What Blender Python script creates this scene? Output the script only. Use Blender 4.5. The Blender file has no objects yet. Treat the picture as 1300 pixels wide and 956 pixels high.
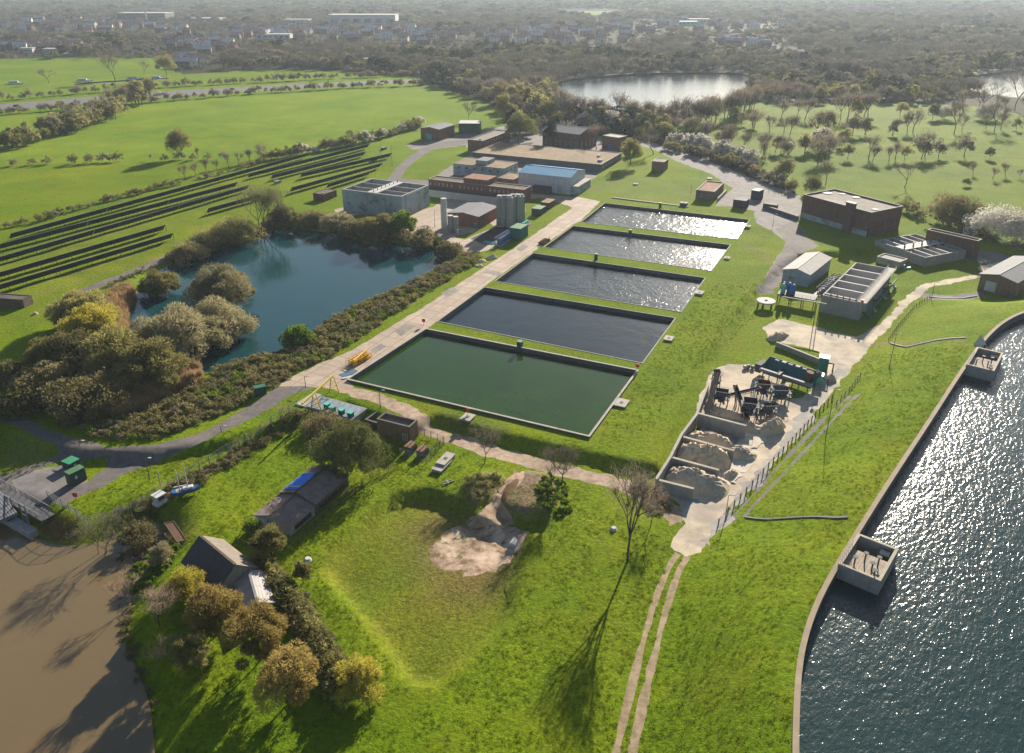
import bpy, bmesh, math, random
import numpy as np
from mathutils import Vector, Matrix
from mathutils.geometry import delaunay_2d_cdt
random.seed(7); RNG = np.random.default_rng(7)
R = math.radians
SC = bpy.context.scene
COL = SC.collection
# ---------------------------------------------------------------- camera model
HC = 100.0; FPX = 1012.0; CX = 650.0; CY = 433.5; PITCH = R(24.47)
CP, SP = math.cos(PITCH), math.sin(PITCH)
SUN_AZ, SUN_EL = R(22), R(21)

def G(px, py, z=0.0):
    """pixel of the photograph -> place on the level z"""
    t = (CY - py) / FPX; s = (px - CX) / FPX
    dz = -SP + t * CP; dy = CP + t * SP
    k = (z - HC) / dz
    return (s * k, dy * k)
def GP(pts, z=0.0): return [G(a, b, z) for a, b in pts]
def ztop(y, py):
    t = (CY - py) / FPX
    return HC - y * (SP - t * CP) / (CP + t * SP)
def mpp(px, py, z=0.0):
    """metres per pixel at a ground pixel"""
    x, y = G(px, py, z); return (y * CP + (HC - z) * SP) / FPX

# ---------------------------------------------------------------- polygons
def inside(P, poly):
    P = np.asarray(P, float); x, y = P[:, 0], P[:, 1]
    r = np.zeros(len(P), bool); n = len(poly)
    for i in range(n):
        x1, y1 = poly[i]; x2, y2 = poly[(i + 1) % n]
        c = (y1 > y) != (y2 > y)
        if y1 != y2: r ^= c & (x < (x2 - x1) * (y - y1) / (y2 - y1) + x1)
    return r
def dist_line(P, line, closed=False):
    P = np.asarray(P, float); d = np.full(len(P), 1e9)
    L = list(line) + ([line[0]] if closed else [])
    for (x1, y1), (x2, y2) in zip(L[:-1], L[1:]):
        vx, vy = x2 - x1, y2 - y1; q = vx * vx + vy * vy + 1e-9
        t = np.clip(((P[:, 0] - x1) * vx + (P[:, 1] - y1) * vy) / q, 0, 1)
        d = np.minimum(d, np.hypot(P[:, 0] - x1 - t * vx, P[:, 1] - y1 - t * vy))
    return d
def sd(P, poly):
    """signed distance, positive inside"""
    return np.where(inside(P, poly), 1, -1) * dist_line(P, poly, True)
def ss(t): t = np.clip(t, 0, 1); return t * t * (3 - 2 * t)
def vnoise(P, scale, seed=0):
    P = np.asarray(P, float) / scale; i = np.floor(P).astype(int); f = P - i; f = f * f * (3 - 2 * f)
    def h(a, b):
        v = (a * 374761393 + b * 668265263 + seed * 974634777) & 0xffffffff
        v = ((v ^ (v >> 13)) * 1274126177) & 0xffffffff
        return ((v ^ (v >> 16)) & 0xffff) / 65535.0
    a, b = i[:, 0], i[:, 1]
    return (h(a, b) * (1 - f[:, 0]) + h(a + 1, b) * f[:, 0]) * (1 - f[:, 1]) + (h(a, b + 1) * (1 - f[:, 0]) + h(a + 1, b + 1) * f[:, 0]) * f[:, 1]
def resample(line, step, closed=True, jit=0.0, seed=1):
    rg = random.Random(seed); out = []; L = list(line) + ([line[0]] if closed else [])
    for (x1, y1), (x2, y2) in zip(L[:-1], L[1:]):
        d = math.hypot(x2 - x1, y2 - y1); n = max(1, int(d / step))
        nx, ny = (-(y2 - y1) / d, (x2 - x1) / d) if d > 0 else (0, 0)
        for k in range(n):
            j = rg.uniform(-jit, jit) if k else 0
            out.append((x1 + (x2 - x1) * k / n + nx * j, y1 + (y2 - y1) * k / n + ny * j))
    if not closed: out.append(tuple(line[-1]))
    return out
def smooth(line, closed=True, it=2):
    L = list(line)
    for _ in range(it):
        out = []; n = len(L)
        if not closed: out.append(L[0])
        for i in range(n if closed else n - 1):
            a, b = L[i], L[(i + 1) % n]
            out += [(a[0] * .75 + b[0] * .25, a[1] * .75 + b[1] * .25), (a[0] * .25 + b[0] * .75, a[1] * .25 + b[1] * .75)]
        if not closed: out.append(L[-1])
        L = out
    return L

# ---------------------------------------------------------------- tagging
def tag(o, label=None, cat=None, group=None, kind=None):
    if label: o['label'] = label
    if cat: o['category'] = cat
    if group: o['group'] = group
    if kind: o['kind'] = kind
    return o
def thing(name, label, cat, loc, rz=0.0, group=None):
    o = bpy.data.objects.new(name, None); COL.objects.link(o); o.empty_display_size = 1
    o.location = loc if len(loc) == 3 else (loc[0], loc[1], ht(loc[0], loc[1]))
    o.rotation_euler = (0, 0, rz); return tag(o, label, cat, group)
def dup(root, loc, rz=0.0, label=None, group=None, s=None):
    r = root.copy(); COL.objects.link(r); r.location = loc if len(loc) == 3 else (loc[0], loc[1], ht(*loc)); r.rotation_euler = (0, 0, rz)
    if s: r.scale = s if hasattr(s, '__len__') else (s, s, s)
    if label: r['label'] = label
    if group: r['group'] = group
    for ch in list(root.children):
        c = ch.copy(); COL.objects.link(c); c.parent = r
        for g in list(ch.children):
            d = g.copy(); COL.objects.link(d); d.parent = c
    return r

class MB:
    """collects boxes, bars, tubes as one mesh"""
    def __init__(s): s.v = []; s.f = []; s.m = []
    def add(s, vs, fs, m=0):
        b = len(s.v); s.v += [tuple(p) for p in vs]; s.f += [tuple(b + i for i in f) for f in fs]; s.m += [m] * len(fs); return s
    def box(s, x0, x1, y0, y1, z0, z1, m=0, bottom=False):
        vs = [(x0, y0, z0), (x1, y0, z0), (x1, y1, z0), (x0, y1, z0), (x0, y0, z1), (x1, y0, z1), (x1, y1, z1), (x0, y1, z1)]
        fs = [(4, 5, 6, 7), (0, 1, 5, 4), (1, 2, 6, 5), (2, 3, 7, 6), (3, 0, 4, 7), (3, 2, 1, 0)]
        return s.add(vs, fs, m)
    def bar(s, a, b, w=.1, h=None, m=0):
        """square bar between two points"""
        a, b = Vector(a), Vector(b); h = h or w; d = b - a
        if d.length < 1e-6: return s
        d.normalize(); up = Vector((0, 0, 1)) if abs(d.z) < .95 else Vector((0, 1, 0))
        sx = d.cross(up).normalized(); sy = sx.cross(d).normalized(); vs = []
        for p in (a, b):
            for i, j in ((-1, -1), (1, -1), (1, 1), (-1, 1)): vs.append(p + sx * i * w / 2 + sy * j * h / 2)
        return s.add(vs, [(0, 1, 2, 3), (7, 6, 5, 4), (0, 4, 5, 1), (1, 5, 6, 2), (2, 6, 7, 3), (3, 7, 4, 0)], m)
    def cyl(s, x, y, z0, z1, r, n=16, r2=None, m=0, cap=True):
        r2 = r if r2 is None else r2; vs = []
        for z, q in ((z0, r), (z1, r2)):
            for i in range(n): a = 2 * math.pi * i / n; vs.append((x + q * math.cos(a), y + q * math.sin(a), z))
        fs = [(i, (i + 1) % n, n + (i + 1) % n, n + i) for i in range(n)]
        if cap: fs += [tuple(range(n, 2 * n)), tuple(range(n - 1, -1, -1))]
        return s.add(vs, fs, m)
    def tube(s, pts, r, n=6, m=0):
        P = [Vector(p) for p in pts]; vs = []
        for i, p in enumerate(P):
            d = (P[min(i + 1, len(P) - 1)] - P[max(i - 1, 0)]).normalized()
            up = Vector((0, 0, 1)) if abs(d.z) < .9 else Vector((0, 1, 0))
            sx = d.cross(up).normalized(); sy = sx.cross(d)
            rr = r[i] if hasattr(r, '__len__') else r
            for k in range(n): a = 2 * math.pi * k / n; vs.append(p + (sx * math.cos(a) + sy * math.sin(a)) * rr)
        fs = []
        for i in range(len(P) - 1):
            for k in range(n): fs.append((i * n + k, i * n + (k + 1) % n, (i + 1) * n + (k + 1) % n, (i + 1) * n + k))
        fs.append(tuple(range(n - 1, -1, -1))); fs.append(tuple((len(P) - 1) * n + k for k in range(n)))
        return s.add(vs, fs, m)
    def prism(s, poly, z0, z1, m=0):
        n = len(poly); vs = [(x, y, z0) for x, y in poly] + [(x, y, z1) for x, y in poly]
        fs = [(i, (i + 1) % n, n + (i + 1) % n, n + i) for i in range(n)] + [tuple(range(n, 2 * n)), tuple(range(n - 1, -1, -1))]
        return s.add(vs, fs, m)
    def build(s, name, mats, parent=None, smooth=False, bevel=0.0):
        me = bpy.data.meshes.new(name); me.from_pydata(s.v, [], s.f)
        mats = mats if isinstance(mats, (list, tuple)) else [mats]
        for m in mats: me.materials.append(m)
        if len(mats) > 1: me.polygons.foreach_set('material_index', s.m)
        if bevel:
            bm = bmesh.new(); bm.from_mesh(me); bmesh.ops.bevel(bm, geom=list(bm.edges), offset=bevel, segments=1, affect='EDGES', clamp_overlap=True); bm.to_mesh(me); bm.free()
        bm = bmesh.new(); bm.from_mesh(me); bmesh.ops.recalc_face_normals(bm, faces=bm.faces[:]); bm.to_mesh(me); bm.free()
        if smooth: me.polygons.foreach_set('use_smooth', [True] * len(me.polygons))
        me.update()
        o = bpy.data.objects.new(name, me); COL.objects.link(o)
        if parent: o.parent = parent
        return o
# ---------------------------------------------------------------- materials
class NT:
    def __init__(s, name):
        s.m = bpy.data.materials.new(name); s.m.use_nodes = True; s.t = s.m.node_tree; s.t.nodes.clear()
        s.out = s.n('ShaderNodeOutputMaterial')
    def n(s, typ, **kw):
        x = s.t.nodes.new(typ)
        for k, v in kw.items():
            if k in x.inputs: s.set(x.inputs[k], v)
            else: setattr(x, k, v)
        return x
    def set(s, inp, v):
        if isinstance(v, bpy.types.NodeSocket): s.t.links.new(v, inp)
        elif isinstance(v, tuple) and len(v) == 3 and inp.type == 'RGBA': inp.default_value = (*v, 1)
        else: inp.default_value = v
    def coord(s, kind, sc=(1, 1, 1)):
        if kind == 'world': o = s.n('ShaderNodeNewGeometry').outputs['Position']
        else: o = s.n('ShaderNodeTexCoord').outputs['Object']
        if sc != (1, 1, 1):
            mp = s.n('ShaderNodeMapping'); s.set(mp.inputs['Vector'], o); mp.inputs['Scale'].default_value = sc; o = mp.outputs[0]
        return o
    def noise(s, vec, scale, detail=4, rough=.55, dist=0.0):
        x = s.n('ShaderNodeTexNoise'); s.set(x.inputs['Vector'], vec); x.inputs['Scale'].default_value = scale
        x.inputs['Detail'].default_value = detail; x.inputs['Roughness'].default_value = rough; x.inputs['Distortion'].default_value = dist
        return x.outputs['Fac']
    def ramp(s, f, stops):
        x = s.n('ShaderNodeValToRGB'); s.set(x.inputs[0], f); e = x.color_ramp.elements
        while len(e) < len(stops): e.new(.5)
        for i, (p, c) in enumerate(stops):
            e[i].position = p; e[i].color = (*c, 1) if hasattr(c, '__len__') else (c, c, c, 1)
        return x.outputs[0]
    def mix(s, f, a, b, mode='MIX'):
        x = s.n('ShaderNodeMix', data_type='RGBA', blend_type=mode); s.set(x.inputs[0], f); s.set(x.inputs[6], a); s.set(x.inputs[7], b); return x.outputs[2]
    def math(s, op, a, b=0.0):
        x = s.n('ShaderNodeMath', operation=op); s.set(x.inputs[0], a); s.set(x.inputs[1], b); return x.outputs[0]
    def bump(s, h, strength=.5, dist=.1):
        x = s.n('ShaderNodeBump'); s.set(x.inputs['Height'], h); x.inputs['Strength'].default_value = strength; x.inputs['Distance'].default_value = dist; return x.outputs[0]
    def principled(s, col, rough=.8, normal=None, **kw):
        p = s.n('ShaderNodeBsdfPrincipled'); s.set(p.inputs['Base Color'], col); s.set(p.inputs['Roughness'], rough)
        if normal is not None: s.set(p.inputs['Normal'], normal)
        for k, v in kw.items(): s.set(p.inputs[k.replace('_', ' ')], v)
        s.t.links.new(p.outputs[0], s.out.inputs['Surface']); return p
def lerp3(a, k): return tuple(max(0, min(1, x * k)) for x in a)

def mat_flat(name, c, rough=.7, var=.25, scale=1.5, streak=False, metal=0.0, dirt=None, spec=.18, world=False):
    """weathered paint, concrete, brick, sheet: noise at two sizes, optional rain streaks and stains"""
    t = NT(name); v = t.coord('world' if world else 'obj')
    a = t.noise(v, scale, 5, .6); col = t.ramp(a, [(.25, lerp3(c, 1 - var)), (.75, lerp3(c, 1 + var))])
    b = t.noise(v, scale * .17, 3, .5); col = t.mix(t.ramp(b, [(.4, 0.0), (.75, .6)]), col, lerp3(c, 1 - var * 1.3))
    if streak:
        w = t.coord('obj', (1.3, 1.3, .12)); s = t.noise(w, .9, 5, .7)
        col = t.mix(t.ramp(s, [(.5, 0.0), (.8, .5)]), col, dirt or lerp3(c, .4))
    elif dirt:
        s = t.noise(v, scale * .5, 5, .65, .6); col = t.mix(t.ramp(s, [(.52, 0.0), (.66, .8)]), col, dirt)
    t.principled(col, rough, t.bump(a, .3, .05), Metallic=metal, Specular_IOR_Level=spec); return t.m
def mat_brick(name, c=(.22, .10, .07), mortar=(.3, .26, .22)):
    t = NT(name); v = t.coord('obj'); sep = t.n('ShaderNodeSeparateXYZ'); t.set(sep.inputs[0], v)
    u = t.math('ADD', sep.outputs[0], sep.outputs[1]); cmb = t.n('ShaderNodeCombineXYZ'); t.set(cmb.inputs[0], u); t.set(cmb.inputs[1], sep.outputs[2])
    br = t.n('ShaderNodeTexBrick'); t.set(br.inputs['Vector'], cmb.outputs[0]); br.inputs['Scale'].default_value = 4.3
    t.set(br.inputs['Color1'], c); t.set(br.inputs['Color2'], lerp3(c, .7)); t.set(br.inputs['Mortar'], mortar); br.inputs['Mortar Size'].default_value = .012
    a = t.noise(v, .9, 5, .65); col = t.mix(t.ramp(a, [(.35, .0), (.75, .6)]), br.outputs[0], lerp3(c, .55))
    s = t.noise(t.coord('obj', (1, 1, .15)), 1.1, 4, .6); col = t.mix(t.ramp(s, [(.58, 0.0), (.78, .5)]), col, (.33, .28, .24))
    t.principled(col, .85, Specular_IOR_Level=.2); return t.m
def mat_corr(name, c, axis='x', pitch=.35, rough=.8, metal=0.0, dirt=(.2, .15, .1), var=.15, dirtk=.5):
    """ribbed sheet"""
    t = NT(name); v = t.coord('obj'); w = t.n('ShaderNodeTexWave'); w.bands_direction = axis.upper(); t.set(w.inputs['Vector'], v); w.inputs['Scale'].default_value = .31 / pitch
    a = t.noise(v, .8, 5, .6); col = t.ramp(a, [(.3, lerp3(c, 1 - var)), (.7, lerp3(c, 1 + var))])
    s = t.noise(v, .35, 5, .7, .4); col = t.mix(t.ramp(s, [(.5, 0.0), (.72, dirtk)]), col, dirt)
    t.principled(col, rough, t.bump(w.outputs[0], .6, .05), Metallic=0.0, Specular_IOR_Level=.15); return t.m
def mat_leaf(name, c1, c2, transl=.35, scale=.35, rough=.7, bloom=None, tmul=1.5):
    """foliage or twigs: diffuse with light passing through, colour in clumps and from plant to plant"""
    t = NT(name); v = t.coord('world'); a = t.noise(v, scale, 3, .6)
    oi = t.n('ShaderNodeObjectInfo').outputs['Random']
    f = t.math('ADD', t.math('MULTIPLY', a, .75), t.math('MULTIPLY', oi, .45)); col = t.ramp(f, [(.3, c1), (.75, c2)])
    if bloom: col = t.mix(t.ramp(t.noise(v, 1.3, 3, .6), [(.45, 0.0), (.6, .9)]), col, bloom)
    d = t.n('ShaderNodeBsdfDiffuse'); t.set(d.inputs[0], col)
    tr = t.n('ShaderNodeBsdfTranslucent'); t.set(tr.inputs[0], t.mix(1.0, col, (min(1, tmul), min(1, tmul), tmul * .6), 'MULTIPLY') if tmul <= 1 else col)
    m = t.n('ShaderNodeMixShader'); m.inputs[0].default_value = transl
    t.t.links.new(d.outputs[0], m.inputs[1]); t.t.links.new(tr.outputs[0], m.inputs[2]); t.t.links.new(m.outputs[0], t.out.inputs['Surface']); return t.m

def mat_grass(name='grass'):
    t = NT(name); v = t.coord('world')
    at = t.n('ShaderNodeAttribute'); at.attribute_name = 'tint'; base = at.outputs['Color']
    fine = t.noise(v, 1.1, 6, .72); mid = t.noise(v, .11, 5, .6, .5); big = t.noise(v, .018, 4, .6)
    k = t.ramp(fine, [(.30, .58), (.5, 1.05), (.72, 1.6)])
    col = t.mix(1.0, base, k, 'MULTIPLY')
    col = t.mix(t.ramp(mid, [(.35, 0.0), (.7, .5)]), col, t.mix(1.0, col, (1.25, 1.02, .8), 'MULTIPLY'))
    col = t.mix(t.ramp(big, [(.35, .45), (.65, 0.0)]), col, t.mix(1.0, col, (.72, .86, .8), 'MULTIPLY'))
    # coarse weeds, duller stretches, thin and trodden places
    wd = t.noise(v, .21, 6, .7, .6); col = t.mix(t.ramp(wd, [(.56, 0.0), (.68, .5)]), col, (.05, .095, .008))
    dl = t.noise(v, .055, 5, .65, 1.2); col = t.mix(t.ramp(dl, [(.48, 0.0), (.70, .55)]), col, t.mix(1.0, col, (1.15, .82, 1.6), 'MULTIPLY'))
    worn = t.noise(v, .45, 6, .7, 1.0); col = t.mix(t.ramp(worn, [(.60, 0.0), (.72, .5)]), col, (.12, .105, .04))
    t.principled(col, .9, t.bump(t.noise(v, 1.6, 5, .75), 1.0, .35), Specular_IOR_Level=.03); return t.m
def mat_field(name, c):
    t = NT(name); v = t.coord('world'); at = t.n('ShaderNodeAttribute'); at.attribute_name = 'tint'
    a = t.noise(t.coord('world', (.25, 1, 1)), .05, 5, .6, .4); b = t.noise(v, .5, 5, .7)
    col = t.mix(1.0, at.outputs['Color'], t.ramp(a, [(.3, .8), (.7, 1.18)]), 'MULTIPLY')
    col = t.mix(1.0, col, t.ramp(b, [(.3, .82), (.7, 1.15)]), 'MULTIPLY')
    t.principled(col, .9, t.bump(b, .6, .2), Specular_IOR_Level=.03); return t.m
def mat_track(name, c, c2, grass=.0, scale=.5, rough=.9, stain=(.1, .09, .08), stk=.5):
    """roads: mottled surface with stains, patches, weeds along it"""
    t = NT(name); v = t.coord('world'); a = t.noise(v, scale, 6, .7, .3); b = t.noise(v, .09, 4, .6, .8); f = t.noise(v, 4.5, 4, .7)
    col = t.ramp(a, [(.38, c2), (.60, c)]); col = t.mix(1.0, col, t.ramp(f, [(.3, .84), (.7, 1.12)]), 'MULTIPLY')
    col = t.mix(t.ramp(b, [(.5, 0.0), (.68, stk)]), col, stain)
    if grass: col = t.mix(t.ramp(t.noise(v, .35, 6, .75), [(1 - grass, 0.0), (1.04 - grass, .8)]), col, (.075, .1, .018))
    t.principled(col, rough, t.bump(a, .5, .08), Specular_IOR_Level=.03 if 'floor' in name else .15); return t.m
def mat_slabs(name, c, stain):
    """cast concrete bays with dark joints running on the works' own grid"""
    t = NT(name); mp = t.n('ShaderNodeMapping'); t.set(mp.inputs['Vector'], t.coord('world')); mp.inputs['Rotation'].default_value = (0, 0, R(25.2))
    br = t.n('ShaderNodeTexBrick'); t.set(br.inputs['Vector'], mp.outputs[0]); br.inputs['Scale'].default_value = 1.0; br.offset = 0
    br.inputs['Brick Width'].default_value = 5.2; br.inputs['Row Height'].default_value = 6.0; br.inputs['Mortar Size'].default_value = .11
    t.set(br.inputs['Color1'], c); t.set(br.inputs['Color2'], lerp3(c, .84)); t.set(br.inputs['Mortar'], (.14, .12, .08))
    v = t.coord('world'); a = t.noise(v, .3, 6, .7, .5); col = t.mix(t.ramp(a, [(.42, 0.0), (.66, .8)]), br.outputs[0], stain)
    f = t.noise(v, 3, 5, .7); col = t.mix(1.0, col, t.ramp(f, [(.3, .85), (.7, 1.12)]), 'MULTIPLY')
    t.principled(col, .85, t.bump(f, .3, .03), Specular_IOR_Level=.25); return t.m
def mat_water(name, c, c2, rough=.06, wave=1.0, scale=1.2, stretch=(1, 1, 1), spec=.5, dist=.15, patch=None, turb=None, rot=0.0):
    """water: body colour plus a rippled surface; patch = calmer areas where the wind does not reach"""
    t = NT(name); v = t.coord('world'); mp = t.n('ShaderNodeMapping'); t.set(mp.inputs['Vector'], v); mp.inputs['Rotation'].default_value = (0, 0, rot); m2 = t.n('ShaderNodeMapping'); t.set(m2.inputs['Vector'], mp.outputs[0]); m2.inputs['Scale'].default_value = stretch; w = m2.outputs[0]
    big = t.noise(v, .012, 3, .5, .6); col = t.ramp(big, [(.35, c), (.65, c2)])
    if turb:
        col = t.mix(t.ramp(t.noise(v, .06, 5, .7, 1.5), [(.45, 0.0), (.7, .6)]), col, turb)
    h1 = t.noise(w, scale, 3, .6, .3); h2 = t.noise(w, scale * .31, 2, .5, .2)
    h = t.math('ADD', t.math('MULTIPLY', h1, 1.0), t.math('MULTIPLY', h2, 1.1))
    if patch: h = t.math('MULTIPLY', h, t.ramp(t.noise(v, patch, 3, .6, .8), [(.38, .35), (.58, 1.0)]))
    t.principled(col, rough, t.bump(h, wave, dist), Specular_IOR_Level=spec, IOR=1.33); return t.m

M = {}
def mk():
    M['grass'] = mat_grass(); M['field'] = mat_field('field_grass', None)
    M['woodfloor'] = mat_track('woodland_floor', (.045, .045, .02), (.03, .028, .016), 0, .08, stain=(.05, .06, .02))
    M['conc_road'] = mat_slabs('concrete_road', (.43, .34, .265), (.30, .225, .16))
    M['asphalt'] = mat_track('old_asphalt', (.16, .14, .13), (.11, .10, .095), .3, .6, stain=(.2, .17, .14))
    M['asphalt_dark'] = mat_track('dark_asphalt', (.075, .07, .07), (.055, .05, .05), .2, .5, stain=(.11, .1, .09))
    M['motor'] = mat_track('motorway_surface', (.17, .165, .16), (.13, .13, .13), 0, .2, stain=(.1, .1, .1))
    M['dirt'] = mat_track('dirt_track', (.42, .32, .23), (.28, .20, .14), .30, .55, stain=(.14, .10, .06))
    M['gravel_dark'] = mat_track('worn_gravel', (.34, .32, .29), (.25, .24, .22), 0, .3, stain=(.42, .38, .31), stk=.7); M['patch'] = mat_track('road_patch', (.27, .24, .21), (.20, .18, .16), 0, .5)
    M['wet'] = mat_track('wet_sand', (.16, .09, .035), (.10, .06, .025), 0, .6, rough=.3, stain=(.2, .12, .05))
    M['rut'] = mat_track('rut_soil', (.36, .27, .18), (.22, .17, .09), .36, .6, stain=(.16, .15, .04), stk=.6)
    M['gravel'] = mat_track('pale_gravel', (.54, .45, .33), (.40, .33, .25), 0, .22, stain=(.24, .22, .20), stk=.75)
    M['yard'] = mat_track('grey_yard', (.22, .20, .19), (.15, .14, .13), .28, .3, stain=(.27, .24, .2))
    M['sand'] = mat_track('bare_sand', (.48, .35, .235), (.28, .19, .12), .0, .35, stain=(.15, .1, .055), stk=.85)
    M['scrape'] = mat_track('scraped_soil', (.58, .43, .31), (.16, .10, .06), .42, .22, stain=(.11, .085, .04), stk=.85)
    M['puddle'] = mat_water('puddle', (.13, .09, .03), (.15, .10, .035), .12, 1, 2, dist=.004)
    M['mound'] = mat_track('soil_mound', (.21, .18, .12), (.10, .085, .045), .42, .5, stain=(.09, .085, .03))
    M['conc'] = mat_flat('concrete', (.30, .29, .27), .85, .2, .8, True, dirt=(.10, .10, .09))
    M['conc_pale'] = mat_flat('pale_concrete', (.37, .34, .29), .85, .18, .8, dirt=(.24, .21, .17))
    M['conc_white'] = mat_flat('white_concrete', (.46, .44, .42), .8, .1, .8, dirt=(.38, .35, .31))
    M['conc_dark'] = mat_flat('dark_concrete', (.11, .11, .11), .7, .25, .7, True)  # dark grey concrete; also gives pool faces and gallery deck their shadow tone
    M['render_blue'] = mat_flat('weathered_render', (.30, .37, .38), .85, .2, .45, False, dirt=(.15, .14, .125))
    M['brick'] = mat_brick('brick_red', (.23, .10, .07)); M['brick_dark'] = mat_brick('brick_dark', (.15, .075, .055), (.2, .17, .14))
    M['brick_brown'] = mat_brick('brick_brown', (.24, .14, .09))
    M['felt'] = mat_flat('roof_felt', (.20, .18, .15), .9, .2, .4, dirt=(.28, .24, .19)); M['felt_dark'] = mat_flat('roof_felt_dark', (.10, .085, .075), .9, .3, .5, dirt=(.17, .14, .1))
    M['felt_brown'] = mat_flat('mossy_roof', (.26, .185, .12), .95, .3, .3, dirt=(.16, .14, .05)); M['felt_red'] = mat_flat('rusty_roof', (.24, .12, .07), .9, .3, .5, dirt=(.12, .07, .05))
    M['sheet'] = mat_corr('grey_sheet_roof', (.17, .175, .19), 'y', .5); M['sheet_x'] = mat_corr('grey_sheet_roof_cross', (.17, .175, .18), 'x', .5)
    M['sheet_pale'] = mat_corr('pale_sheet_roof', (.36, .33, .31), 'x', .6, .8, .0, (.36, .31, .26)); M['sheet_blue'] = mat_corr('blue_sheet_roof', (.10, .26, .42), 'x', 1.0, .8, .0, (.12, .27, .40), dirtk=.4)
    M['clad'] = mat_corr('grey_cladding', (.30, .34, .36), 'x', .3, .8, .0, (.24, .26, .27)); M['clad_white'] = mat_corr('white_cladding', (.42, .45, .47), 'x', .5, .85, .0, (.30, .30, .29))
    M['asb'] = mat_corr('old_sheet_roof', (.22, .165, .145), 'y', .3, .85, 0, (.12, .10, .075), .25, .7); M['asb_dark'] = mat_corr('dark_slope', (.07, .07, .078), 'x', .3, .7, 0, (.07, .065, .05)); M['asb_pale'] = mat_corr('pale_slope', (.17, .145, .12), 'x', .3, .85, 0, (.22, .15, .09), .2, .6)
    M['glass'] = mat_flat('window_glass', (.03, .04, .05), .12, .2, 2, spec=.6); M['white'] = mat_flat('white_paint', (.50, .50, .49), .8, .08, 2, dirt=(.45, .42, .37)); M['frame'] = mat_flat('grey_frame', (.45, .45, .43), .5, .1, 2)
    M['green'] = mat_flat('green_paint', (.035, .15, .09), .45, .15, 1.5); M['green_roof'] = mat_flat('green_roof', (.075, .17, .085), .6, .12, 1.5, dirt=(.15, .25, .1)); M['green_dk'] = mat_flat('dark_green_paint', (.03, .075, .055), .5, .2, 1.5); M['teal'] = mat_flat('teal_paint', (.10, .42, .36), .45, .12, 1.5)
    M['lid_green'] = mat_flat('lid_green', (.05, .24, .13), .6, .12, 1.5); M['teal_dk'] = mat_flat('dark_teal_paint', (.02, .13, .12), .5, .2, 1.5); M['blue'] = mat_flat('blue_paint', (.03, .14, .42), .4, .15, 2); M['tarp'] = mat_flat('blue_tarpaulin', (.03, .22, .80), .6, .2, 1.2); M['yellow'] = mat_flat('yellow_paint', (.72, .42, .02), .5, .15, 1.5, dirt=(.35, .2, .03)); M['red'] = mat_flat('red_paint', (.45, .03, .025), .5, .1, 2); M['orange'] = mat_flat('orange_paint', (.7, .16, .02), .5, .1, 2)
    M['steel'] = mat_flat('grey_steel', (.11, .11, .115), .75, .2, 2); M['steel_dk'] = mat_flat('dark_steel', (.07, .07, .08), .8, .25, 2); M['galv'] = mat_flat('galvanised_steel', (.22, .225, .23), .7, .2, 2); M['rust'] = mat_flat('rusty_steel', (.17, .08, .045), .8, .3, 2, dirt=(.07, .04, .03)); M['black'] = mat_flat('black_rubber', (.02, .02, .02), .7, .2, 2)
    M['wood'] = mat_flat('weathered_timber', (.13, .10, .07), .9, .3, 3); M['solar'] = mat_flat('solar_glass', (.02, .025, .045), .15, .2, 2, spec=.6); M['solar_back'] = mat_flat('solar_panel_back', (.035, .04, .045), .7, .2, 2)
    M['heap'] = mat_flat('gravel_heap', (.46, .38, .28), .95, .2, 1.5, dirt=(.50, .42, .32), world=True); M['heap_pale'] = mat_flat('sand_heap', (.62, .48, .32), .95, .2, 1.5, dirt=(.24, .21, .18), world=True)
    M['earth'] = mat_flat('turned_earth', (.13, .075, .05), .95, .3, 1.5, dirt=(.08, .07, .03), world=True)
    M['river'] = mat_water('river_water', (.15, .108, .052), (.13, .094, .046), .16, 1, .5, spec=.9, dist=.03, turb=(.15, .10, .046))
    M['pond'] = mat_water('pond_water', (.006, .042, .052), (.008, .050, .056), .06, 1, .7, dist=.012, turb=(.005, .034, .042))
    M['lake'] = mat_water('lake_water', (.02, .03, .035), (.025, .035, .04), .10, 1, .5, dist=.12)
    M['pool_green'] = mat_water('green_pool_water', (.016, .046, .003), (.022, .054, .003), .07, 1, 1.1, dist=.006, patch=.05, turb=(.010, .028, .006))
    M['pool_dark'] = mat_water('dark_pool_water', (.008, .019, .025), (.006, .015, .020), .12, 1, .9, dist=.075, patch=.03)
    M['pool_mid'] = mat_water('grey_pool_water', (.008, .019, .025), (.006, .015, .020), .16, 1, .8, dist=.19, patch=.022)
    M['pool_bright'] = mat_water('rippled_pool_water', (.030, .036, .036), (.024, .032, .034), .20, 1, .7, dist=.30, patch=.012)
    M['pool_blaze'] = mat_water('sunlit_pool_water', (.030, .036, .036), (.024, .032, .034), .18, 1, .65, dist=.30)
    M['reservoir'] = mat_water('choppy_reservoir_water', (.014, .034, .034), (.020, .042, .042), .16, 1.0, 1.15, (1.4, .66, 1), dist=.125, rot=R(-143))
    # vegetation
    M['bark'] = mat_flat('bark', (.085, .07, .055), .95, .3, 2); M['bark_pale'] = mat_flat('pale_bark', (.22, .19, .15), .95, .3, 2)
    M['twig'] = mat_leaf('bare_twigs', (.15, .125, .095), (.29, .24, .175), .3)
    M['twig_red'] = mat_leaf('reddish_twigs', (.26, .18, .13), (.44, .32, .24), .3)
    M['bud_olive'] = mat_leaf('olive_buds', (.15, .14, .05), (.34, .31, .11), .45); M['bud_yellow'] = mat_leaf('yellow_buds', (.26, .23, .04), (.46, .40, .07), .45)
    M['bud_grey'] = mat_leaf('grey_catkins', (.18, .165, .08), (.37, .33, .18), .4); M['bud_rust'] = mat_leaf('rust_buds', (.25, .19, .06), (.44, .34, .11), .45)
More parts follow.
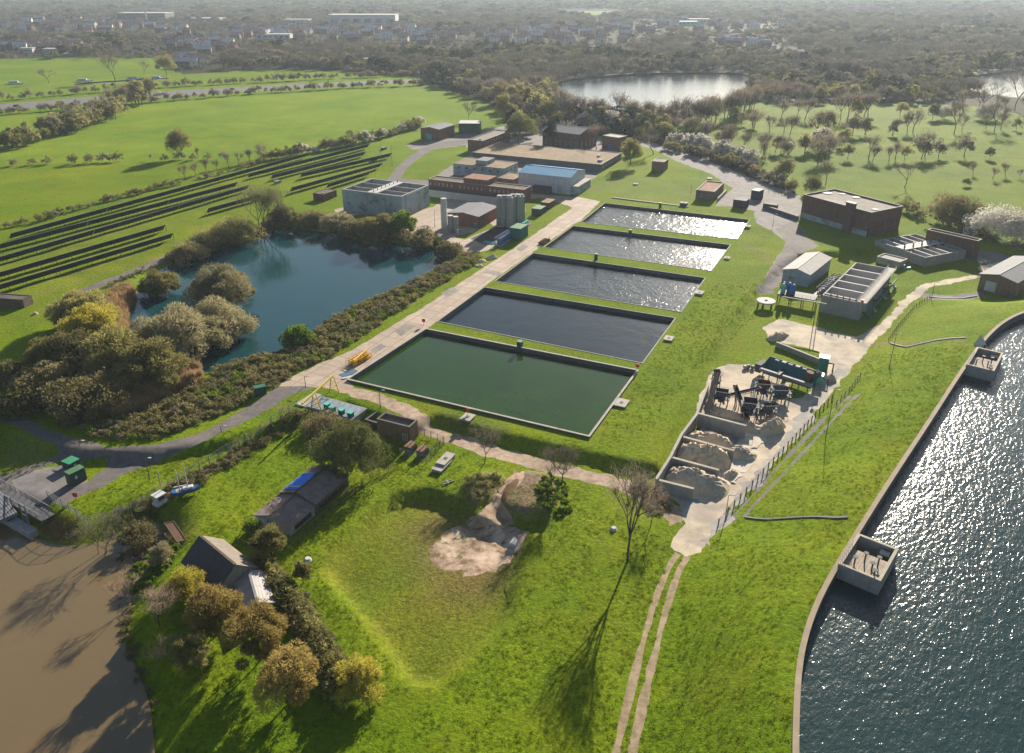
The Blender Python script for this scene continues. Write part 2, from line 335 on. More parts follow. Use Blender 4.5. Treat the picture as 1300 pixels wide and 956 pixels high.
    M['ever'] = mat_leaf('evergreen_leaves', (.085, .10, .03), (.30, .29, .11), .25); M['conifer'] = mat_leaf('conifer_needles', (.018, .035, .018), (.04, .06, .03), .05)
    M['blossom'] = mat_leaf('white_blossom', (.36, .33, .27), (.66, .62, .54), .35); M['bramble'] = mat_leaf('bramble_leaves', (.12, .115, .045), (.28, .24, .11), .38); M['leaf_green'] = mat_leaf('fresh_leaves', (.09, .15, .015), (.21, .29, .035), .45)
    M['reed'] = mat_leaf('dry_reeds', (.30, .20, .10), (.46, .32, .17), .3); M['tuft'] = mat_leaf('grass_blades', (.10, .155, .005), (.20, .275, .010), .45, .05); M['hedge'] = mat_leaf('hedge_leaves', (.12, .12, .045), (.28, .26, .10), .4)
    M['far_twig'] = mat_leaf('far_twigs', (.075, .07, .052), (.165, .15, .105), .3, .02); M['far_olive'] = mat_leaf('far_olive', (.07, .075, .03), (.24, .22, .075), .4, .02); M['far_grey'] = mat_leaf('far_grey', (.12, .11, .075), (.29, .255, .17), .35, .02); M['far_dark'] = mat_leaf('far_dark', (.03, .042, .022), (.08, .085, .04), .15, .02)
    M['willow_twig'] = mat_leaf('willow_twigs', (.16, .16, .07), (.28, .27, .13), .3)
mk()
# ---------------------------------------------------------------- terrain shape
ZL, ZR, ZW = -1.8, 6.0, 4.0            # low ground, reservoir wall top, reservoir water
LOW = GP([(440, 512), (475, 524), (505, 536), (530, 540), (550, 528), (575, 534), (600, 543), (650, 556), (700, 567), (750, 577), (800, 589), (830, 592), (842, 560), (862, 520), (880, 465), (905, 440), (930, 400), (952, 375), (975, 350), (1010, 325), (1100, 318), (1240, 322), (1500, 330), (1700, 500), (1500, 1100), (-500, 1100), (-400, 640), (0, 545), (100, 575), (200, 577), (290, 560), (350, 540), (410, 520)], -1.0)
WALL = smooth(GP([(1028, 1180), (1010, 1050), (1006, 960), (1008, 890), (1011, 850), (1017, 815), (1030, 775), (1048, 738), (1072, 698), (1105, 645), (1140, 591), (1180, 531), (1214, 478), (1238, 444), (1254, 424), (1274, 407), (1300, 395), (1360, 378), (1450, 362)], ZR), False, 2)
FOOT = smooth(GP([(800, 1250), (825, 1000), (836, 900), (848, 820), (862, 745), (885, 690), (925, 655), (970, 610), (1010, 560), (1060, 500), (1110, 438), (1150, 392), (1190, 372), (1240, 383), (1290, 380), (1350, 360), (1430, 340)], ZL), False, 1)
RES = WALL + [G(1900, 362, ZR), G(1900, 1300, ZR)]
BANK = WALL + FOOT[::-1]
RIVER = smooth(GP([(-900, 640), (-300, 640), (-60, 655), (20, 672), (35, 690), (60, 700), (110, 700), (138, 684), (180, 668), (200, 672), (196, 700), (178, 730), (160, 745), (155, 775), (140, 800), (160, 840), (178, 880), (185, 930), (190, 1000), (195, 1150), (-900, 1150)], -4.5), True, 1)
POND = smooth(GP([(157, 412), (166, 385), (178, 370), (186, 352), (222, 335), (262, 322), (296, 310), (330, 300), (352, 292), (372, 290), (400, 294), (440, 302), (480, 307), (520, 312), (560, 318), (578, 322), (576, 330), (560, 340), (520, 358), (480, 378), (440, 395), (412, 410), (395, 428), (370, 436), (330, 452), (290, 465), (265, 472), (240, 470), (222, 455), (195, 440), (170, 430)], -1.6), True, 2)
BASIN = smooth(GP([(497, 628), (530, 619), (560, 622), (588, 640), (604, 655), (650, 668), (668, 680), (665, 700), (655, 740), (652, 780), (600, 835), (556, 868), (520, 868), (462, 792), (406, 724), (416, 700), (458, 660)], ZL), True, 0)
PITCUT = smooth(GP([(628, 645), (650, 655), (690, 664), (700, 672), (680, 678), (650, 676), (630, 664)], ZL), True, 1)
MOUND1 = smooth(GP([(640, 612), (668, 600), (700, 606), (712, 622), (706, 650), (692, 662), (655, 655), (634, 648)], ZL), True, 1)
MOUND2 = smooth(GP([(595, 606), (620, 602), (640, 606), (634, 626), (620, 640), (600, 645), (588, 630)], ZL), True, 1)
POOLS_PX = [  # front-left, back-left, back-right, front-right
    ((443, 483), (541, 419.5), (808, 472), (747, 555)),
    ((556, 408), (615, 365), (857, 404), (815, 461)),
    ((629, 357), (677, 321.5), (895, 353), (864, 396)),
    ((691, 314), (728, 287), (927, 311), (903, 344)),
    ((738, 282), (768, 258), (951, 279), (936, 304))]
POOLS = [GP(p, 0.0) for p in POOLS_PX]
LAKES = [smooth(GP(p, -1.5), True, 2) for p in (
    [(700, 108), (722, 102), (800, 96), (880, 93.5), (945, 95), (962, 101), (950, 112), (915, 130), (870, 150), (790, 152), (735, 140), (706, 124)],
    [(1222, 103), (1245, 96), (1300, 90), (1420, 86), (1500, 100), (1460, 128), (1330, 130), (1245, 122), (1225, 112)],
    [(1178, 38.5), (1210, 37), (1250, 37.5), (1252, 41), (1210, 43.5), (1180, 43)],
    [(1075, 51.5), (1110, 50.5), (1150, 52.5), (1150, 55), (1110, 54.5), (1076, 53.8)],
    [(95, 107.5), (130, 105), (190, 101.5), (215, 100), (214, 102.5), (150, 106), (98, 110)])]

def height(P):
    P = np.asarray(P, float); z = np.zeros(len(P)); near = (P[:, 1] < 640)
    Q = P[near]
    if len(Q):
        h = np.zeros(len(Q)); d = sd(Q, LOW); h += ZL * ss(d / 2.6)
        d1 = sd(Q, BASIN); h -= 2.0 * ss((d1 + .3) / 2.3)
        # the bank up to the reservoir
        ib = inside(Q, BANK) | inside(Q, RES); dw = dist_line(Q, WALL); df = dist_line(Q, FOOT); t = df / (df + dw + 1e-6)
        t = np.where(inside(Q, RES), 1.0, t); up = ss(np.clip(t * 1.12, 0, 1)) * .55 + np.clip(t * 1.05, 0, 1) * .45
        h = np.where(ib, h * (1 - up) + ZR * up, h)
        for poly, amp, w in ((MOUND1, 1.6, 1.8), (MOUND2, 1.2, 1.8)):
            dm = sd(Q, poly); h += amp * ss((dm + .8) / w)
        dp = sd(Q, PITCUT); h -= .9 * ss(dp / 1.5)
        dr = sd(Q, RIVER); h = np.where(dr > -9, h * (1 - ss((dr + 9) / 9)) + (-4.9) * ss((dr + 9) / 9), h)
        dq = sd(Q, POND); h = np.where(dq > -5, h * (1 - ss((dq + 5) / 5)) + (-1.9) * ss((dq + 5) / 5), h)
        # unevenness, kept off the pools and paths
        calm = np.ones(len(Q))
        for p in POOLS: calm = np.minimum(calm, ss((-sd(Q, p) - 1) / 4))
        h += calm * ((vnoise(Q, 9, 3) - .5) * .35 + (vnoise(Q, 3.1, 4) - .5) * .14) * (np.minimum(np.abs(d), 6) / 6)
        z[near] = h
    far = P[:, 1] > 640
    if far.any():
        Q = P[far]; z[far] = np.clip((Q[:, 1] - 3600) / 2600, 0, 1) ** 1.3 * (55 + 45 * vnoise(Q, 1500, 9)) + np.clip((Q[:, 1] - 640) / 300, 0, 1) * (vnoise(Q, 120, 5) - .5) * 1.2
    return z
_hc = {}
def ht(x, y):
    k = (round(x, 2), round(y, 2))
    if k not in _hc: _hc[k] = float(height([(x, y)])[0])
    return _hc[k]
def T(px, py, dz=0.0):
    """pixel -> point on the terrain"""
    z = 0.0
    for _ in range(14):
        x, y = G(px, py, z + dz); z += .6 * (ht(x, y) - z)
    return (x, y, ht(x, y))
def T2(px, py): return T(px, py)[:2]
def TP(pts):
    A = np.array(pts, float); t = (CY - A[:, 1]) / FPX; s = (A[:, 0] - CX) / FPX; z = np.zeros(len(A))
    for _ in range(10):
        k = (z - HC) / (-SP + t * CP); P = np.stack([s * k, (CP + t * SP) * k], 1); z = z + .6 * (height(P) - z)
    return [tuple(map(float, p)) for p in P]

# ---------------------------------------------------------------- ground regions, first match wins
W = 'structure'
REG = []   # name, polygon, material, jitter
RAG = dict(scraped_ground=2.6, sand_track=.9, gravel_road=.8, asphalt_road=.45, loop_path=.9, service_road=.8, asphalt_lane=.4, kiosk_yard=.5, wheel_track=.3, bank_track=.5, worn_gravel=1.6, concrete_road=.35, grass_verge=.5, works_lawn=.4, north_road=.6, north_yard=.8, pond_path=.5, spur_path=.5, back_road=.5, wet_ground=.6)
def ragged(poly, amp):
    L = resample(poly, .9 if amp > .6 else 1.3, True); P = np.array(L); n = (vnoise(P, 3.2, 91) - .5) * amp * 1.6 + (vnoise(P, 1.1, 92) - .5) * amp * .9; out = []
    for i in range(len(L)):
        d = P[(i + 1) % len(L)] - P[i - 1]; q = math.hypot(*d) + 1e-9; out.append((float(P[i][0] + d[1] / q * n[i]), float(P[i][1] - d[0] / q * n[i])))
    return out
def region(name, poly, mat, jit=.15, sm=0, extra=None):
    poly = smooth(poly, True, sm) if sm else poly
    if name in RAG: poly = ragged(poly, RAG[name]); jit = 0
    REG.append((name, poly, mat, jit))
def strip(line, w, it=2):
    L = smooth(TP(line), False, it); n = len(L); A = []; B = []
    for i in range(n):
        a, b = Vector(L[max(i - 1, 0)]), Vector(L[min(i + 1, n - 1)]); d = (b - a).normalized(); p = Vector(L[i]); q = Vector((d.y, -d.x)) * w / 2; A.append(tuple(p - q)); B.append(tuple(p + q))
    return A + B[::-1]
# holes (water stands in them)
for p in POOLS: REG.append((None, p, None, 0))
REG.append((None, POND, None, .2)); REG.append((None, RES, None, 0)); REG.append((None, RIVER, None, .3))
for p in LAKES: REG.append((None, p, None, 0))
region('wet_ground', TP([(637, 631), (643, 618), (650, 611), (658, 607), (656, 616), (650, 624), (644, 634), (637, 640)]), 'wet', .2, 1)
region('wet_ground', TP([(652, 598), (658, 595), (664, 598), (657, 602)]), 'wet', .1, 1)
region('sand_track', TP([(655, 594), (668, 598), (660, 612), (648, 625), (634, 645), (655, 662), (640, 668), (610, 668), (590, 668), (606, 655), (622, 640), (634, 624), (644, 606)]), 'sand', .3, 1)
region('scraped_ground', TP([(566, 680), (585, 668), (600, 658), (625, 662), (648, 668), (660, 680), (656, 702), (640, 716), (612, 730), (585, 724), (562, 720), (546, 704)]), 'scrape', 1.3, 1)
region('works_lawn', TP([(666, 254), (686, 251), (706, 256), (722, 262), (712, 273), (690, 288), (670, 302), (660, 309), (650, 318), (640, 313), (664, 300), (668, 275)]), 'grass', .2)
region('works_lawn', TP([(576, 301), (590, 304), (628, 288), (622, 283), (600, 295)]), 'grass', .2)
REG.insert(len(REG) - 2, ('dark_hardstand', TP([(597, 303), (616, 311), (650, 295), (652, 290), (630, 288)]), 'asphalt_dark', .1))
region('works_lawn', TP([(540, 297), (556, 296), (560, 304), (548, 306)]), 'grass', .2)
region('grass_verge', TP([(1002, 488), (1014, 482), (1032, 486), (1030, 496), (1018, 506), (1002, 506), (997, 500)]), 'grass', .2)
for q in ([(560, 372), (575, 364), (583, 369), (567, 378)], [(500, 420), (514, 411), (524, 417), (509, 427)], [(655, 316), (664, 310), (671, 313), (661, 320)], [(470, 445), (484, 436), (490, 440), (476, 449)], [(612, 346), (618, 342), (640, 347), (634, 351)]): region('road_patch', TP(q), 'patch', .15)
region('concrete_road', TP([(700, 254), (762, 256), (737, 280), (727, 286), (676, 320.5), (614, 364), (540, 418.5), (441.5, 483.5), (450, 491), (420, 494), (387, 490), (350, 491), (372, 478), (395, 466), (418, 457), (446, 445), (475, 428), (512, 405), (550, 382), (580, 362), (610, 342), (632, 328), (648, 318), (677, 298), (703, 280), (726, 264), (716, 258)]), 'conc_road', .12)
region('loop_path', TP([(420, 494), (450, 491), (480, 499), (520, 514), (548, 535), (562, 546), (600, 557), (650, 573), (700, 587), (760, 600), (800, 612), (840, 625), (862, 642), (868, 664), (850, 668), (836, 652), (826, 640), (790, 624), (740, 610), (660, 590), (600, 573), (560, 560), (530, 549), (518, 535), (508, 526), (480, 514), (440, 500)]), 'dirt', .25)
region('asphalt_road', TP([(350, 491), (387, 490), (402, 490), (372, 500), (350, 515), (325, 529), (290, 545), (250, 565), (225, 575), (200, 585), (160, 602), (130, 618), (100, 630), (82, 641), (62, 637), (88, 620), (112, 612), (122, 603), (135, 595), (137, 582), (127, 580), (105, 585), (75, 586), (50, 594), (15, 610), (22, 634), (5, 625), (-20, 600), (10, 602), (48, 588), (73, 578), (72, 568), (58, 562), (30, 545), (0, 534), (-120, 505), (-120, 486), (0, 519), (25, 526), (60, 545), (97, 557), (140, 569), (200, 564), (250, 551), (290, 532), (325, 510)]), 'asphalt', .2)
region('kiosk_yard', TP([(75, 590), (105, 585), (112, 612), (88, 620), (62, 637), (60, 660), (36, 655), (22, 634), (15, 610), (50, 596)]), 'yard', .2)
region('worn_gravel', strip([(893, 690), (915, 662), (950, 622), (975, 592), (1003, 556), (1030, 520), (1052, 490), (1072, 462)], 2.6), 'gravel_dark', .5)
region('worn_gravel', TP([(846, 652), (862, 640), (885, 636), (880, 650), (868, 668), (858, 664)]), 'gravel_dark', .4)
region('gravel_road', TP([(868, 664), (862, 642), (846, 628), (832, 618), (836, 600), (890, 545), (884, 512), (905, 470), (925, 461), (948, 462), (968, 468), (1010, 490), (1028, 482), (1046, 462), (1040, 446), (1000, 436), (975, 430), (968, 415), (990, 405), (1003, 407), (1030, 414), (1090, 428), (1120, 408), (1155, 372), (1172, 361), (1200, 355), (1246, 347), (1240, 340), (1260, 334), (1300, 330), (1420, 320), (1420, 334), (1300, 342), (1245, 352), (1180, 365), (1156, 385), (1112, 432), (1084, 464), (1062, 492), (1030, 532), (1005, 566), (960, 614), (925, 650), (905, 680), (888, 700), (870, 706), (852, 694), (860, 680)]), 'gravel', .2)
region('asphalt_lane', TP([(962, 372), (973, 351), (991, 322), (997, 308), (985, 290), (1010, 280), (1020, 296), (1040, 312), (1012, 326), (995, 350), (980, 372)]), 'asphalt', .2)
region('service_road', TP([(960, 372), (972, 350), (990, 322), (997, 308), (985, 296), (960, 283), (958, 268), (930, 262), (908, 262), (913, 252), (930, 240), (905, 222), (868, 208), (850, 200), (838, 193), (800, 180), (806, 176), (860, 190), (920, 212), (980, 236), (1016, 248), (1020, 262), (1013, 278), (1020, 296), (1040, 312), (1012, 326), (995, 350), (980, 372)]), 'yard', .3)
region('wheel_track', strip([(861, 703), (850, 716), (832, 760), (818, 810), (804, 862), (788, 930), (770, 1000)], 1.15), 'rut', .38)
region('wheel_track', strip([(873, 706), (862, 724), (846, 770), (834, 820), (822, 868), (808, 930), (792, 1000)], 1.15), 'rut', .38)
region('bank_track', strip([(925, 664), (933, 653), (975, 607), (1020, 558), (1060, 518), (1078, 503)], .9), 'asphalt', .2)
region('bank_track', strip([(944, 656), (975, 622), (1020, 574), (1060, 530), (1090, 500)], .8), 'asphalt', .2)
region('spur_path', TP([(1168, 372), (1205, 375), (1240, 371), (1241, 365), (1260, 372), (1244, 377), (1205, 381), (1172, 378)]), 'asphalt', .2)
region('back_road', TP([(1246, 334), (1230, 326), (1240, 318), (1258, 322), (1300, 329), (1500, 325), (1500, 331), (1300, 338), (1270, 338)]), 'yard', .3)
region('works_yard', TP([(424, 266), (441, 262), (520, 270), (551, 262), (562, 255), (560, 246), (662, 250), (669, 246), (700, 248), (735, 250), (762, 256), (700, 262), (664, 272), (625, 316), (600, 322), (560, 311), (520, 298), (500, 290), (512, 276), (470, 272), (430, 276)]), 'conc_road', .2)
region('north_road', TP([(490, 229), (507, 209), (522, 197), (537, 188), (556, 181), (594, 177), (606, 178), (594, 182), (550, 190), (533, 200), (519, 211), (509, 225), (522, 228), (575, 229), (545, 236), (500, 232)]), 'asphalt', .3)
region('north_yard', TP([(515, 185), (536, 181), (556, 178), (575, 172), (600, 168), (640, 160), (700, 160), (796, 185), (740, 240), (669, 246), (545, 230), (570, 212), (600, 195), (590, 184), (556, 189), (524, 190)]), 'yard', .3)
region('pond_path', TP([(80, 375), (120, 360), (160, 345), (205, 327), (225, 318), (222, 326), (185, 342), (150, 356), (110, 372), (90, 378)]), 'asphalt', .3)
region('motorway', TP([(-400, 158), (0, 132.5), (100, 124), (200, 116.5), (330, 109), (440, 104), (535, 100), (535, 104), (440, 109), (330, 115), (200, 124), (100, 132), (0, 142), (-400, 172)]), 'motor', 0)
region('woodland_floor', TP([(-1500, 80), (-400, 76), (0, 75), (100, 73), (210, 74), (224, 95), (330, 88), (430, 90), (462, 92), (500, 94), (535, 99), (540, 106), (580, 118), (620, 130), (640, 152), (700, 160), (800, 180), (815, 175), (900, 212), (1010, 246), (1010, 240), (930, 208), (855, 182), (852, 165), (870, 135), (960, 130), (1010, 131), (1140, 131), (1230, 134), (1300, 146), (1700, 168), (2600, 160), (2600, -14), (1300, -18), (0, -18), (-1500, -14)]), 'woodfloor', 0)
for nm, p in (('far_field', [(552, 68), (590, 59), (594, 64), (575, 70)]), ('far_field', [(0, 0), (0, 6), (150, 5), (140, -2)]), ('far_field', [(150, 14.5), (250, 14), (248, 17), (150, 17)]), ('far_field', [(690, 15), (780, 14), (800, 18), (730, 19)]), ('far_field', [(742, 22), (765, 20), (768, 25), (750, 27)]), ('far_field', [(215, 93), (228, 92), (235, 96), (218, 98)]), ('far_field', [(1212, 91), (1240, 90), (1240, 94), (1214, 96)]), ('far_field', [(520, 3), (565, 2), (565, 6), (525, 6)])):
    REG.insert(len(REG) - 1, (nm, TP(p), 'grass', 0))

EXT = [(-165, 78), (-95, 60), (95, 60), (165, 78)]
def domain():
    return [(-150, 62), (150, 62), (420, 330), (2600, 2400), (5200, 5200), (5200, 8200), (-5200, 8200), (-5200, 5200), (-2600, 2400), (-420, 330)]
def tints(P):
    """colour of the grass itself from place to place"""
    n = len(P); base = np.tile(np.array([.127, .188, .006]), (n, 1))
    def paint(poly, c, soft, k=1.0, sm=1):
        poly = smooth(poly, True, sm) if sm else poly
        near = (P[:, 0] > min(a for a, b in poly) - soft) & (P[:, 0] < max(a for a, b in poly) + soft) & (P[:, 1] > min(b for a, b in poly) - soft) & (P[:, 1] < max(b for a, b in poly) + soft)
        if not near.any(): return
        w = np.zeros(n); w[near] = ss(sd(P[near], poly) / soft + .5) * k; base[:] = base * (1 - w[:, None]) + np.array(c) * w[:, None]
    fields = P[:, 1] > 480; base[fields] = (.125, .198, .011)
    paint(TP([(-400, 215), (0, 208), (200, 206), (330, 200), (440, 184), (540, 165), (610, 150), (620, 132), (520, 110), (200, 128), (0, 150), (-400, 170)]), (.140, .218, .012), 12)
    paint(TP([(850, 180), (1000, 240), (1500, 320), (1500, 160), (1200, 130), (900, 130)]), (.125, .182, .014), 10)
    paint(BASIN, (.145, .165, .018), 6, .7, 0)
    paint(TP([(540, 650), (600, 650), (650, 700), (640, 760), (560, 760), (520, 700)]), (.15, .11, .05), 16, .8)
    paint(TP([(560, 520), (640, 540), (640, 560), (560, 545)]), (.11, .12, .05), 6, .5)
    paint(TP([(660, 700), (668, 740), (655, 800), (600, 850), (560, 880), (600, 880), (660, 820), (700, 740), (690, 690)]), (.095, .155, .006), 5, .6)
    paint(MOUND1, (.17, .14, .085), 3, .9, 0); paint(MOUND2, (.14, .12, .07), 3, .8, 0)
    paint(TP([(700, 620), (850, 660), (840, 860), (640, 860), (660, 700)]), (.135, .185, .008), 10, .7)
    paint(TP([(770, 222), (905, 235), (905, 255), (765, 250)]), (.135, .19, .03), 4, .7)
    paint(TP([(0, 560), (40, 550), (70, 570), (60, 596), (0, 605)]), (.14, .165, .03), 3, .8)
    paint(TP([(150, 680), (230, 650), (250, 680), (200, 710)]), (.16, .13, .05), 6, .6)
    paint(TP([(48, 668), (74, 652), (105, 668), (100, 690), (60, 690)]), (.13, .065, .04), 2, .9)
    for w in range(9):   # dead grass between the panel rows
        y0 = 250 + w * 12; paint(TP([(0, y0 + 75), (200, y0 + 15), (330, y0 - 25), (330, y0 - 22), (200, y0 + 18), (0, y0 + 80)]), (.17, .15, .055), 3, .45)
    for a in ([(850, 165), (1000, 206), (1200, 218), (1300, 222)], [(735, 250), (770, 235), (815, 208)], [(945, 310), (975, 330), (1000, 352)], [(1050, 430), (1130, 436), (1225, 432)]):
        d = dist_line(P, TP(a)); w = ss(1.5 - d / 1.4) * .6; base[:] = base * (1 - w[:, None]) + np.array((.17, .15, .07)) * w[:, None]
    j = (vnoise(P, 7, 21) - .5) * .35 + (vnoise(P, 28, 22) - .5) * .35
    jj = 1 + j[:, None] * np.array([1.0, .55, 1.2]); return base * jj

GROUND = {}
def build_ground():
    dom = domain(); verts = []; edges = []
    def loop(poly, step, jit, seed, closed=True):
        L = resample(poly, step, closed, jit, seed); b = len(verts); verts.extend(L); n = len(L)
        edges.extend((b + i, b + (i + 1) % n) for i in range(n if closed else n - 1)); return L
    loop(dom, 60, 0, 0)
    polys = []
    for k, (nm, p, m, j) in enumerate(REG):
        ys = min(b for a, b in p); step = 2.5 if ys < 330 else (8 if ys < 700 else 60)
        p = [(a, b) for a, b in p]
        L = loop(p, step, j if ys < 400 else 0, k + 5) if m or j else loop(p, 4 if ys < 400 else 30, 0, 0)
        polys.append((nm, L, m))
    rg = np.random.default_rng(3)
    def grid(x0, x1, y0, y1, st, cond):
        X, Y = np.meshgrid(np.arange(x0, x1, st), np.arange(y0, y1, st)); P = np.stack([X.ravel(), Y.ravel()], 1).astype(float)
        P += rg.uniform(-st * .3, st * .3, P.shape); return P[cond(P)]
    fr = lambda P, a, b: (np.abs(P[:, 0]) < .68 * P[:, 1] + 25) & (P[:, 1] >= a) & (P[:, 1] < b)
    pts = [grid(-150, 150, 63, 200, 1.6, lambda P: fr(P, 63, 200) & (np.abs(P[:, 0]) < P[:, 1] + 60)), grid(-300, 300, 200, 330, 2.2, lambda P: fr(P, 200, 330)),
           grid(-460, 460, 330, 640, 5, lambda P: fr(P, 330, 640)), grid(-900, 900, 640, 1300, 16, lambda P: fr(P, 640, 1300)), grid(-5100, 5100, 1300, 8100, 110, lambda P: fr(P, 1300, 8100))]
    P = np.concatenate(pts); verts.extend(map(tuple, P))
    r = delaunay_2d_cdt([Vector(v) for v in verts], edges, [], 0, 1e-4)
    V = np.array([tuple(v) for v in r[0]]); F = np.array([f for f in r[2] if len(f) == 3], int)
    C = V[F].mean(1); F = F[inside(C, dom)]; C = V[F].mean(1)
    reg = np.full(len(F), -1)
    for i, (nm, L, m) in enumerate(polys):
        free = reg < 0; bb = (C[:, 0] > min(a for a, b in L)) & (C[:, 0] < max(a for a, b in L)) & (C[:, 1] > min(b for a, b in L)) & (C[:, 1] < max(b for a, b in L)) & free
        ix = np.where(bb)[0]
        if len(ix): reg[ix[inside(C[ix], L)]] = i
    Z = height(V); TN = tints(V)
    def emit(name, mask, mat):
        f = F[mask]
        if not len(f): return
        used, inv = np.unique(f, return_inverse=True); f2 = inv.reshape(f.shape)
        me = bpy.data.meshes.new(name); me.from_pydata(np.column_stack([V[used], Z[used]]).tolist(), [], f2.tolist()); me.materials.append(M[mat])
        me.polygons.foreach_set('use_smooth', [True] * len(me.polygons))
        a = me.color_attributes.new('tint', 'FLOAT_COLOR', 'POINT'); a.data.foreach_set('color', np.column_stack([TN[used], np.ones(len(used))]).ravel())
        me.update(); o = bpy.data.objects.new(name, me); COL.objects.link(o); o['kind'] = 'structure'
        if me.polygons[0].normal.z < 0: me.flip_normals()
        return o
    emit('ground', reg == -1, 'grass')
    done = set()
    for i, (nm, L, m) in enumerate(polys):
        if nm: emit(nm, reg == i, m)
build_ground()
def sheet(name, poly, z, mat, step=None):
    me = bpy.data.meshes.new(name)
    bm = bmesh.new(); f = bm.faces.new([bm.verts.new((x, y, z)) for x, y in poly]); bm.normal_update()
    if f.normal.z < 0: f.normal_flip()
    bmesh.ops.triangulate(bm, faces=[f]); bm.to_mesh(me); bm.free(); me.materials.append(M[mat])
    o = bpy.data.objects.new(name, me); COL.objects.link(o); o['kind'] = 'structure'; return o
def grow(poly, d):
    cx = sum(a for a, b in poly) / len(poly); cy = sum(b for a, b in poly) / len(poly)
    return [(a + (a - cx) / math.hypot(a - cx, b - cy) * d, b + (b - cy) / math.hypot(a - cx, b - cy) * d) for a, b in poly]
sheet('pond_water', grow(POND, 3), -1.6, 'pond'); sheet('river_water', grow(RIVER, 2.5), -4.45, 'river')
sheet('reservoir_water', RES, ZW, 'reservoir')
for p, z in zip(LAKES, (-.9,) * 5): sheet('lake_water', grow(p, 12), z, 'lake')
# land far beyond and behind the picture, under everything
bm = MB(); bm.add([(-16000, -3000, -8), (16000, -3000, -8), (16000, 20000, -8), (-16000, 20000, -8)], [(0, 1, 2, 3)]); o = bm.build('terrain', M['woodfloor']); o['kind'] = 'structure'
def hills():
    nx, ny = 70, 16; vs = []; fs = []
    X = np.linspace(-9000, 9000, nx); Y = np.linspace(7000, 13500, ny)
    for j, y in enumerate(Y):
        P = np.stack([X, np.full(nx, y)], 1); h = (70 + 110 * vnoise(P, 2600, 31) + 40 * vnoise(P, 800, 32)) * math.sin(math.pi * min(1, (j + .0) / (ny - 1) * 1.0)) + 10
        vs += [(x, y, z) for x, z in zip(X, h)]
    for j in range(ny - 1):
        for i in range(nx - 1): a = j * nx + i; fs.append((a, a + 1, a + nx + 1, a + nx))
    m = MB(); m.add(vs, fs); o = m.build('hills', M['woodfloor'], smooth=True); o['kind'] = 'structure'
hills()
# ---------------------------------------------------------------- building kit
def offs(poly, d):
    """offset a closed counter-clockwise or clockwise polygon outwards by d"""
    n = len(poly); A = sum(poly[i][0] * poly[(i + 1) % n][1] - poly[(i + 1) % n][0] * poly[i][1] for i in range(n)); s = 1 if A > 0 else -1; out = []
    for i in range(n):
        p0, p1, p2 = Vector(poly[i - 1]), Vector(poly[i]), Vector(poly[(i + 1) % n])
        a = (p1 - p0).normalized(); b = (p2 - p1).normalized(); na = Vector((a.y, -a.x)) * s; nb = Vector((b.y, -b.x)) * s
        m = (na + nb); m = m / max(.3, m.length_squared) * 2; out.append(tuple(p1 + m * d))
    return out
def ring(mb, inner, outer, z0, z1, m=0):
    n = len(inner); vs = [(*p, z1) for p in inner] + [(*p, z1) for p in outer] + [(*p, z0) for p in inner] + [(*p, z0) for p in outer]; fs = []
    for i in range(n):
        j = (i + 1) % n; fs += [(i, j, n + j, n + i), (2 * n + i, 2 * n + j, j, i), (n + i, n + j, 3 * n + j, 3 * n + i), (3 * n + i, 3 * n + j, 2 * n + j, 2 * n + i)]
    return mb.add(vs, fs, m)
def spec(base, top, L, Rr, z0=None, ang=None, deep=None):
    """near bottom corner, its top pixel row, roof corners to the left and right -> frame"""
    if z0 is None: x, y, z0 = T(*base)
    else: x, y = G(*base, z0)
    zt = ztop(y, top); xl, yl = G(*L, zt); xr, yr = G(*Rr, zt)
    a1 = math.atan2(yr - y, xr - x); a2 = math.atan2(yl - y, xl - x) - math.pi / 2
    if ang is None:
        ll, lr = math.hypot(xl - x, yl - y), math.hypot(xr - x, yr - y); ang = (a1 * lr + a2 * ll) / (ll + lr)
    e1 = (math.cos(ang), math.sin(ang)); lx = (xr - x) * e1[0] + (yr - y) * e1[1]; ly = -(xl - x) * e1[1] + (yl - y) * e1[0]
    return dict(o=(x, y, z0), ang=ang, lx=max(lx, 1), ly=max(ly, 1), h=zt - z0)
SITE = R(64.8)
def win(root, S, face, a, z, w, h, mat='glass', frame='frame', name='window', fname='window_frame', d=.12):
    """one opening on a wall: face 'r' (towards the right of the picture), 'l' (left), 'R','L' the hidden sides"""
    def put(mb, a0, a1, z0, z1, t0, t1):
        if face == 'r': mb.box(a0, a1, -t1, -t0, z0, z1)
        elif face == 'l': mb.box(-t1, -t0, a0, a1, z0, z1)
        elif face == 'R': mb.box(a0, a1, S['ly'] + t0, S['ly'] + t1, z0, z1)
        else: mb.box(S['lx'] + t0, S['lx'] + t1, a0, a1, z0, z1)
    g = MB(); put(g, a - w / 2, a + w / 2, z, z + h, .003, .05); g = g.build(name, M[mat], root)
    if fname:
        f = MB(); k = .1
        put(f, a - w / 2 - k, a + w / 2 + k, z + h, z + h + k, .003, d); put(f, a - w / 2 - k, a + w / 2 + k, z - k, z, .003, d + .06)
        put(f, a - w / 2 - k, a - w / 2, z, z + h, .003, d); put(f, a + w / 2, a + w / 2 + k, z, z + h, .003, d)
        if w > .9: put(f, a - .04, a + .04, z, z + h, .05, d)
        f.build(fname, M[frame], g)
    return g
def wins(root, S, face, n, z, w, h, a0=None, a1=None, **k):
    L = S['lx'] if face in 'rR' else S['ly']; a0 = 1.2 if a0 is None else a0; a1 = L - 1.2 if a1 is None else a1
    for i in range(n): win(root, S, face, a0 + (a1 - a0) * (i + .5) / n, z, w, h, **k)
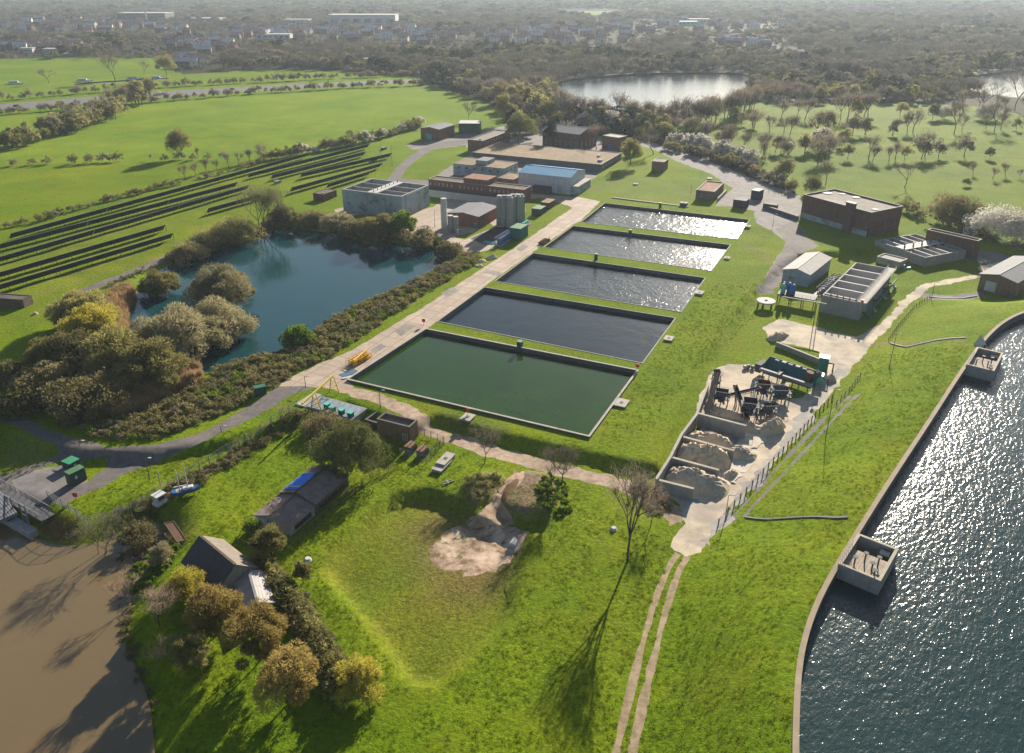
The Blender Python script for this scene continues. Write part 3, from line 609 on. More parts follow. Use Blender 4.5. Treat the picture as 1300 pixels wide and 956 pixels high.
def hollow(mb, lx, ly, t, z0, z1, m=0):
    """four walls with mitred tops"""
    return ring(mb, [(t, t), (lx - t, t), (lx - t, ly - t), (t, ly - t)], [(0, 0), (lx, 0), (lx, ly), (0, ly)], z0, z1, m)
def flat_house(name, label, cat, S, wall='brick', roof='felt', par=.5, group=None, wname='wall', cap='conc_pale'):
    r = thing(name, label, cat, S['o'], S['ang'], group); lx, ly, h = S['lx'], S['ly'], S['h']
    hollow(MB(), lx, ly, .35, -1.2, h); w = MB(); hollow(w, lx, ly, .35, -1.5, h); w.build(wname, M[wall], r)
    c = MB(); c.box(.35, lx - .35, .35, ly - .35, h - par - .3, h - par); c.build('roof', M[roof], r)
    c = MB(); ring(c, [(.4, .4), (lx - .4, .4), (lx - .4, ly - .4), (.4, ly - .4)], [(-.08, -.08), (lx + .08, -.08), (lx + .08, ly + .08), (-.08, ly + .08)], h, h + .12); c.build('coping', M[cap], r)
    return r
def gable_house(name, label, cat, S, rise, axis='x', wall='brick', roof='sheet', over=.35, group=None, ridge='galv', roof2=None):
    """h = eaves; ridge along local x or y"""
    r = thing(name, label, cat, S['o'], S['ang'], group); lx, ly, h = S['lx'], S['ly'], S['h']
    w = MB()
    if axis == 'x':
        vs = [(0, 0, -1.5), (lx, 0, -1.5), (lx, ly, -1.5), (0, ly, -1.5), (0, 0, h), (lx, 0, h), (lx, ly, h), (0, ly, h), (0, ly / 2, h + rise), (lx, ly / 2, h + rise)]
        w.add(vs, [(0, 1, 5, 4), (1, 2, 6, 9, 5), (2, 3, 7, 6), (3, 0, 4, 8, 7)])
        sl = rise / (ly / 2); A = [((-over, -over, h - over * sl), (lx + over, -over, h - over * sl), (lx + over, ly / 2, h + rise), (-over, ly / 2, h + rise)), ((-over, ly + over, h - over * sl), (lx + over, ly + over, h - over * sl), (lx + over, ly / 2, h + rise), (-over, ly / 2, h + rise))]
        rd = ((-over, ly / 2, h + rise + .2), (lx + over, ly / 2, h + rise + .2))
    else:
        vs = [(0, 0, -1.5), (lx, 0, -1.5), (lx, ly, -1.5), (0, ly, -1.5), (0, 0, h), (lx, 0, h), (lx, ly, h), (0, ly, h), (lx / 2, 0, h + rise), (lx / 2, ly, h + rise)]
        w.add(vs, [(0, 1, 5, 8, 4), (1, 2, 6, 5), (2, 3, 7, 9, 6), (3, 0, 4, 7)])
        sl = rise / (lx / 2); A = [((-over, -over, h - over * sl), (-over, ly + over, h - over * sl), (lx / 2, ly + over, h + rise), (lx / 2, -over, h + rise)), ((lx + over, -over, h - over * sl), (lx + over, ly + over, h - over * sl), (lx / 2, ly + over, h + rise), (lx / 2, -over, h + rise))]
        rd = ((lx / 2, -over, h + rise + .2), (lx / 2, ly + over, h + rise + .2))
    w.build('wall', M[wall], r)
    for i, q in enumerate(A):
        m = MB(); m.add([(*p[:2], p[2] + .03) for p in q] + [(*p[:2], p[2] + .17) for p in q], [(0, 1, 2, 3), (4, 5, 6, 7), (0, 1, 5, 4), (1, 2, 6, 5), (2, 3, 7, 6), (3, 0, 4, 7)]); m.build('roof_slope', M[roof2 if roof2 and i else roof], r)
    m = MB(); m.bar(rd[0], rd[1], .45, .12); m.build('ridge_cap', M[ridge], r)
    return r

# ---------------------------------------------------------------- the five settling pools
PN = ['green water, nearest the camera', 'dark water, second from the camera', 'dark water with glints, in the middle of the five', 'rippled grey water, second from the far end', 'blazing sunlit water, farthest from the camera']
for i, p in enumerate(POOLS):
    zw, zt = ((-.75, .55), (-1.3, .12), (-1.3, .12), (-1.2, .12), (-1.0, .12))[i]
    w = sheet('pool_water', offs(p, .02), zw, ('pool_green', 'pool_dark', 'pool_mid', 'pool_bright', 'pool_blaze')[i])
    r = thing('pool_wall', 'concrete wall round the pool of ' + PN[i], 'pool wall', (*p[0], 0)); x0, y0 = p[0]; q = [(a - x0, b - y0) for a, b in p]
    m = MB(); ring(m, q, offs(q, .4 if i == 0 else .22), -3.2, zt - .1); m.build('wall_face', M['conc_dark'], r)  # inner face coloured dark for the shadow it lies in
    m = MB(); ring(m, offs(q, -.05), offs(q, .55 if i == 0 else .28), zt - .1, zt); m.build('coping', M['conc_pale' if i == 0 else 'conc'], r)
    if i:   # the near wall also shows a low pale kerb in the grass
        pass

# ---------------------------------------------------------------- reservoir wall
r = thing('reservoir_wall', 'long curving concrete wall between the grass bank and the reservoir', 'reservoir wall', (0, 0, 0))
def ribbon(line, w0, w1, z0, z1, mb):
    n = len(line); vs = []
    for i in range(n):
        a = Vector(line[max(i - 1, 0)]); b = Vector(line[min(i + 1, n - 1)]); d = (b - a).normalized(); nr = Vector((d.y, -d.x)); p = Vector(line[i])
        for w, z in ((w0, z0), (w1, z0), (w1, z1), (w0, z1)): q = p + nr * w; vs.append((q.x, q.y, z))
    fs = [tuple(i * 4 + k for k in (0, 1, 5, 4)) for i in range(0)]
    for i in range(n - 1):
        b = i * 4
        for k in range(4): fs.append((b + k, b + (k + 1) % 4, b + 4 + (k + 1) % 4, b + 4 + k))
    fs += [(0, 1, 2, 3), tuple((n - 1) * 4 + k for k in (3, 2, 1, 0))]
    return mb.add(vs, fs)
m = MB(); ribbon(WALL, 0, .7, ZR - 5, ZR + .05, m); m.build('wall_face', M['conc_dark'], r, smooth=False)
m = MB(); ribbon(WALL, -.1, .78, ZR + .053, ZR + .3, m); m.build('coping', mat_flat('tan_coping', (.30, .24, .16), .85, .2, .6, dirt=(.26, .22, .16), world=True), r)

# ---------------------------------------------------------------- northern works
S = spec((511, 277), 250, (441, 238), (550, 236), ang=SITE)
r = thing('filter_house', 'large stained pale blue concrete tank block with a white gangway between open tanks', 'filter house', S['o'], S['ang']); lx, ly, h = S['lx'], S['ly'], S['h']
m = MB(); hollow(m, lx, ly, .5, -1.5, h); m.build('wall', M['render_blue'], r)
m = MB(); m.box(.5, lx - .5, .5, ly - .5, -1, h - 4.5); m.build('tank_floor', M['conc_dark'], r)
m = MB(); hollow(m, lx, ly, .9, h, h + .18); m.build('parapet', M['conc'], r)
m = MB(); m.box(.9, lx - .9, ly * .42, ly * .58, h - .3, h + .22); m.build('gangway', M['conc_white'], r)
for k in range(1, 3):
    m = MB(); a = lx * k / 3
    m.box(a - .25, a + .25, .5, ly * .42, h - 4.4, h - .1); m.build('tank_wall', M['conc'], r)
    m = MB(); m.box(a - .25, a + .25, ly * .58, ly - .5, h - 4.4, h - .1); m.build('tank_wall', M['conc'], r)
for k in range(7):
    m = MB(); m.cyl(2 + k * (lx - 4) / 6, ly * .5, h + .22, h + 1.2, .18, 8); m.build('valve_post', M['steel_dk'], r)
for k in range(2): m = MB(); m.box(-.12, 0, ly * (k + .9) / 7, ly * (k + .9) / 7 + .5, -1, h - .4); m.build('buttress', M['render_blue'], r)
for k in range(1): m = MB(); m.box(lx * (k + 4.7) / 6, lx * (k + .7) / 6 + .4, -.25, 0, -1, h - .2); m.build('pilaster', M['render_blue'], r)

S = spec((665, 259), 241, (546, 226.5), (671, 236), ang=SITE); S['ly'] = S['ly']
r = flat_house('filter_gallery', 'long low red brick gallery with small arched windows and a raised lantern', 'gallery building', S, 'brick', 'felt_dark', .25)
ly, h = S['ly'], S['h']
for k in range(22):
    if k in (8, 15): continue
    m = MB(); a = ly * (k + .5) / 22; z = h - 2.9
    m.add([(-.05, a - .4, z), (-.05, a + .4, z), (-.05, a + .4, z + 1.2), (-.05, a + .25, z + 1.5), (-.05, a, z + 1.62), (-.05, a - .25, z + 1.5), (-.05, a - .4, z + 1.2)] + [(.0, a, z)], [(0, 1, 2, 3, 4, 5, 6)]); m.build('arched_window', M['conc_pale'], r)
m = MB(); m.box(1, S['lx'] + 3, ly * .38, ly * .63, h - .3, h + 2.2); b = m.build('roof_lantern', M['brick'], r)
m = MB(); m.box(.8, S['lx'] + 3.2, ly * .38 - .2, ly * .63 + .2, h + 2.2, h + 2.45); m.build('lantern_roof', M['felt_red'], b)
m = MB(); m.box(-6.0, 0, 0, ly, -1, h - 4.1); m.build('shaded_deck', M['conc_dark'], r)  # dark deck colour stands for the shadow below the brick front
m = MB(); m.box(-6.6, -6.05, -2, ly, -1, h - 3.7); m.build('channel_wall', M['conc_white'], r)

S = spec((607.7, 290), 275.4, (570.8, 269), (630.8, 262.3), ang=SITE)
r = gable_house('workshop', 'small red brick workshop with grey sheet roof and pale ridge beside the white silo', 'workshop', S, 1.0, 'x', 'brick', 'sheet')
win(r, S, 'l', 1.6, 0, 1.2, 2.1, 'teal_dk', name='door', fname='door_frame')

def silo(px, py, top, rad, mat, label, name='silo', n=20, cone=.0, group=None):
    x, y, z = T(px, py); h = ztop(y, top) - z; r = thing(name, label, 'silo', (x, y, z), 0, group)
    m = MB(); m.cyl(0, 0, -.5, h, rad, n); m.build('silo_body', M[mat], r, smooth=False)
    m = MB(); m.cyl(0, 0, h, h + .25, rad + .06, n, rad * (.8 if cone else 1.02)); m.build('silo_top', M['conc_white'], r)
    m = MB(); m.bar((-rad - .12, -.1, 0), (-rad - .12, -.1, h), .08); m.bar((-rad - .12, .4, 0), (-rad - .12, .4, h), .08)
    for k in range(int(h / .6)): m.bar((-rad - .12, -.1, k * .6 + .3), (-rad - .12, .4, k * .6 + .3), .05)
    m.build('ladder', M['steel'], r); return r, h
silo(564.4, 291, 252.5, 1.25, 'white', 'tall slim white silo left of the brick workshop')
silo(572.5, 294.5, 274, 1.15, 'conc', 'short grey concrete silo at the foot of the white silo, nearer the pond')
silo(579, 295, 275.5, 1.1, 'conc', 'short grey concrete silo at the corner of the brick workshop, right of its twin')
m = MB(); x, y, z = T(581, 297)
m = MB(); m.cyl(0, 0, 0, 2.0, .55, 10, .35); o = m.build('dosing_cone', M['white']); o.location = (x, y, z); tag(o, 'small white cone standing in front of the two short concrete silos', 'cone')
# silo cluster
S = spec((644, 289), 250.5, (631.5, 249), (664, 250), ang=SITE); h = S['h']
cx = [(634.5, 285.5), (640.6, 287), (646.8, 288), (651, 284.5), (657, 283), (661.5, 280)]
for k, (a, b) in enumerate(cx):
    lab = ['leftmost', 'second from the left', 'third from the left', 'fourth from the left', 'fifth from the left with green pipe,', 'rightmost'][k]
    r, hh = silo(a, b, 251 + (k > 2) * -1.5, 1.45, 'conc', f'tall grey silo, {lab} in the cluster by the road', group='tall grey silos in the cluster by the road')
    m = MB(); m.box(-1.0, 1.0, -.9, .9, hh + .26, hh + 1.1); m.build('filter_hood', M['conc_white' if k % 2 == 0 else 'galv'], r)
    if k > 2: m = MB(); m.tube([(1.55, -.6, 0), (1.55, -.6, hh)], .16); m.build('pipe', M['teal' if k == 4 else 'teal_dk'], r)

S = spec((661, 306), 291, (648, 288.5), (669, 285), ang=SITE)
def container(S, label, wall, roof, cat='container', name='container', ribs=True, doors=True, group=None):
    r = thing(name, label, cat, S['o'], S['ang'], group); lx, ly, h = S['lx'], S['ly'], S['h']
    m = MB(); m.box(0, lx, 0, ly, .1, h); m.build('container_body', M[wall], r)
    m = MB(); m.box(-.06, lx + .06, -.06, ly + .06, h + .003, h + .12); m.build('roof', M[roof], r)
    if ribs:
        m = MB()
        for k in range(int(lx / .5)): m.box(k * .5 + .1, k * .5 + .28, -.06, 0, .2, h - .1)
        m.build('rib_panel', M[wall], r)
    if doors:
        for k in (0, 1): m = MB(); m.box(-.08, -.003, .1 + k * ly / 2, ly / 2 - .05 + k * ly / 2, .2, h - .15); m.build('door', M[wall], r)
    return r
container(S, 'green site container with a yellowed roof beside the blue dosing tanks', 'teal_dk', 'green_roof')
a = T(636, 313); b = T(652, 299)
ang = SITE; r = thing('dosing_rig', 'long rack of blue dosing tanks in a pale steel frame beside the main road', 'dosing rig', a, ang)
for k in range(6):
    m = MB(); m.cyl(1.2 + k * 2.0, 1.4, .4, 2.9, .85, 12); m.build('blue_tank', M['blue'], r); 
m = MB(); m.box(0, 12.6, 0, 3, 0, .4); m.build('plinth', M['conc'], r)
m = MB()
for k in range(7):
    for yy in (.2, 2.8): m.bar((.1 + k * 2.05, yy, .4), (.1 + k * 2.05, yy, 3.4), .14)
    m.bar((.1 + k * 2.05, .2, 3.4), (.1 + k * 2.05, 2.8, 3.4), .14)
for yy in (.2, 2.8): m.bar((0, yy, 3.4), (12.5, yy, 3.4), .16)
m.build('steel_frame', M['galv'], r)
r = thing('pipe_stack', 'bundle of blue pipes lying on the dark hardstand', 'pipe stack', T(613, 309), ang - 1.5)
for k in range(7): m = MB(); m.tube([(0, k * .42, .2), (4.5 + (k % 3) * .4, k * .42, .2)], .18); m.build('blue_pipe', M['blue' if k % 2 else 'teal'], r)
r = thing('pump_skid', 'teal pump skid with white pipes beyond the yellow roofed container', 'pump skid', T(668, 289), SITE)
m = MB(); m.box(0, 6, 0, 3.5, 0, .3); m.build('base_frame', M['steel'], r)
for k in range(3): m = MB(); m.cyl(1 + k * 2, 1.7, .3, 1.9, .7, 12); m.build('pump_body', M['teal'], r)
m = MB(); m.tube([(0, .5, 1.2), (6, .5, 1.2)], .2); m.tube([(0, 3, .8), (6, 3, .8)], .2); m.build('pipe', M['galv'], r)
S = spec((686, 274), 266, (676, 264), (691, 261.5), ang=SITE); container(S, 'small dark green tank box with pale green lid on the grass right of the silos', 'green_dk', 'green_roof', doors=False)
S = spec((697, 266), 258, (686, 257), (703, 253), ang=SITE); container(S, 'rusty brown skip standing behind the small green tank box', 'rust', 'felt_brown', doors=False, name='skip', cat='skip')

# blue roofed shed
S = spec((724, 247.5), 226, (661.5, 217.5), (735, 215), ang=SITE)
r = gable_house('blue_roofed_shed', 'white clad shed with bright blue roof between the works buildings', 'shed', S, 2.0, 'y', 'clad_white', 'sheet_blue', .2, ridge='blue'); lx, ly, h = S['lx'], S['ly'], S['h']
m = MB(); m.box(-3.2, -.02, ly * .35, ly * .68, 0, 3.4); m.build('lean_to', M['steel_dk'], r)
win(r, S, 'l', ly * .2, 0, 3, 4, 'clad', name='roller_door', fname='door_frame'); wins(r, S, 'r', 4, 2.5, 1.5, 1.2)
m = MB(); m.box(1, lx - .5, -3.6, -.02, 0, 4.2); b = m.build('side_annexe', M['render_blue'], r)
m = MB(); m.box(.7, lx - .2, -3.9, -.02, 4.203, 4.5); m.build('annexe_roof', M['conc_pale'], b)
r = thing('pump_group', 'teal pumps and pipework standing at the corner of the blue roofed shed', 'pumps', T(716, 246), SITE)
for k in range(4): m = MB(); m.cyl(k * 1.7, (k % 2) * 1.5, 0, 1.5 + .4 * (k % 2), .6, 10); m.build('pump_body', M['teal' if k % 2 else 'render_blue'], r)
m = MB(); m.tube([(-1, -1, .7), (5, -1, .7), (5, 2.5, .7)], .18); m.build('pipe', M['steel'], r)

# big covered reservoir roof
S = spec((763, 218), 209, (605, 191.5), (787, 194), ang=SITE)
r = flat_house('covered_basin', 'very wide flat building with mossy brown roof behind the blue roofed shed', 'flat building', S, 'conc_dark', 'felt_brown', .15, cap='conc'); lx, ly, h = S['lx'], S['ly'], S['h']
wins(r, S, 'r', 7, h - 2.2, 1.6, 1.2)
m = MB(); m.box(lx * .55, lx * .6, ly * .1, ly * .12, h - .1, h + .8); m.build('roof_vent', M['conc_white'], r)
m = MB(); m.box(lx * .2, lx * .25, ly * .03, ly * .06, h - .1, h + .9); m.build('roof_vent', M['galv'], r)
S = spec((640, 229), 214, (571, 209), (656.5, 206), ang=SITE)
r = flat_house('chemical_house', 'low pale blue rendered block with worn buff roof left of the blue roofed shed', 'works block', S, 'render_blue', 'felt_brown', .1); lx, ly, h = S['lx'], S['ly'], S['h']
wins(r, S, 'l', 6, h - 2.6, 1.6, 1.3); wins(r, S, 'r', 3, h - 2.6, 1.4, 1.2)
m = MB(); m.box(lx * .25, lx * .8, ly * .4, ly * .62, h - .2, h + 1.9); b = m.build('roof_room', M['render_blue'], r)
m = MB(); m.box(lx * .25 - .2, lx * .8 + .2, ly * .4 - .2, ly * .62 + .2, h + 1.903, h + 2.1); m.build('roof_room_top', M['sheet'], b)
S = spec((652, 236), 228, (632, 226), (664, 221), ang=SITE); flat_house('low_store', 'low brown store tucked beside the blue roofed shed', 'store', S, 'brick_brown', 'felt_brown', .1)
S = spec((613, 193), 179, (596, 176.5), (643, 166), ang=None)
r = flat_house('office_block', 'two storey red brick office with pale flat roof at the north end', 'office', S, 'brick', 'felt', .3); wins(r, S, 'r', 9, S['h'] - 2.2, 1.3, 1.4); wins(r, S, 'r', 9, .9, 1.3, 1.4)
m = MB(); m.cyl(4, 4, S['h'] - .3, S['h'] + .5, .8, 10); m.build('roof_light', M['conc_white'], r)
S = spec((557.7, 178.5), 164.6, (536, 162), (571, 158), ang=SITE)
r = gable_house('boiler_house', 'brick shed with grey sheet roof and teal door alone at the north field edge', 'brick shed', S, 1.1, 'x', 'brick', 'sheet'); win(r, S, 'l', S['ly'] * .55, 0, 3.4, 3.8, 'teal', name='roller_door', fname='door_frame')
S = spec((609, 170), 157, (582, 157), (612, 153), ang=None); container(S, 'long dark green shelter with a white roof edge against the northern trees', 'green_dk', 'conc_white', 'shelter', 'shelter', doors=False)
S = spec((735, 192), 171, (694, 164), (750, 164), ang=None)
r = gable_house('engine_house', 'brick engine house with slate blue roof half hidden in trees', 'engine house', S, 2.6, 'y', 'brick_dark', 'sheet'); wins(r, S, 'l', 7, 2, 1.3, 3.2); wins(r, S, 'r', 4, 2, 1.3, 3.2)
S = spec((785, 192), 175, (767, 171.5), (793, 172), ang=None); r = flat_house('brick_tower_block', 'square red brick block with pale roof and blue doors behind the brown roof', 'brick block', S, 'brick', 'conc_pale', .1); win(r, S, 'l', S['ly'] * .5, 0, 3, 3.4, 'blue', name='door', fname='door_frame')
S = spec((842, 218.5), 206, (828, 204.5), (848, 202), ang=None); flat_house('valve_house', 'small red brick cube with pale plinth on the lawn north of the pools', 'valve house', S, 'brick', 'felt', .1)
S = spec((906, 255), 243.5, (884.5, 240.5), (917, 231.5), ang=None); r = flat_house('brick_store', 'brown brick building with rusty flat roof beyond the farthest pool', 'brick store', S, 'brick_brown', 'felt_red', .3); wins(r, S, 'l', 2, 1.5, 1.2, 1)
m = MB(); m.box(0, S['lx'] * .9, -2.2, -1.6, 0, 1.6); m.build('side_wall', M['conc_pale'], r)
for (a, t, l, rr, lab, w, rf) in (((946, 265), 255.5, (931, 253.5), (952, 252), 'dark open topped skip with a pale sheet on top beyond the far pool', 'steel_dk', 'steel_dk'), ((962, 254.5), 243, (955, 241), (968, 240), 'dark container with a bright white roof on the grey yard', 'steel_dk', 'white'), ((985, 267), 261, (968, 259), (991, 260), 'long low black container at the right end of the grey yard', 'steel_dk', 'steel_dk')):
    container(spec(a, t, l, rr), lab, w, rf)
def slab(px, py, w, d, h, lab, mat='conc_pale', name='chamber_cover', cat='chamber', ang=SITE):
    o_ = T(px, py); r = thing(name, lab, cat, o_, ang); m = MB(); m.box(-w / 2, w / 2, -d / 2, d / 2, -.6, h); m.build('chamber_wall', M[mat], r)
    m = MB(); m.box(-w / 2 - .12, w / 2 + .12, -d / 2 - .12, d / 2 + .12, h + .003, h + .16); m.build('cover_slab', M['conc_pale'], r)
    m = MB(); m.box(-.4, .4, -.4, .4, h + .163, h + .26); m.build('hatch', M['steel'], r); return r
slab(868, 261, 2.6, 3.2, 1.4, 'grey concrete chamber at the back edge of the farthest pool', 'conc_dark')
slab(807, 234.5, 2.6, 2.2, .5, 'small white chamber on the left of the lawn north of the pools')
slab(901, 227.5, 3.2, 2.4, .4, 'white slab behind the rusty roofed brown building')
slab(949, 289, 2.6, 2.2, .7, 'concrete chamber off the right end of the farthest pool')
slab(923, 328.5, 2.4, 1.8, .4, 'low grey slab on the grass off the right end of the second far pool')
slab(888, 373, 3.2, 2.4, .5, 'pale slab against the right end of the middle pool')
slab(849, 431, 3.2, 2.4, .4, 'pale slab against the right end of the second near pool')
slab(789, 513, 4.0, 3.0, .35, 'grey slab beside the right wall of the green pool', 'conc')
slab(594, 531, 3.2, 2.6, .3, 'pale slab on the grass below the front wall of the green pool', 'conc_pale')
slab(566, 587, 5.0, 2.2, 1.0, 'upper of two low concrete tanks on the grass below the pump house', 'conc', ang=SITE)
slab(561, 593, 5.0, 2.4, .6, 'lower of two low concrete tanks on the grass below the pump house', 'conc', ang=SITE)
slab(752, 216, 2.4, 1.2, .8, 'pale block on the grass right of the blue roofed shed')
slab(979, 264, 2, 1.4, .3, 'small white block on the grey yard left of the black container')
# dark conduit edge north of the far pool
r = thing('conduit_kerb', 'dark low concrete kerb running along the lawn behind the farthest pool', 'kerb', (0, 0, 0))
a, b = T(777, 251.5), T(874, 263); m = MB(); m.bar((*a[:2], .1), (*b[:2], .1), 1.0, .5); m.build('kerb_stone', M['conc_dark'], r)
# valve kiosks by the pools
def kiosk(px, py, lab, hh=2.4, w=1.1, wall='teal_dk', roof='green_roof', z=None):
    x, y, z0 = T(px, py) if z is None else (*G(px, py, z), z)
    r = thing('valve_kiosk', lab, 'kiosk', (x, y, z0), SITE); m = MB(); m.box(-w / 2, w / 2, -w / 2, w / 2, -1.8, hh); m.build('kiosk_body', M[wall], r)
    m = MB(); m.box(-w / 2 - .12, w / 2 + .12, -w / 2 - .12, w / 2 + .12, hh + .003, hh + .15); m.build('roof', M[roof], r)
    m = MB(); m.box(-w / 2 - .04, -w / 2 - .003, -.35, .35, .1, hh - .3); m.build('door', M['green_dk'], r)
kiosk(838, 264, 'green valve kiosk on the back wall of the farthest pool'); kiosk(800, 296.5, 'dark valve kiosk on the back wall of the second far pool', 1.6)
kiosk(756.5, 330, 'green valve kiosk on the back wall of the middle pool', 2.4); kiosk(660, 442, 'dark valve kiosk on the strip behind the green pool', 2.2, 1.4)

# ---------------------------------------------------------------- right-hand works
S = spec((1100, 303), 270, (1019.5, 247), (1147.5, 262), z0=-.6)
r = flat_house('pumping_station', 'big dark brick pumping station with grey flat roof beside the service road', 'pumping station', S, 'brick_dark', 'felt', .55); lx, ly, h = S['lx'], S['ly'], S['h']
m = MB(); m.box(-.1, -.003, .4, ly - .4, 0, 3.0); m.build('rendered_base', M['render_blue'], r)
m = MB(); m.box(.36, 3.2, ly * .32, ly * .72, h - .5, h + .03); m.build('roof_well', M['steel_dk'], r)
m = MB(); m.box(-1.6, .34, ly * .22, ly * .33, -1, h + 2.0); b = m.build('stair_tower', M['brick_dark'], r)
m = MB(); m.box(-1.8, .6, ly * .21, ly * .34, h + 2.003, h + 2.3); m.build('tower_roof', M['conc_white'], b)
for a, b_, q in ((.85, .6, 1.8), (.84, .8, 1.5), (.35, .1, 1.4), (.62, .93, 2.2)):
    m = MB(); m.cyl(lx * a, ly * b_, h - .54, h - .3, q, 14); m.build('roof_light', M['conc_white'], r)
wins(r, S, 'l', 5, 5.0, 1.2, 1.8, a1=ly * .95, a0=ly * .4, frame='rust'); wins(r, S, 'r', 6, 4.5, 1.2, 2.2, frame='rust')
S = spec((1236, 328), 306, (1179, 291), (1243, 303), z0=-1.2)
r = flat_house('screen_house', 'flat roofed brick building with brown roof behind the right hand open tanks', 'brick building', S, 'brick_dark', 'felt_brown', .6)
S = spec((1172.5, 338), 327, (1112, 305), (1226, 317), z0=-1.5)
r = thing('open_tank_block', 'low concrete block of open tanks with a white deck across its middle', 'tank block', S['o'], S['ang']); lx, ly, h = S['lx'], S['ly'], S['h']
m = MB(); hollow(m, lx, ly, .5, -1.5, h); m.build('wall', M['conc'], r)
m = MB(); m.box(.5, lx - .5, .5, ly - .5, -1, h - 2.6); m.build('tank_floor', M['conc_dark'], r)
m = MB(); m.box(0, lx, ly * .40, ly * .60, h + .003, h + .3); m.build('deck', M['conc_white'], r)
for k in range(1, 5):
    m = MB(); a = lx * k / 5; m.box(a - .3, a + .3, .5, ly * .4, h - 2.5, h + .04); m.build('tank_wall', M['conc_white' if k % 2 else 'conc'], r)
    m = MB(); m.box(a - .3, a + .3, ly * .6, ly - .5, h - 2.5, h + .04); m.build('tank_wall', M['conc_white' if k % 2 else 'conc'], r)
for k in range(9): m = MB(); m.cyl(1.4 + k * lx / 9.4, ly * (.46 + .08 * (k % 2)), h + .3, h + 1.3, .28, 8); m.build('valve_post', M['red' if k in (3, 6) else 'steel_dk'], r)
S = spec((1141, 341), 333, (1115, 325), (1149, 328), z0=-1.7); r = flat_house('inlet_chamber', 'pale concrete chamber between the two sets of open tanks', 'chamber', S, 'conc_pale', 'conc', .2)
m = MB(); m.tube([(1, -1.2, 1.6), (1, -1.6, .2), (3.5, -2.8, .2)], .5); m.build('blue_pipe', M['teal'], r)
# filter bed tank with pipe gallery
S = spec((1090, 407), 385, (1041, 377), (1141.5, 343), z0=ZL)
r = thing('filter_bed', 'long raised concrete filter tank with five open bays and a pipe gallery below', 'filter tank', S['o'], S['ang']); lx, ly, h = S['lx'], S['ly'], S['h']
m = MB(); hollow(m, lx, ly, .45, -1, h); m.build('wall', M['conc'], r)
m = MB(); m.box(.45, lx - .45, .45, ly - .45, -.8, h - 3.2); m.build('tank_floor', M['conc_dark'], r)
for k in range(5): m = MB(); a = 2.2 + (lx - 3) * k / 5; m.box(a - .35, a + .35, 1.9, ly - .5, h - 3, h + .05); m.build('tank_wall', M['conc_white' if k < 5 else 'conc'], r)
m = MB(); m.box(-.2, lx + .1, -1.4, 1.5, h + .06, h + .3); m.build('walkway', M['conc_pale'], r)
m = MB()
for k in range(int(lx / 1.8)):
    a = k * 1.8 + .3
    for yy in (-1.3, 1.4): m.bar((a, yy, h + .3), (a, yy, h + 1.4), .07)
for yy in (-1.3, 1.4):
    for zz in (.85, 1.38): m.bar((0, yy, h + zz), (lx, yy, h + zz), .06)
m.build('handrail', M['galv'], r)
for k in range(6): m = MB(); a = lx * (k + .4) / 6; m.tube([(a, -.1, 2.0), (a, -1.9, 1.9), (a + .2, -2.6, .6), (a + 1.6, -2.7, .4)], .38, 8); m.build('teal_pipe', M['teal'if k % 2 else 'teal_dk'], r)
m = MB(); m.tube([(0, -2.2, 2.6), (lx, -2.2, 2.6)], .3, 8); m.build('main_pipe', M['steel'], r)
for k in range(5): m = MB(); m.cyl(.4, 2 + k * 2, h + .05, h + 1.0, .2, 8); m.build('valve_post', M['steel_dk'], r)
m = MB(); m.cyl(.2, 0, h + .3, h + 1.2, .4, 10); m.build('red_wheel', M['red'], r)
S = spec((1025.4, 365.5), 349, (994.5, 342), (1055, 327.5), z0=ZL)
r = gable_house('plant_shed', 'grey clad shed with pale ribbed roof and light ridge left of the filter tank', 'plant shed', S, 1.3, 'x', 'clad', 'sheet_pale', ridge='conc_white'); win(r, S, 'l', S['ly'] * .62, 0, 2.6, 3.2, 'render_blue', name='roller_door', fname='door_frame')
# pipework between shed and filter tank
r = thing('pipe_gallery', 'tangle of grey pipes and frames between the plant shed and the filter tank', 'pipework', T(1037, 372), S['ang']); rg = random.Random(5)
for k in range(6): m = MB(); y0 = -4 + k * .9; m.tube([(0, y0, .8 + .5 * (k % 3)), (18, y0, .8 + .5 * (k % 3))], .22, 7); m.build('pipe', M[('steel', 'galv', 'steel_dk')[k % 3]], r)
for k in range(9): m = MB(); x0 = 1 + k * 2; m.tube([(x0, -4.5, .2), (x0, -4.5, 2.6), (x0, 0, 2.6), (x0, 0, .2)], .2, 7); m.build('pipe_loop', M[('galv', 'steel')[k % 2]], r)
m = MB(); m.box(-2.5, 21, -6, 1.5, -.8, .1); m.build('base_slab', M['conc_dark'], r)
for k in range(7): m = MB(); m.cyl(1.5 + k * 2.6, -5.2 + (k % 2) * .8, .1, 1.6 + .5 * (k % 3), .5, 10); m.build('pump_body', M[('steel', 'blue', 'galv')[k % 3]], r)
for k in range(5): m = MB(); m.box(.5 + k * 3.6, 1.6 + k * 3.6, -2.6, -1.4, .1, 1.7); m.build('control_cabinet', M[('galv', 'steel')[k % 2]], r)
x, y, z = T(985, 384)
r = thing('raised_deck', 'steel deck on legs carrying blue filters in front of the plant shed', 'platform', (x, y, z), S['ang'] - R(90) + R(8))
m = MB(); m.box(0, 12.5, 0, 5.5, 3.0, 3.25); m.build('deck_plate', M['black'], r)
for a in (.3, 4.2, 8.2, 12.2):
    for b in (.3, 5.2): m = MB(); m.bar((a, b, -.5), (a, b, 3.0), .28); m.build('leg', M['steel_dk'], r)
m = MB()
for a in range(10): m.bar((a * 1.38, .06, 3.25), (a * 1.38, .06, 4.3), .06)
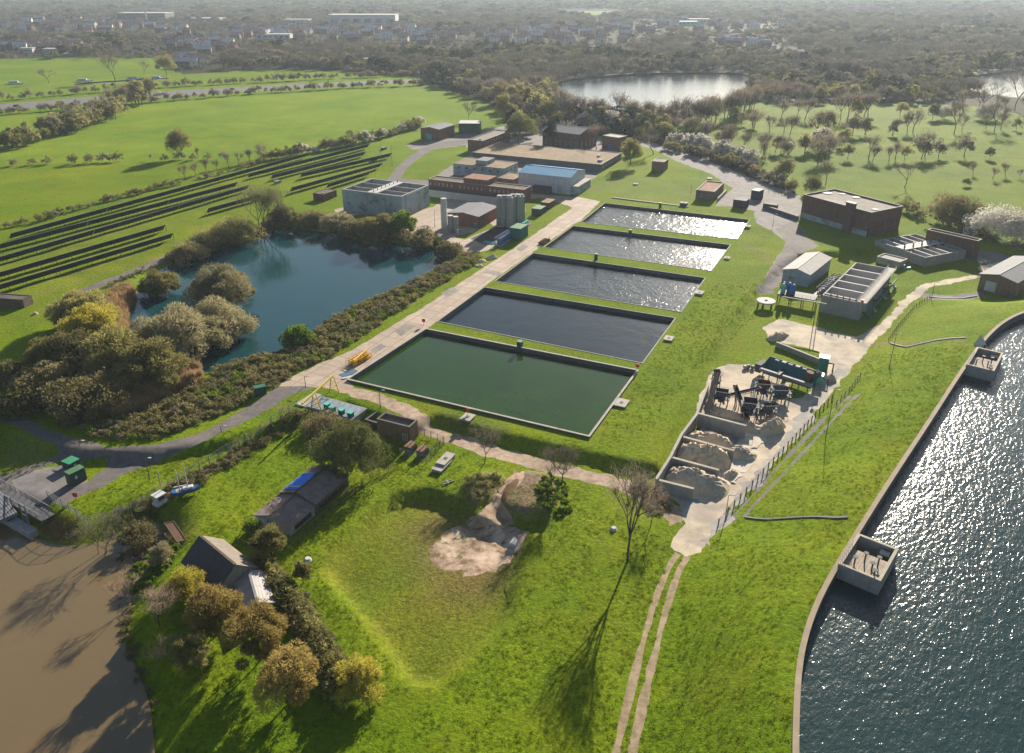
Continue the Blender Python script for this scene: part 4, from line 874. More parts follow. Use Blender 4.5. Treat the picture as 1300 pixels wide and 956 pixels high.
m.bar((0, .06, 4.3), (12.5, .06, 4.3), .07); m.bar((0, .06, 3.8), (12.5, .06, 3.8), .06); m.build('handrail', M['galv'], r)
for k, (a, b, c) in enumerate(((1.2, 3.9, 'blue'), (3.0, 4.3, 'blue'), (4.6, 3.2, 'blue'), (1.4, 1.9, 'teal'))):
    q = thing('blue_filter', f"{['left rear', 'right rear', 'right front', 'greenish left front'][k]} upright filter vessel on the steel deck by the plant shed", 'filter vessel', (0, 0, 0)); q.matrix_world = Matrix.Translation((x, y, z)) @ Matrix.Rotation(r.rotation_euler.z, 4, 'Z') @ Matrix.Translation((a, b, 3.25))
    m = MB(); m.cyl(0, 0, 0, 2.5, .75, 14); m.cyl(0, 0, 2.5, 2.9, .75, 14, .25); m.build('vessel_body', M[c], q, smooth=False); m = MB(); m.cyl(0, 0, 2.9, 3.3, .34, 10); m.build('vessel_cap', M['white'], q)
x, y, z = T(971.5, 390)
r = thing('round_tank', 'round pale lidded tank on short legs left of the blue filters', 'round tank', (x, y, z))
m = MB(); m.cyl(0, 0, 2.0, 2.5, 3.1, 28); m.build('tank_lid', M['conc_white'], r); m = MB(); m.cyl(0, 0, 2.503, 2.7, .5, 12); m.build('hatch', M['rust'], r)
for k in range(5): a = k * 2 * math.pi / 5 + .3; m = MB(); m.cyl(2.4 * math.cos(a), 2.4 * math.sin(a), -.5, 2.0, .3, 8); m.build('leg', M['steel_dk'], r)
a = T(1032, 415); r = thing('pipe_trestle', 'tall thin steel trestle carrying a pipe from the filter tank', 'trestle', a, 0)
m = MB(); m.bar((0, 0, -.5), (0, 0, 8), .2); m.bar((1.3, .6, -.5), (1.3, .6, 8), .2); m.build('post', M['steel_dk'], r)
m = MB(); m.bar((-9, 6, 8), (3, -.2, 8), .3); m.build('pipe', M['galv'], r)
S = spec((1285.5, 377), 358.7, (1246, 347.5), (1330, 335), z0=-.8)
r = gable_house('garage_building', 'brick garage with grey sheet roof and white door above the reservoir corner', 'garage', S, 1.3, 'x', 'brick_brown', 'sheet_x', .6)
win(r, S, 'l', S['ly'] * .66, 0, 3.4, 3.4, 'white', name='garage_door', fname='door_frame'); win(r, S, 'r', 3, 0, 1.1, 2.1, 'steel_dk', name='door', fname='door_frame')
# ---------------------------------------------------------------- plants
def npmesh(name, parts, mats):
    """parts: list of (verts Nx3, faces list/array with k corners, material index)"""
    me = bpy.data.meshes.new(name); V = []; LV = []; LS = []; MI = []; b = 0; s = 0
    for v, f, m in parts:
        v = np.asarray(v, np.float32); f = np.asarray(f, np.int32); V.append(v); LV.append((f + b).ravel()); LS.append(s + np.arange(len(f)) * f.shape[1]); MI.append(np.full(len(f), m)); b += len(v); s += f.size
    V = np.concatenate(V); LV = np.concatenate(LV); LS = np.concatenate(LS); MI = np.concatenate(MI)
    me.vertices.add(len(V)); me.vertices.foreach_set('co', V.ravel()); me.loops.add(len(LV)); me.loops.foreach_set('vertex_index', LV)
    me.polygons.add(len(LS)); me.polygons.foreach_set('loop_start', LS.astype(np.int32)); me.polygons.foreach_set('material_index', MI.astype(np.int32))
    for m in mats: me.materials.append(M[m])
    me.update(calc_edges=True); me.validate(); return me
def leaves(C, size, rg, elong=1.0, up=.0, dirs=None):
    """little triangles round the points C"""
    n = len(C); d = rg.normal(size=(n, 3)) if dirs is None else dirs + rg.normal(size=(n, 3)) * .45
    d[:, 2] += up; d /= np.linalg.norm(d, axis=1)[:, None] + 1e-9
    e = rg.normal(size=(n, 3)); e -= (e * d).sum(1)[:, None] * d; e /= np.linalg.norm(e, axis=1)[:, None] + 1e-9
    s = (size * rg.uniform(.6, 1.4, n))[:, None]
    a = C - d * s * .5 - e * s * .5 / elong; b = C - d * s * .5 + e * s * .5 / elong; c = C + d * s * .5
    v = np.stack([a, b, c], 1).reshape(-1, 3); f = np.arange(3 * n).reshape(-1, 3); return v, f
def tubes(segs, n=4):
    A = np.array([s[0] for s in segs]); B = np.array([s[1] for s in segs]); ra = np.array([s[2] for s in segs]); rb = np.array([s[3] for s in segs])
    d = B - A; d /= np.linalg.norm(d, axis=1)[:, None] + 1e-9; ref = np.where(np.abs(d[:, 2:3]) > .9, np.array([[1., 0, 0]]), np.array([[0, 0, 1.]])); x = np.cross(d, ref); x /= np.linalg.norm(x, axis=1)[:, None]; y = np.cross(d, x)
    V = []
    for P, r in ((A, ra), (B, rb)):
        for k in range(n): t = 2 * math.pi * k / n; V.append(P + (x * math.cos(t) + y * math.sin(t)) * r[:, None])
    V = np.stack(V, 1); m = len(segs); F = []
    for k in range(n): F.append(np.stack([np.arange(m) * 2 * n + k, np.arange(m) * 2 * n + (k + 1) % n, np.arange(m) * 2 * n + n + (k + 1) % n, np.arange(m) * 2 * n + n + k], 1))
    return V.reshape(-1, 3), np.concatenate(F)
def skeleton(seed, Hh, Wd, trunk=.3, levels=4, r0=None, stems=1, lean=.1, up=.35, nb=(3, 4)):
    """limbs of a tree: list of segments and the twig ends"""
    rg = random.Random(seed); segs = []; ends = []; r0 = r0 or Hh * .022
    def grow_(p, d, L, r, lv):
        k = 2 if lv < levels else 3; q = p
        for i in range(k):
            d = (d + Vector((rg.uniform(-.18, .18), rg.uniform(-.18, .18), rg.uniform(-.05, .12)))).normalized(); q2 = q + d * L / k; segs.append((tuple(q), tuple(q2), r * (1 - .2 * i / k), r * (1 - .2 * (i + 1) / k))); q = q2
        if lv == 0: ends.append((tuple(q), tuple(d))); return
        n = rg.randint(*nb)
        for i in range(n):
            a = rg.uniform(0, 2 * math.pi) if lv < levels else 2 * math.pi * i / n + rg.uniform(-.4, .4); sp = rg.uniform(.35, .85) * (Wd / Hh * 1.25)
            h = Vector((math.cos(a), math.sin(a), 0)); nd = (d * 1.0 + h * sp + Vector((0, 0, up * rg.uniform(.2, 1)))).normalized()
            grow_(q if i or lv == levels else q, nd, L * rg.uniform(.62, .86), r * .62, lv - 1)
            if lv > 1 and rg.random() < .5: ends.append((tuple(q + nd * L * .3), tuple(nd)))
    for s in range(stems):
        a = rg.uniform(0, 6.28); ln = lean if stems == 1 else rg.uniform(.2, .5)
        grow_(Vector((math.cos(a) * .3 * (stems > 1), math.sin(a) * .3 * (stems > 1), -.3)), Vector((math.cos(a) * ln, math.sin(a) * ln, 1)).normalized(), Hh * trunk, r0 / (stems ** .4), levels)
    E = np.array([e[0] for e in ends]); zm = E[:, 2].max(); wm = np.percentile(np.hypot(E[:, 0], E[:, 1]), 92); sc = np.array([Wd / 2 / wm, Wd / 2 / wm, Hh * .95 / zm])
    segs = [(np.array(a) * sc, np.array(b) * sc, r, q) for a, b, r, q in segs]; return segs, E * sc, np.array([e[1] for e in ends])
def bare_parts(seed, Hh, Wd, twigs=6, tl=1.0, tw=14, lv=4, stems=1, trunk=.3, r0=None, nb=(3, 4)):
    segs, E, D = skeleton(seed, Hh, Wd, trunk, lv, r0, stems, nb=nb); rg = np.random.default_rng(seed)
    tv, tf = tubes(segs); C = np.repeat(E, twigs, 0) + rg.normal(size=(len(E) * twigs, 3)) * tl * .55; Dd = np.repeat(D, twigs, 0)
    lvv, lf = leaves(C, tl, rg, tw, .1, Dd); return (tv, tf), (lvv, lf)
def cloud(seed, Hh, Wd, n, size, clumps=26, z0=.12, flat=1.0, elong=1.3, fill=.45, up=0):
    """crown of leaf clumps with gaps between them"""
    rg = np.random.default_rng(seed); u = rg.normal(size=(clumps, 3)); u /= np.linalg.norm(u, axis=1)[:, None]; u[:, 2] = np.abs(u[:, 2]) * 1.5 - .5
    rr = rg.uniform(.45, 1.05, clumps)[:, None]; cen = u * rr * np.array([Wd / 2, Wd / 2, Hh * (1 - z0) / 2]) * np.array([1, 1, 1]) + np.array([0, 0, Hh * (.5 + z0 / 2)])
    cr = rg.uniform(.09, .25, clumps) * Wd; k = rg.integers(0, clumps, n); d = rg.normal(size=(n, 3)); d /= np.linalg.norm(d, axis=1)[:, None]
    C = cen[k] + d * (cr[k] * rg.uniform(.25, 1.0, n) ** fill)[:, None] * np.array([1, 1, .8]); C[:, 2] = np.maximum(C[:, 2], Hh * .02); dr = d.copy(); return leaves(C, size, rg, elong, up, dr if elong > 2 else None)
LIB = {}
def lib(key, fn, mats):
    if key not in LIB: LIB[key] = npmesh(key.split('|')[0], fn(), mats)
    return LIB[key]
def tree_at(px, py, hpx, wpx, kind, label, cat='tree', name='tree', seed=1, group=None, detail=1.0, pos=None, size=None):
    """a tree of its own: Empty > trunk, crown"""
    x, y, z = T(px, py) if pos is None else pos
    s = math.hypot(math.hypot(x, y), HC) / FPX * .96
    Hh, Wd = (hpx * s * 1.08, wpx * s) if size is None else size
    r = thing(name, label, cat, (x, y, z), random.uniform(0, 6.28) if pos is None else 0, group); n = int(min(26000, 520 * detail * max(Wd, 2) * max(Hh, 2) / 4)); ls = .30 if s < .22 else .5
    mats = dict(bare='twig', red='twig_red', olive='bud_olive', yellow='bud_yellow', grey='bud_grey', rust='bud_rust', ever='ever', conifer='conifer', pale='willow_twig', blossom='blossom', bramble='bramble', green='leaf_green', hedge='hedge')[kind]
    if kind in ('bare', 'red', 'pale'):
        a, b = bare_parts(seed, Hh, Wd, int(9 * detail), Hh * .085, 20, 4, r0=Hh * .016, stems=3 if kind == 'pale' else 1, trunk=.18 if kind == 'pale' else .3); cr = b
        m = npmesh('trunk', [(*a, 0)], ['bark']); c = npmesh('crown', [(*cr, 0)], [mats])
    else:
        shrub = kind in ('bramble', 'hedge', 'blossom') or Hh < Wd * .95; el = 3.6 if kind in ('grey', 'olive', 'rust', 'yellow') else 1.2
        sg, E, D = skeleton(seed, Hh * .8, Wd * .7, .25, 3, Hh * .018, 4 if shrub else 1); a = tubes(sg)
        cl = cloud(seed, Hh, Wd, int(n * (1.35 if el > 2 else 1)), ls * (1.8 if el > 2 else 1.1), 46, .0 if shrub else .16, elong=el, fill=.35)
        m = npmesh('trunk', [(*a, 0)], ['bark']); c = npmesh('crown', [(*cl, 0)], [mats])
    for nm, me in (('trunk', m), ('crown', c)):
        o = bpy.data.objects.new(nm, me); COL.objects.link(o); o.parent = r
    return r
# library of small trees for belts and hedges, shared meshes: trunk and crown apart
def mk_lib():
    for i in range(4):
        (a, b) = bare_parts(40 + i, 11, 8.5, 9, 1.7, 10, 3); LIB[f'bare{i}'] = (npmesh('trunk', [(*a, 0)], ['bark']), npmesh('crown', [(*b, 0)], ['twig']))
        cl = cloud(60 + i, 11, 9, 900, 1.0, 22, .12, elong=2.0); sg, E, D = skeleton(80 + i, 9, 6, .28, 2, .22); LIB[f'olive{i}'] = (npmesh('trunk', [(*tubes(sg), 0)], ['bark']), npmesh('crown', [(*cl, 0)], [['bud_olive', 'twig', 'bud_grey', 'bud_olive'][i]]))
        cl = cloud(160 + i, 4, 5, 520, .6, 14, .0, elong=1.8); sg, E, D = skeleton(180 + i, 3, 3, .2, 2, .1, 3); LIB[f'bush{i}'] = (npmesh('trunk', [(*tubes(sg, 3), 0)], ['bark']), npmesh('crown', [(*cl, 0)], [['hedge', 'twig', 'bramble', 'hedge'][i]]))
        cl = cloud(260 + i, 4.2, 5, 620, .5, 16, .0, elong=1.2); LIB[f'blossom{i}'] = (LIB[f'bush{i}'][0], npmesh('crown', [(*cl, 0)], ['blossom']))
        cl = cloud(360 + i, 13, 9, 1200, .9, 24, .08, elong=1.2); LIB[f'ever{i}'] = (LIB[f'olive{i}'][0], npmesh('crown', [(*cl, 0)], [['conifer', 'ever'][i % 2]]))
mk_lib()
def plant(kind, x, y, h, label, cat='tree', name='tree', group=None, w=None, z=None):
    a, b = LIB[kind]; base = {'bare': 11, 'olive': 11, 'bush': 4, 'blossom': 4.2, 'ever': 13}[kind[:-1]]; r = thing(name, label, cat, (x, y, ht(x, y) if z is None else z), random.uniform(0, 6.28), group); s = h / base
    r.scale = ((w or s) * (1 if w is None else 1), (w or s), s)
    for nm, me in (('trunk', a), ('crown', b)): o = bpy.data.objects.new(nm, me); COL.objects.link(o); o.parent = r
    return r

# --- singled out trees
tree_at(797, 712, 112, 88, 'bare', 'tall bare tree beside the pale road casting the longest shadow', seed=3, detail=1.3, name='bare_tree')
tree_at(712, 617, 58, 52, 'bare', 'forked bare tree beside the dirt track above the leafy patch', seed=8, name='bare_tree', detail=1.2)
tree_at(615, 588, 46, 38, 'bare', 'small bare tree beside the track right of the two low concrete tanks', seed=12, name='bare_tree', detail=1.2)
tree_at(826, 668, 46, 44, 'red', 'thin brown twiggy bush at the end of the gravel bays', seed=14, name='twiggy_bush', cat='bush', detail=.6)
tree_at(700, 612, 26, 22, 'bare', 'spindly bare sapling left of the forked bare tree', seed=17, name='sapling', cat='sapling', detail=.5)
tree_at(444, 600, 68, 84, 'ever', 'large dense evergreen tree next to the brick pump house', seed=21, name='evergreen_tree', detail=1.5)
tree_at(362, 534, 20, 24, 'red', 'thin reddish bush by the left end of the slab tank', seed=22, cat='bush', name='bush')
tree_at(412, 548, 18, 56, 'bramble', 'low brown scrub bush between the slab tank and the large evergreen', seed=23, cat='bush', name='bush')
tree_at(240, 768, 46, 50, 'yellow', 'yellow green tree at the left corner of the dark roofed house', seed=24, detail=.8)
tree_at(276, 806, 58, 62, 'rust', 'rusty yellow round tree below the dark roofed house', seed=25, name='round_tree')
tree_at(331, 838, 66, 66, 'rust', 'rusty brown round tree right below the white debris roof', seed=26, name='round_tree')
tree_at(371, 888, 62, 62, 'rust', 'rusty round tree lowest of the three by the garden hedge', seed=27, name='round_tree')
tree_at(203, 795, 58, 56, 'red', 'pinkish bare birch between the river and the yellow green tree', seed=28, name='birch_tree')
tree_at(166, 770, 38, 44, 'red', 'pale bare birch leaning over the brown river', seed=29, name='birch_tree')
tree_at(224, 845, 40, 50, 'red', 'dark reddish bare tree at the river edge below the pinkish birch', seed=30, name='birch_tree')
tree_at(196, 838, 26, 42, 'red', 'low reddish bare tree standing furthest into the river edge', seed=31, name='birch_tree', detail=.7)
tree_at(248, 850, 44, 40, 'olive', 'olive bush beneath the rusty yellow round tree', seed=32, cat='bush', name='bush')
tree_at(208, 715, 24, 28, 'grey', 'greyish bush on the green bank left of the dark roofed house', seed=33, cat='bush', name='bush')
tree_at(346, 712, 42, 40, 'olive', 'bushy olive tree between the dark roofed house and the long hut', seed=34)
tree_at(320, 676, 18, 22, 'green', 'bright green bush at the near end of the long hut', seed=36, cat='bush', name='bush')
tree_at(386, 740, 30, 22, 'olive', 'slim olive sapling beside the small white object on the grass', seed=37, name='sapling', cat='sapling')
tree_at(457, 880, 42, 56, 'yellow', 'yellowish bush at the foot of the garden fence', seed=38, cat='bush', name='bush')
tree_at(130, 706, 50, 66, 'pale', 'grey green willow overhanging the river by the weir', seed=39, name='willow_tree', detail=.6)
tree_at(178, 690, 22, 40, 'bramble', 'dark scrub on the river bank below the small boat', seed=40, cat='bush', name='bush')
# pond islands and banks
for k, (px, py, h, w, kd, lab) in enumerate([
    (203, 374, 25, 42, 'olive', 'small green willow bush standing alone at the far left of the pond'), (283, 388, 40, 78, 'grey', 'broad grey willow standing in the water, farthest out in the pond'), (283, 428, 38, 72, 'grey', 'grey willow in the pond directly nearer than the broad grey willow'), (226, 458, 62, 90, 'grey', 'largest grey green willow in the pond, left of the others'), (266, 446, 40, 50, 'grey', 'grey willow squeezed between two larger ones in the pond'),
    (379, 436, 20, 36, 'green', 'small fresh green bush at the right edge of the pond'), (108, 412, 32, 66, 'olive', 'dark olive tree at the left shore beside the reeds'), (122, 436, 36, 60, 'yellow', 'yellow green bush below the dark olive tree'), (96, 470, 38, 66, 'bramble', 'brown scrubby tree left of the pond in the thicket'), (148, 474, 46, 84, 'olive', 'large olive willow in the thicket by the reeds'), (192, 490, 46, 74, 'olive', 'dark green round tree at the near end of the pond thicket'), (112, 516, 32, 84, 'bramble', 'big dark bush of the thicket close to the asphalt road'), (150, 514, 28, 60, 'bramble', 'dark brown bush behind the bramble mound'), (60, 500, 28, 66, 'bramble', 'dark bush at the left edge of the thicket'), (35, 518, 20, 60, 'hedge', 'low dark green bush where the thicket meets the road bend'), (70, 470, 36, 50, 'olive', 'olive bush at the upper left of the thicket'), (18, 490, 24, 44, 'bramble', 'brown bush at the left picture edge by the lawn'),
    (333, 299, 62, 58, 'pale', 'tall pale willow on the north west shore of the pond'), (294, 303, 17, 60, 'olive', 'light green scrub tree left of the tall pale willow'), (262, 316, 15, 40, 'bramble', 'dark bush on the shore beside the panel field path'), (240, 332, 18, 44, 'bramble', 'dark low bush at the end of the panel field path'), (398, 284, 14, 36, 'bramble', 'brown bush on the north shore below the small brown hut'), (430, 290, 15, 40, 'grey', 'ochre bush on the north shore of the pond'), (483, 306, 30, 50, 'olive', 'big dark bush in front of the pale blue tank block'), (452, 300, 18, 36, 'bramble', 'brown bush left of the big dark bush on the north shore'), (512, 304, 34, 30, 'green', 'light green tree at the near corner of the pale blue tank block'), (537, 312, 18, 40, 'bramble', 'brown bush near the rails on the north shore'), (570, 326, 16, 34, 'bramble', 'brown bush at the right tip of the pond'), (360, 284, 18, 36, 'bramble', 'brown bush beneath the tall pale willow')]):
    tree_at(px, py, h, w, kd, lab, seed=50 + k, name='willow' if 'willow' in lab else ('tree' if 'tree' in lab else 'bush'), cat='bush' if 'bush' in lab or 'scrub' in lab and 'tree' not in lab else 'tree', detail=.75)
# north edge and field trees
for k, (px, py, h, w, kd, lab) in enumerate([
    (230, 200, 29, 29, 'olive', 'lone round tree on the field boundary hedge with a long shadow'), (252, 202, 13, 9, 'bare', 'tiny tree just right of the lone round field tree'), (447, 184, 19, 15, 'bare', 'small bare tree in the hedge behind the panel rows'), (146, 103, 27, 22, 'bare', 'dark tree in the far paddock beside the stream'), (183, 95, 15, 16, 'bare', 'small bare tree right of the dark paddock tree'), (62, 106, 15, 20, 'bare', 'small spreading tree at the left of the far paddock'), (212, 96, 20, 22, 'olive', 'tree at the right end of the far paddock'),
    (594, 154, 22, 24, 'bare', 'bare tree above the long dark green shelter'), (640, 158, 34, 26, 'olive', 'olive tree behind the red brick office'), (658, 184, 34, 30, 'ever', 'dark tree at the corner of the mossy brown roof'), (668, 178, 26, 26, 'ever', 'dark evergreen left of the engine house'), (699, 187, 30, 18, 'conifer', 'dark narrow conifer at the corner of the engine house'), (757, 190, 30, 36, 'red', 'reddish bush in front of the engine house gable'), (776, 168, 24, 26, 'blossom', 'pale flowering tree behind the square brick block'), (744, 162, 16, 26, 'blossom', 'pale blossom bush behind the slate blue roof'), (800, 210, 30, 26, 'olive', 'tree on the grass bank right of the mossy brown roof'), (830, 196, 32, 36, 'bare', 'bare spreading tree beside the service road'), (812, 190, 24, 20, 'ever', 'dark tree behind the grass bank by the service road'),
    (1148, 238, 27, 27, 'bare', 'lone bare tree in the park behind the pumping station'), (1086, 151, 20, 16, 'yellow', 'bright yellow tree on the far edge of the park'), (1211, 170, 34, 30, 'bare', 'tall bare tree near the middle of the far park'), (1262, 168, 30, 26, 'bare', 'bare tree right of the white flowering tree'), (1198, 152, 14, 24, 'blossom', 'white flowering tree in the far park'), (1252, 152, 15, 22, 'blossom', 'white flowering tree nearest the right hand lake'), (1183, 152, 16, 14, 'ever', 'small dark tree left of the white flowering tree'), (1256, 202, 12, 11, 'ever', 'round dark bush alone on the park grass'), (1226, 236, 8, 9, 'ever', 'tiny dark bush by the ditch in the park'), (1205, 285, 32, 50, 'bramble', 'dark bush cluster behind the flat brick building'), (1228, 288, 26, 44, 'olive', 'olive bush left of the white blossom hedge'), (1258, 303, 30, 56, 'blossom', 'big white blossom bush behind the brick garage'), (1292, 310, 32, 54, 'blossom', 'white blossom bush at the right picture edge'), (1030, 246, 20, 22, 'hedge', 'dark bush at the far corner of the pumping station'), (1048, 234, 28, 26, 'bare', 'bare tree behind the pumping station'), (995, 228, 24, 22, 'hedge', 'dark bush along the service road fence'),
    (1245, 144, 34, 40, 'bare', 'big bare tree in front of the right hand lake'), (1288, 140, 38, 40, 'bare', 'big bare tree at the right picture edge before the lake')]):
    tree_at(px, py, h, w, kd, lab, seed=90 + k, name='bush' if 'bush' in lab else 'tree', cat='bush' if 'bush' in lab else 'tree', detail=.22 if kd in ('olive', 'ever', 'conifer', 'blossom', 'bramble', 'hedge', 'yellow') else .7)

# --- hedges and tree rows: one object per plant
def row(pts, step, kinds, h, label, cat, name, group, jit=1.5, skip=.0, seed=1):
    rg = random.Random(seed); L = resample(TP(pts), step, False)
    for (x, y) in L:
        if rg.random() < skip: continue
        plant(rg.choice(kinds) + str(rg.randint(0, 3)), x + rg.uniform(-jit, jit), y + rg.uniform(-jit, jit), h * rg.uniform(.65, 1.25), label, cat, name, group)
row([(0, 292), (60, 278), (130, 258), (200, 240), (260, 226), (340, 205)], 3.2, ['bush'], 3.0, 'low dark hedge bush along the wire fence left of the panel field', 'bush', 'hedge_bush', 'hedge bushes along the panel field fence', skip=.15)
row([(340, 204), (385, 196), (440, 186), (490, 174), (535, 160)], 3.0, ['bush', 'bush', 'bush', 'blossom'], 6.0, 'thick hedge bush between the panel field and the big meadow', 'bush', 'hedge_bush', 'hedge bushes behind the panel field')
row([(0, 211), (60, 209), (130, 206), (190, 204), (228, 203), (330, 201)], 7, ['bush', 'bush', 'bare'], 4.6, 'scattered hedgerow shrub on the boundary between the two left meadows', 'shrub', 'hedgerow_shrub', 'shrubs between the two left meadows', skip=.25)
row([(235, 226), (262, 219), (290, 212), (330, 203)], 7, ['bare'], 7.5, 'narrow bare poplar in the line beside the panel field fence', 'tree', 'poplar', 'young poplars beside the panel field', .5)
row([(0, 192), (20, 188), (40, 182)], 5, ['bush', 'olive'], 12, 'large bush at the left edge of the big meadow', 'bush', 'bush', 'bushes at the left edge of the meadow', 4)
row([(62, 172), (80, 166), (100, 160), (120, 156), (142, 149)], 5, ['olive', 'bush', 'bare'], 14, 'bushy tree of the spinney between meadow and motorway', 'tree', 'spinney_tree', 'trees of the spinney by the motorway', 5)
row([(64, 176), (100, 164), (140, 153)], 5, ['olive', 'bush'], 12, 'bushy tree of the spinney between meadow and motorway', 'tree', 'spinney_tree', 'trees of the spinney by the motorway', 4, seed=4)
row([(0, 146), (60, 141), (110, 137), (150, 133), (200, 129), (330, 118.5), (440, 112), (535, 108)], 6.5, ['bush', 'bush', 'olive'], 6.5, 'verge bush on the near side of the motorway', 'bush', 'verge_bush', 'verge bushes on the near side of the motorway', 2)
row([(145, 143), (158, 138), (176, 135), (192, 130)], 4, ['bare', 'olive'], 17, 'tall verge tree where the spinney reaches the motorway', 'tree', 'verge_tree', 'tall trees by the motorway', 5)
row([(0, 128), (100, 119), (200, 111), (330, 104.5), (440, 99), (530, 96)], 8, ['bush', 'bush', 'olive'], 7.5, 'verge bush on the far side of the motorway', 'bush', 'verge_bush', 'verge bushes on the far side of the motorway', 2, seed=5)
row([(855, 183), (890, 190), (925, 200), (958, 213)], 3.2, ['blossom'], 8.0, 'white flowering hawthorn in the hedge beside the service road', 'bush', 'hawthorn', 'white hawthorns beside the service road', 1.5)
row([(850, 190), (890, 199), (925, 210), (960, 222), (1005, 243)], 3.6, ['bush', 'bush', 'olive'], 6, 'dark hedge bush below the white hawthorns', 'bush', 'hedge_bush', 'dark hedge bushes beside the service road', 2)
row([(1150, 268), (1175, 278), (1215, 290), (1250, 305), (1300, 318)], 4.5, ['bush'], 5.5, 'dark hedge bush behind the open tanks and the brick garage', 'bush', 'hedge_bush', 'dark hedge bushes behind the right hand tanks', 2)
row([(984, 150), (1000, 152), (1014, 151), (1028, 153), (1045, 152), (1060, 151), (1112, 152), (1132, 151), (1160, 150)], 9, ['bare', 'bare', 'olive'], 16, 'bare tree in the farthest row of the park', 'tree', 'park_tree', 'farthest row of park trees', 6, .3)
row([(975, 170), (1010, 172), (1050, 172), (1100, 172), (1165, 170)], 5.5, ['bare', 'bare', 'bare', 'olive'], 13, 'bare tree in the middle row of the park', 'tree', 'park_tree', 'middle row of park trees', 6, .3)
row([(970, 205), (1010, 207), (1060, 205), (1110, 203), (1160, 202), (1212, 199)], 5, ['bare', 'bare', 'olive'], 12, 'bushy bare tree in the nearest row of the park', 'tree', 'park_tree', 'nearest row of park trees', 6, .3)
row([(975, 195), (1010, 195), (1060, 190), (1075, 186)], 4.5, ['bare', 'olive', 'blossom', 'bare'], 11, 'tree in the thicket at the left of the park rows', 'tree', 'thicket_tree', 'thicket trees at the left of the park', 5)
row([(1230, 168), (1255, 165), (1300, 166)], 12, ['bare', 'olive'], 12, 'bare tree on the right side of the far park', 'tree', 'park_tree', 'right hand park trees', 5)
row([(1240, 222), (1262, 228), (1280, 224), (1300, 226)], 12, ['bare'], 7, 'young bare tree in the small row at the right of the park', 'tree', 'young_tree', 'small row of young trees in the park', 2)
row([(830, 175), (850, 178), (870, 172), (900, 180), (930, 190), (958, 195)], 5.5, ['olive', 'bare', 'bare'], 12, 'tree in the belt between the hawthorns and the park lawn', 'tree', 'belt_tree', 'belt trees behind the hawthorns', 6)
row([(880, 158), (910, 152), (945, 158), (960, 168)], 10, ['olive', 'bare'], 11, 'tree on the edge of the small bright clearing', 'tree', 'clearing_tree', 'trees at the small clearing', 5)

row([(706, 152), (760, 158), (820, 160), (880, 160), (930, 150), (955, 135)], 4.6, ['bare'], 18, 'tall bare poplar against the bright middle lake', 'tree', 'shore_tree', 'tall bare trees on the near shore of the middle lake', 3, seed=71)
row([(716, 158), (780, 164), (850, 166), (900, 160)], 8, ['bare', 'olive'], 14, 'bare tree under the tall poplars by the middle lake', 'tree', 'shore_tree', 'lower trees on the near shore of the middle lake', 4, seed=72)
row([(640, 130), (665, 140), (690, 146), (700, 156)], 6, ['olive'], 17, 'greenish tree at the left end of the middle lake', 'tree', 'shore_tree', 'trees at the left end of the middle lake', 6, seed=73)
row([(650, 166), (668, 172), (690, 164), (720, 160), (750, 158), (765, 164)], 7, ['olive', 'ever', 'bare'], 13, 'tree crowding round the brick engine house', 'tree', 'garden_tree', 'trees around the engine house', 3, seed=81)
row([(1225, 140), (1260, 140), (1300, 142)], 9, ['bare'], 14, 'bare tree in front of the right hand lake', 'tree', 'shore_tree', 'bare trees before the right hand lake', 3, seed=74)
# --- woods: the trees nearest to us one by one, the mass beyond as one stuff object
WOOD = TP([(-700, 79), (0, 77), (100, 75), (210, 76), (226, 93), (330, 87), (430, 89), (462, 91), (535, 97), (545, 104), (582, 116), (624, 130), (642, 150), (700, 156), (790, 176), (812, 172), (850, 178), (856, 160), (872, 134), (960, 129), (1010, 130), (1140, 130), (1230, 133), (1300, 143), (1600, 160), (2300, 150), (2300, -12), (1300, -14), (0, -14), (-900, -12)])
CLEAR = [smooth(TP(p), True, 1) for p in ([(552, 66), (594, 58), (596, 66), (575, 72)], [(150, 12.5), (250, 12), (250, 18), (150, 18.5)], [(690, 13), (780, 12), (800, 19), (730, 20.5)], [(742, 20.5), (765, 19), (770, 26), (750, 28)], [(865, 140), (945, 148), (955, 170), (880, 172), (868, 160)], [(700, 124), (960, 110), (950, 132), (905, 156), (720, 158), (704, 140)], [(1215, 118), (1420, 112), (1420, 150), (1222, 142)])]
CLEAR += [[(a - 8, b - 60), (a + w + 8, b - 60), (a + w + 8, b + d), (a - 8, b + d)] for (a, b), w, d in ((T2(150, 29), 95, 60), (T2(242, 29), 75, 40), (T2(418, 35), 120, 60), (T2(360, 32), 60, 30), (T2(310, 45), 45, 24), (T2(326, 50), 60, 22), (T2(856, 33), 55, 30), (T2(875, 30), 50, 20), (T2(55, 68), 30, 14), (T2(26, 67), 18, 10), (T2(237, 62), 16, 12), (T2(462, 80), 14, 9))]
CLEAR += [grow(l, 1) for l in LAKES]
TOWN = []; rgh = random.Random(21)
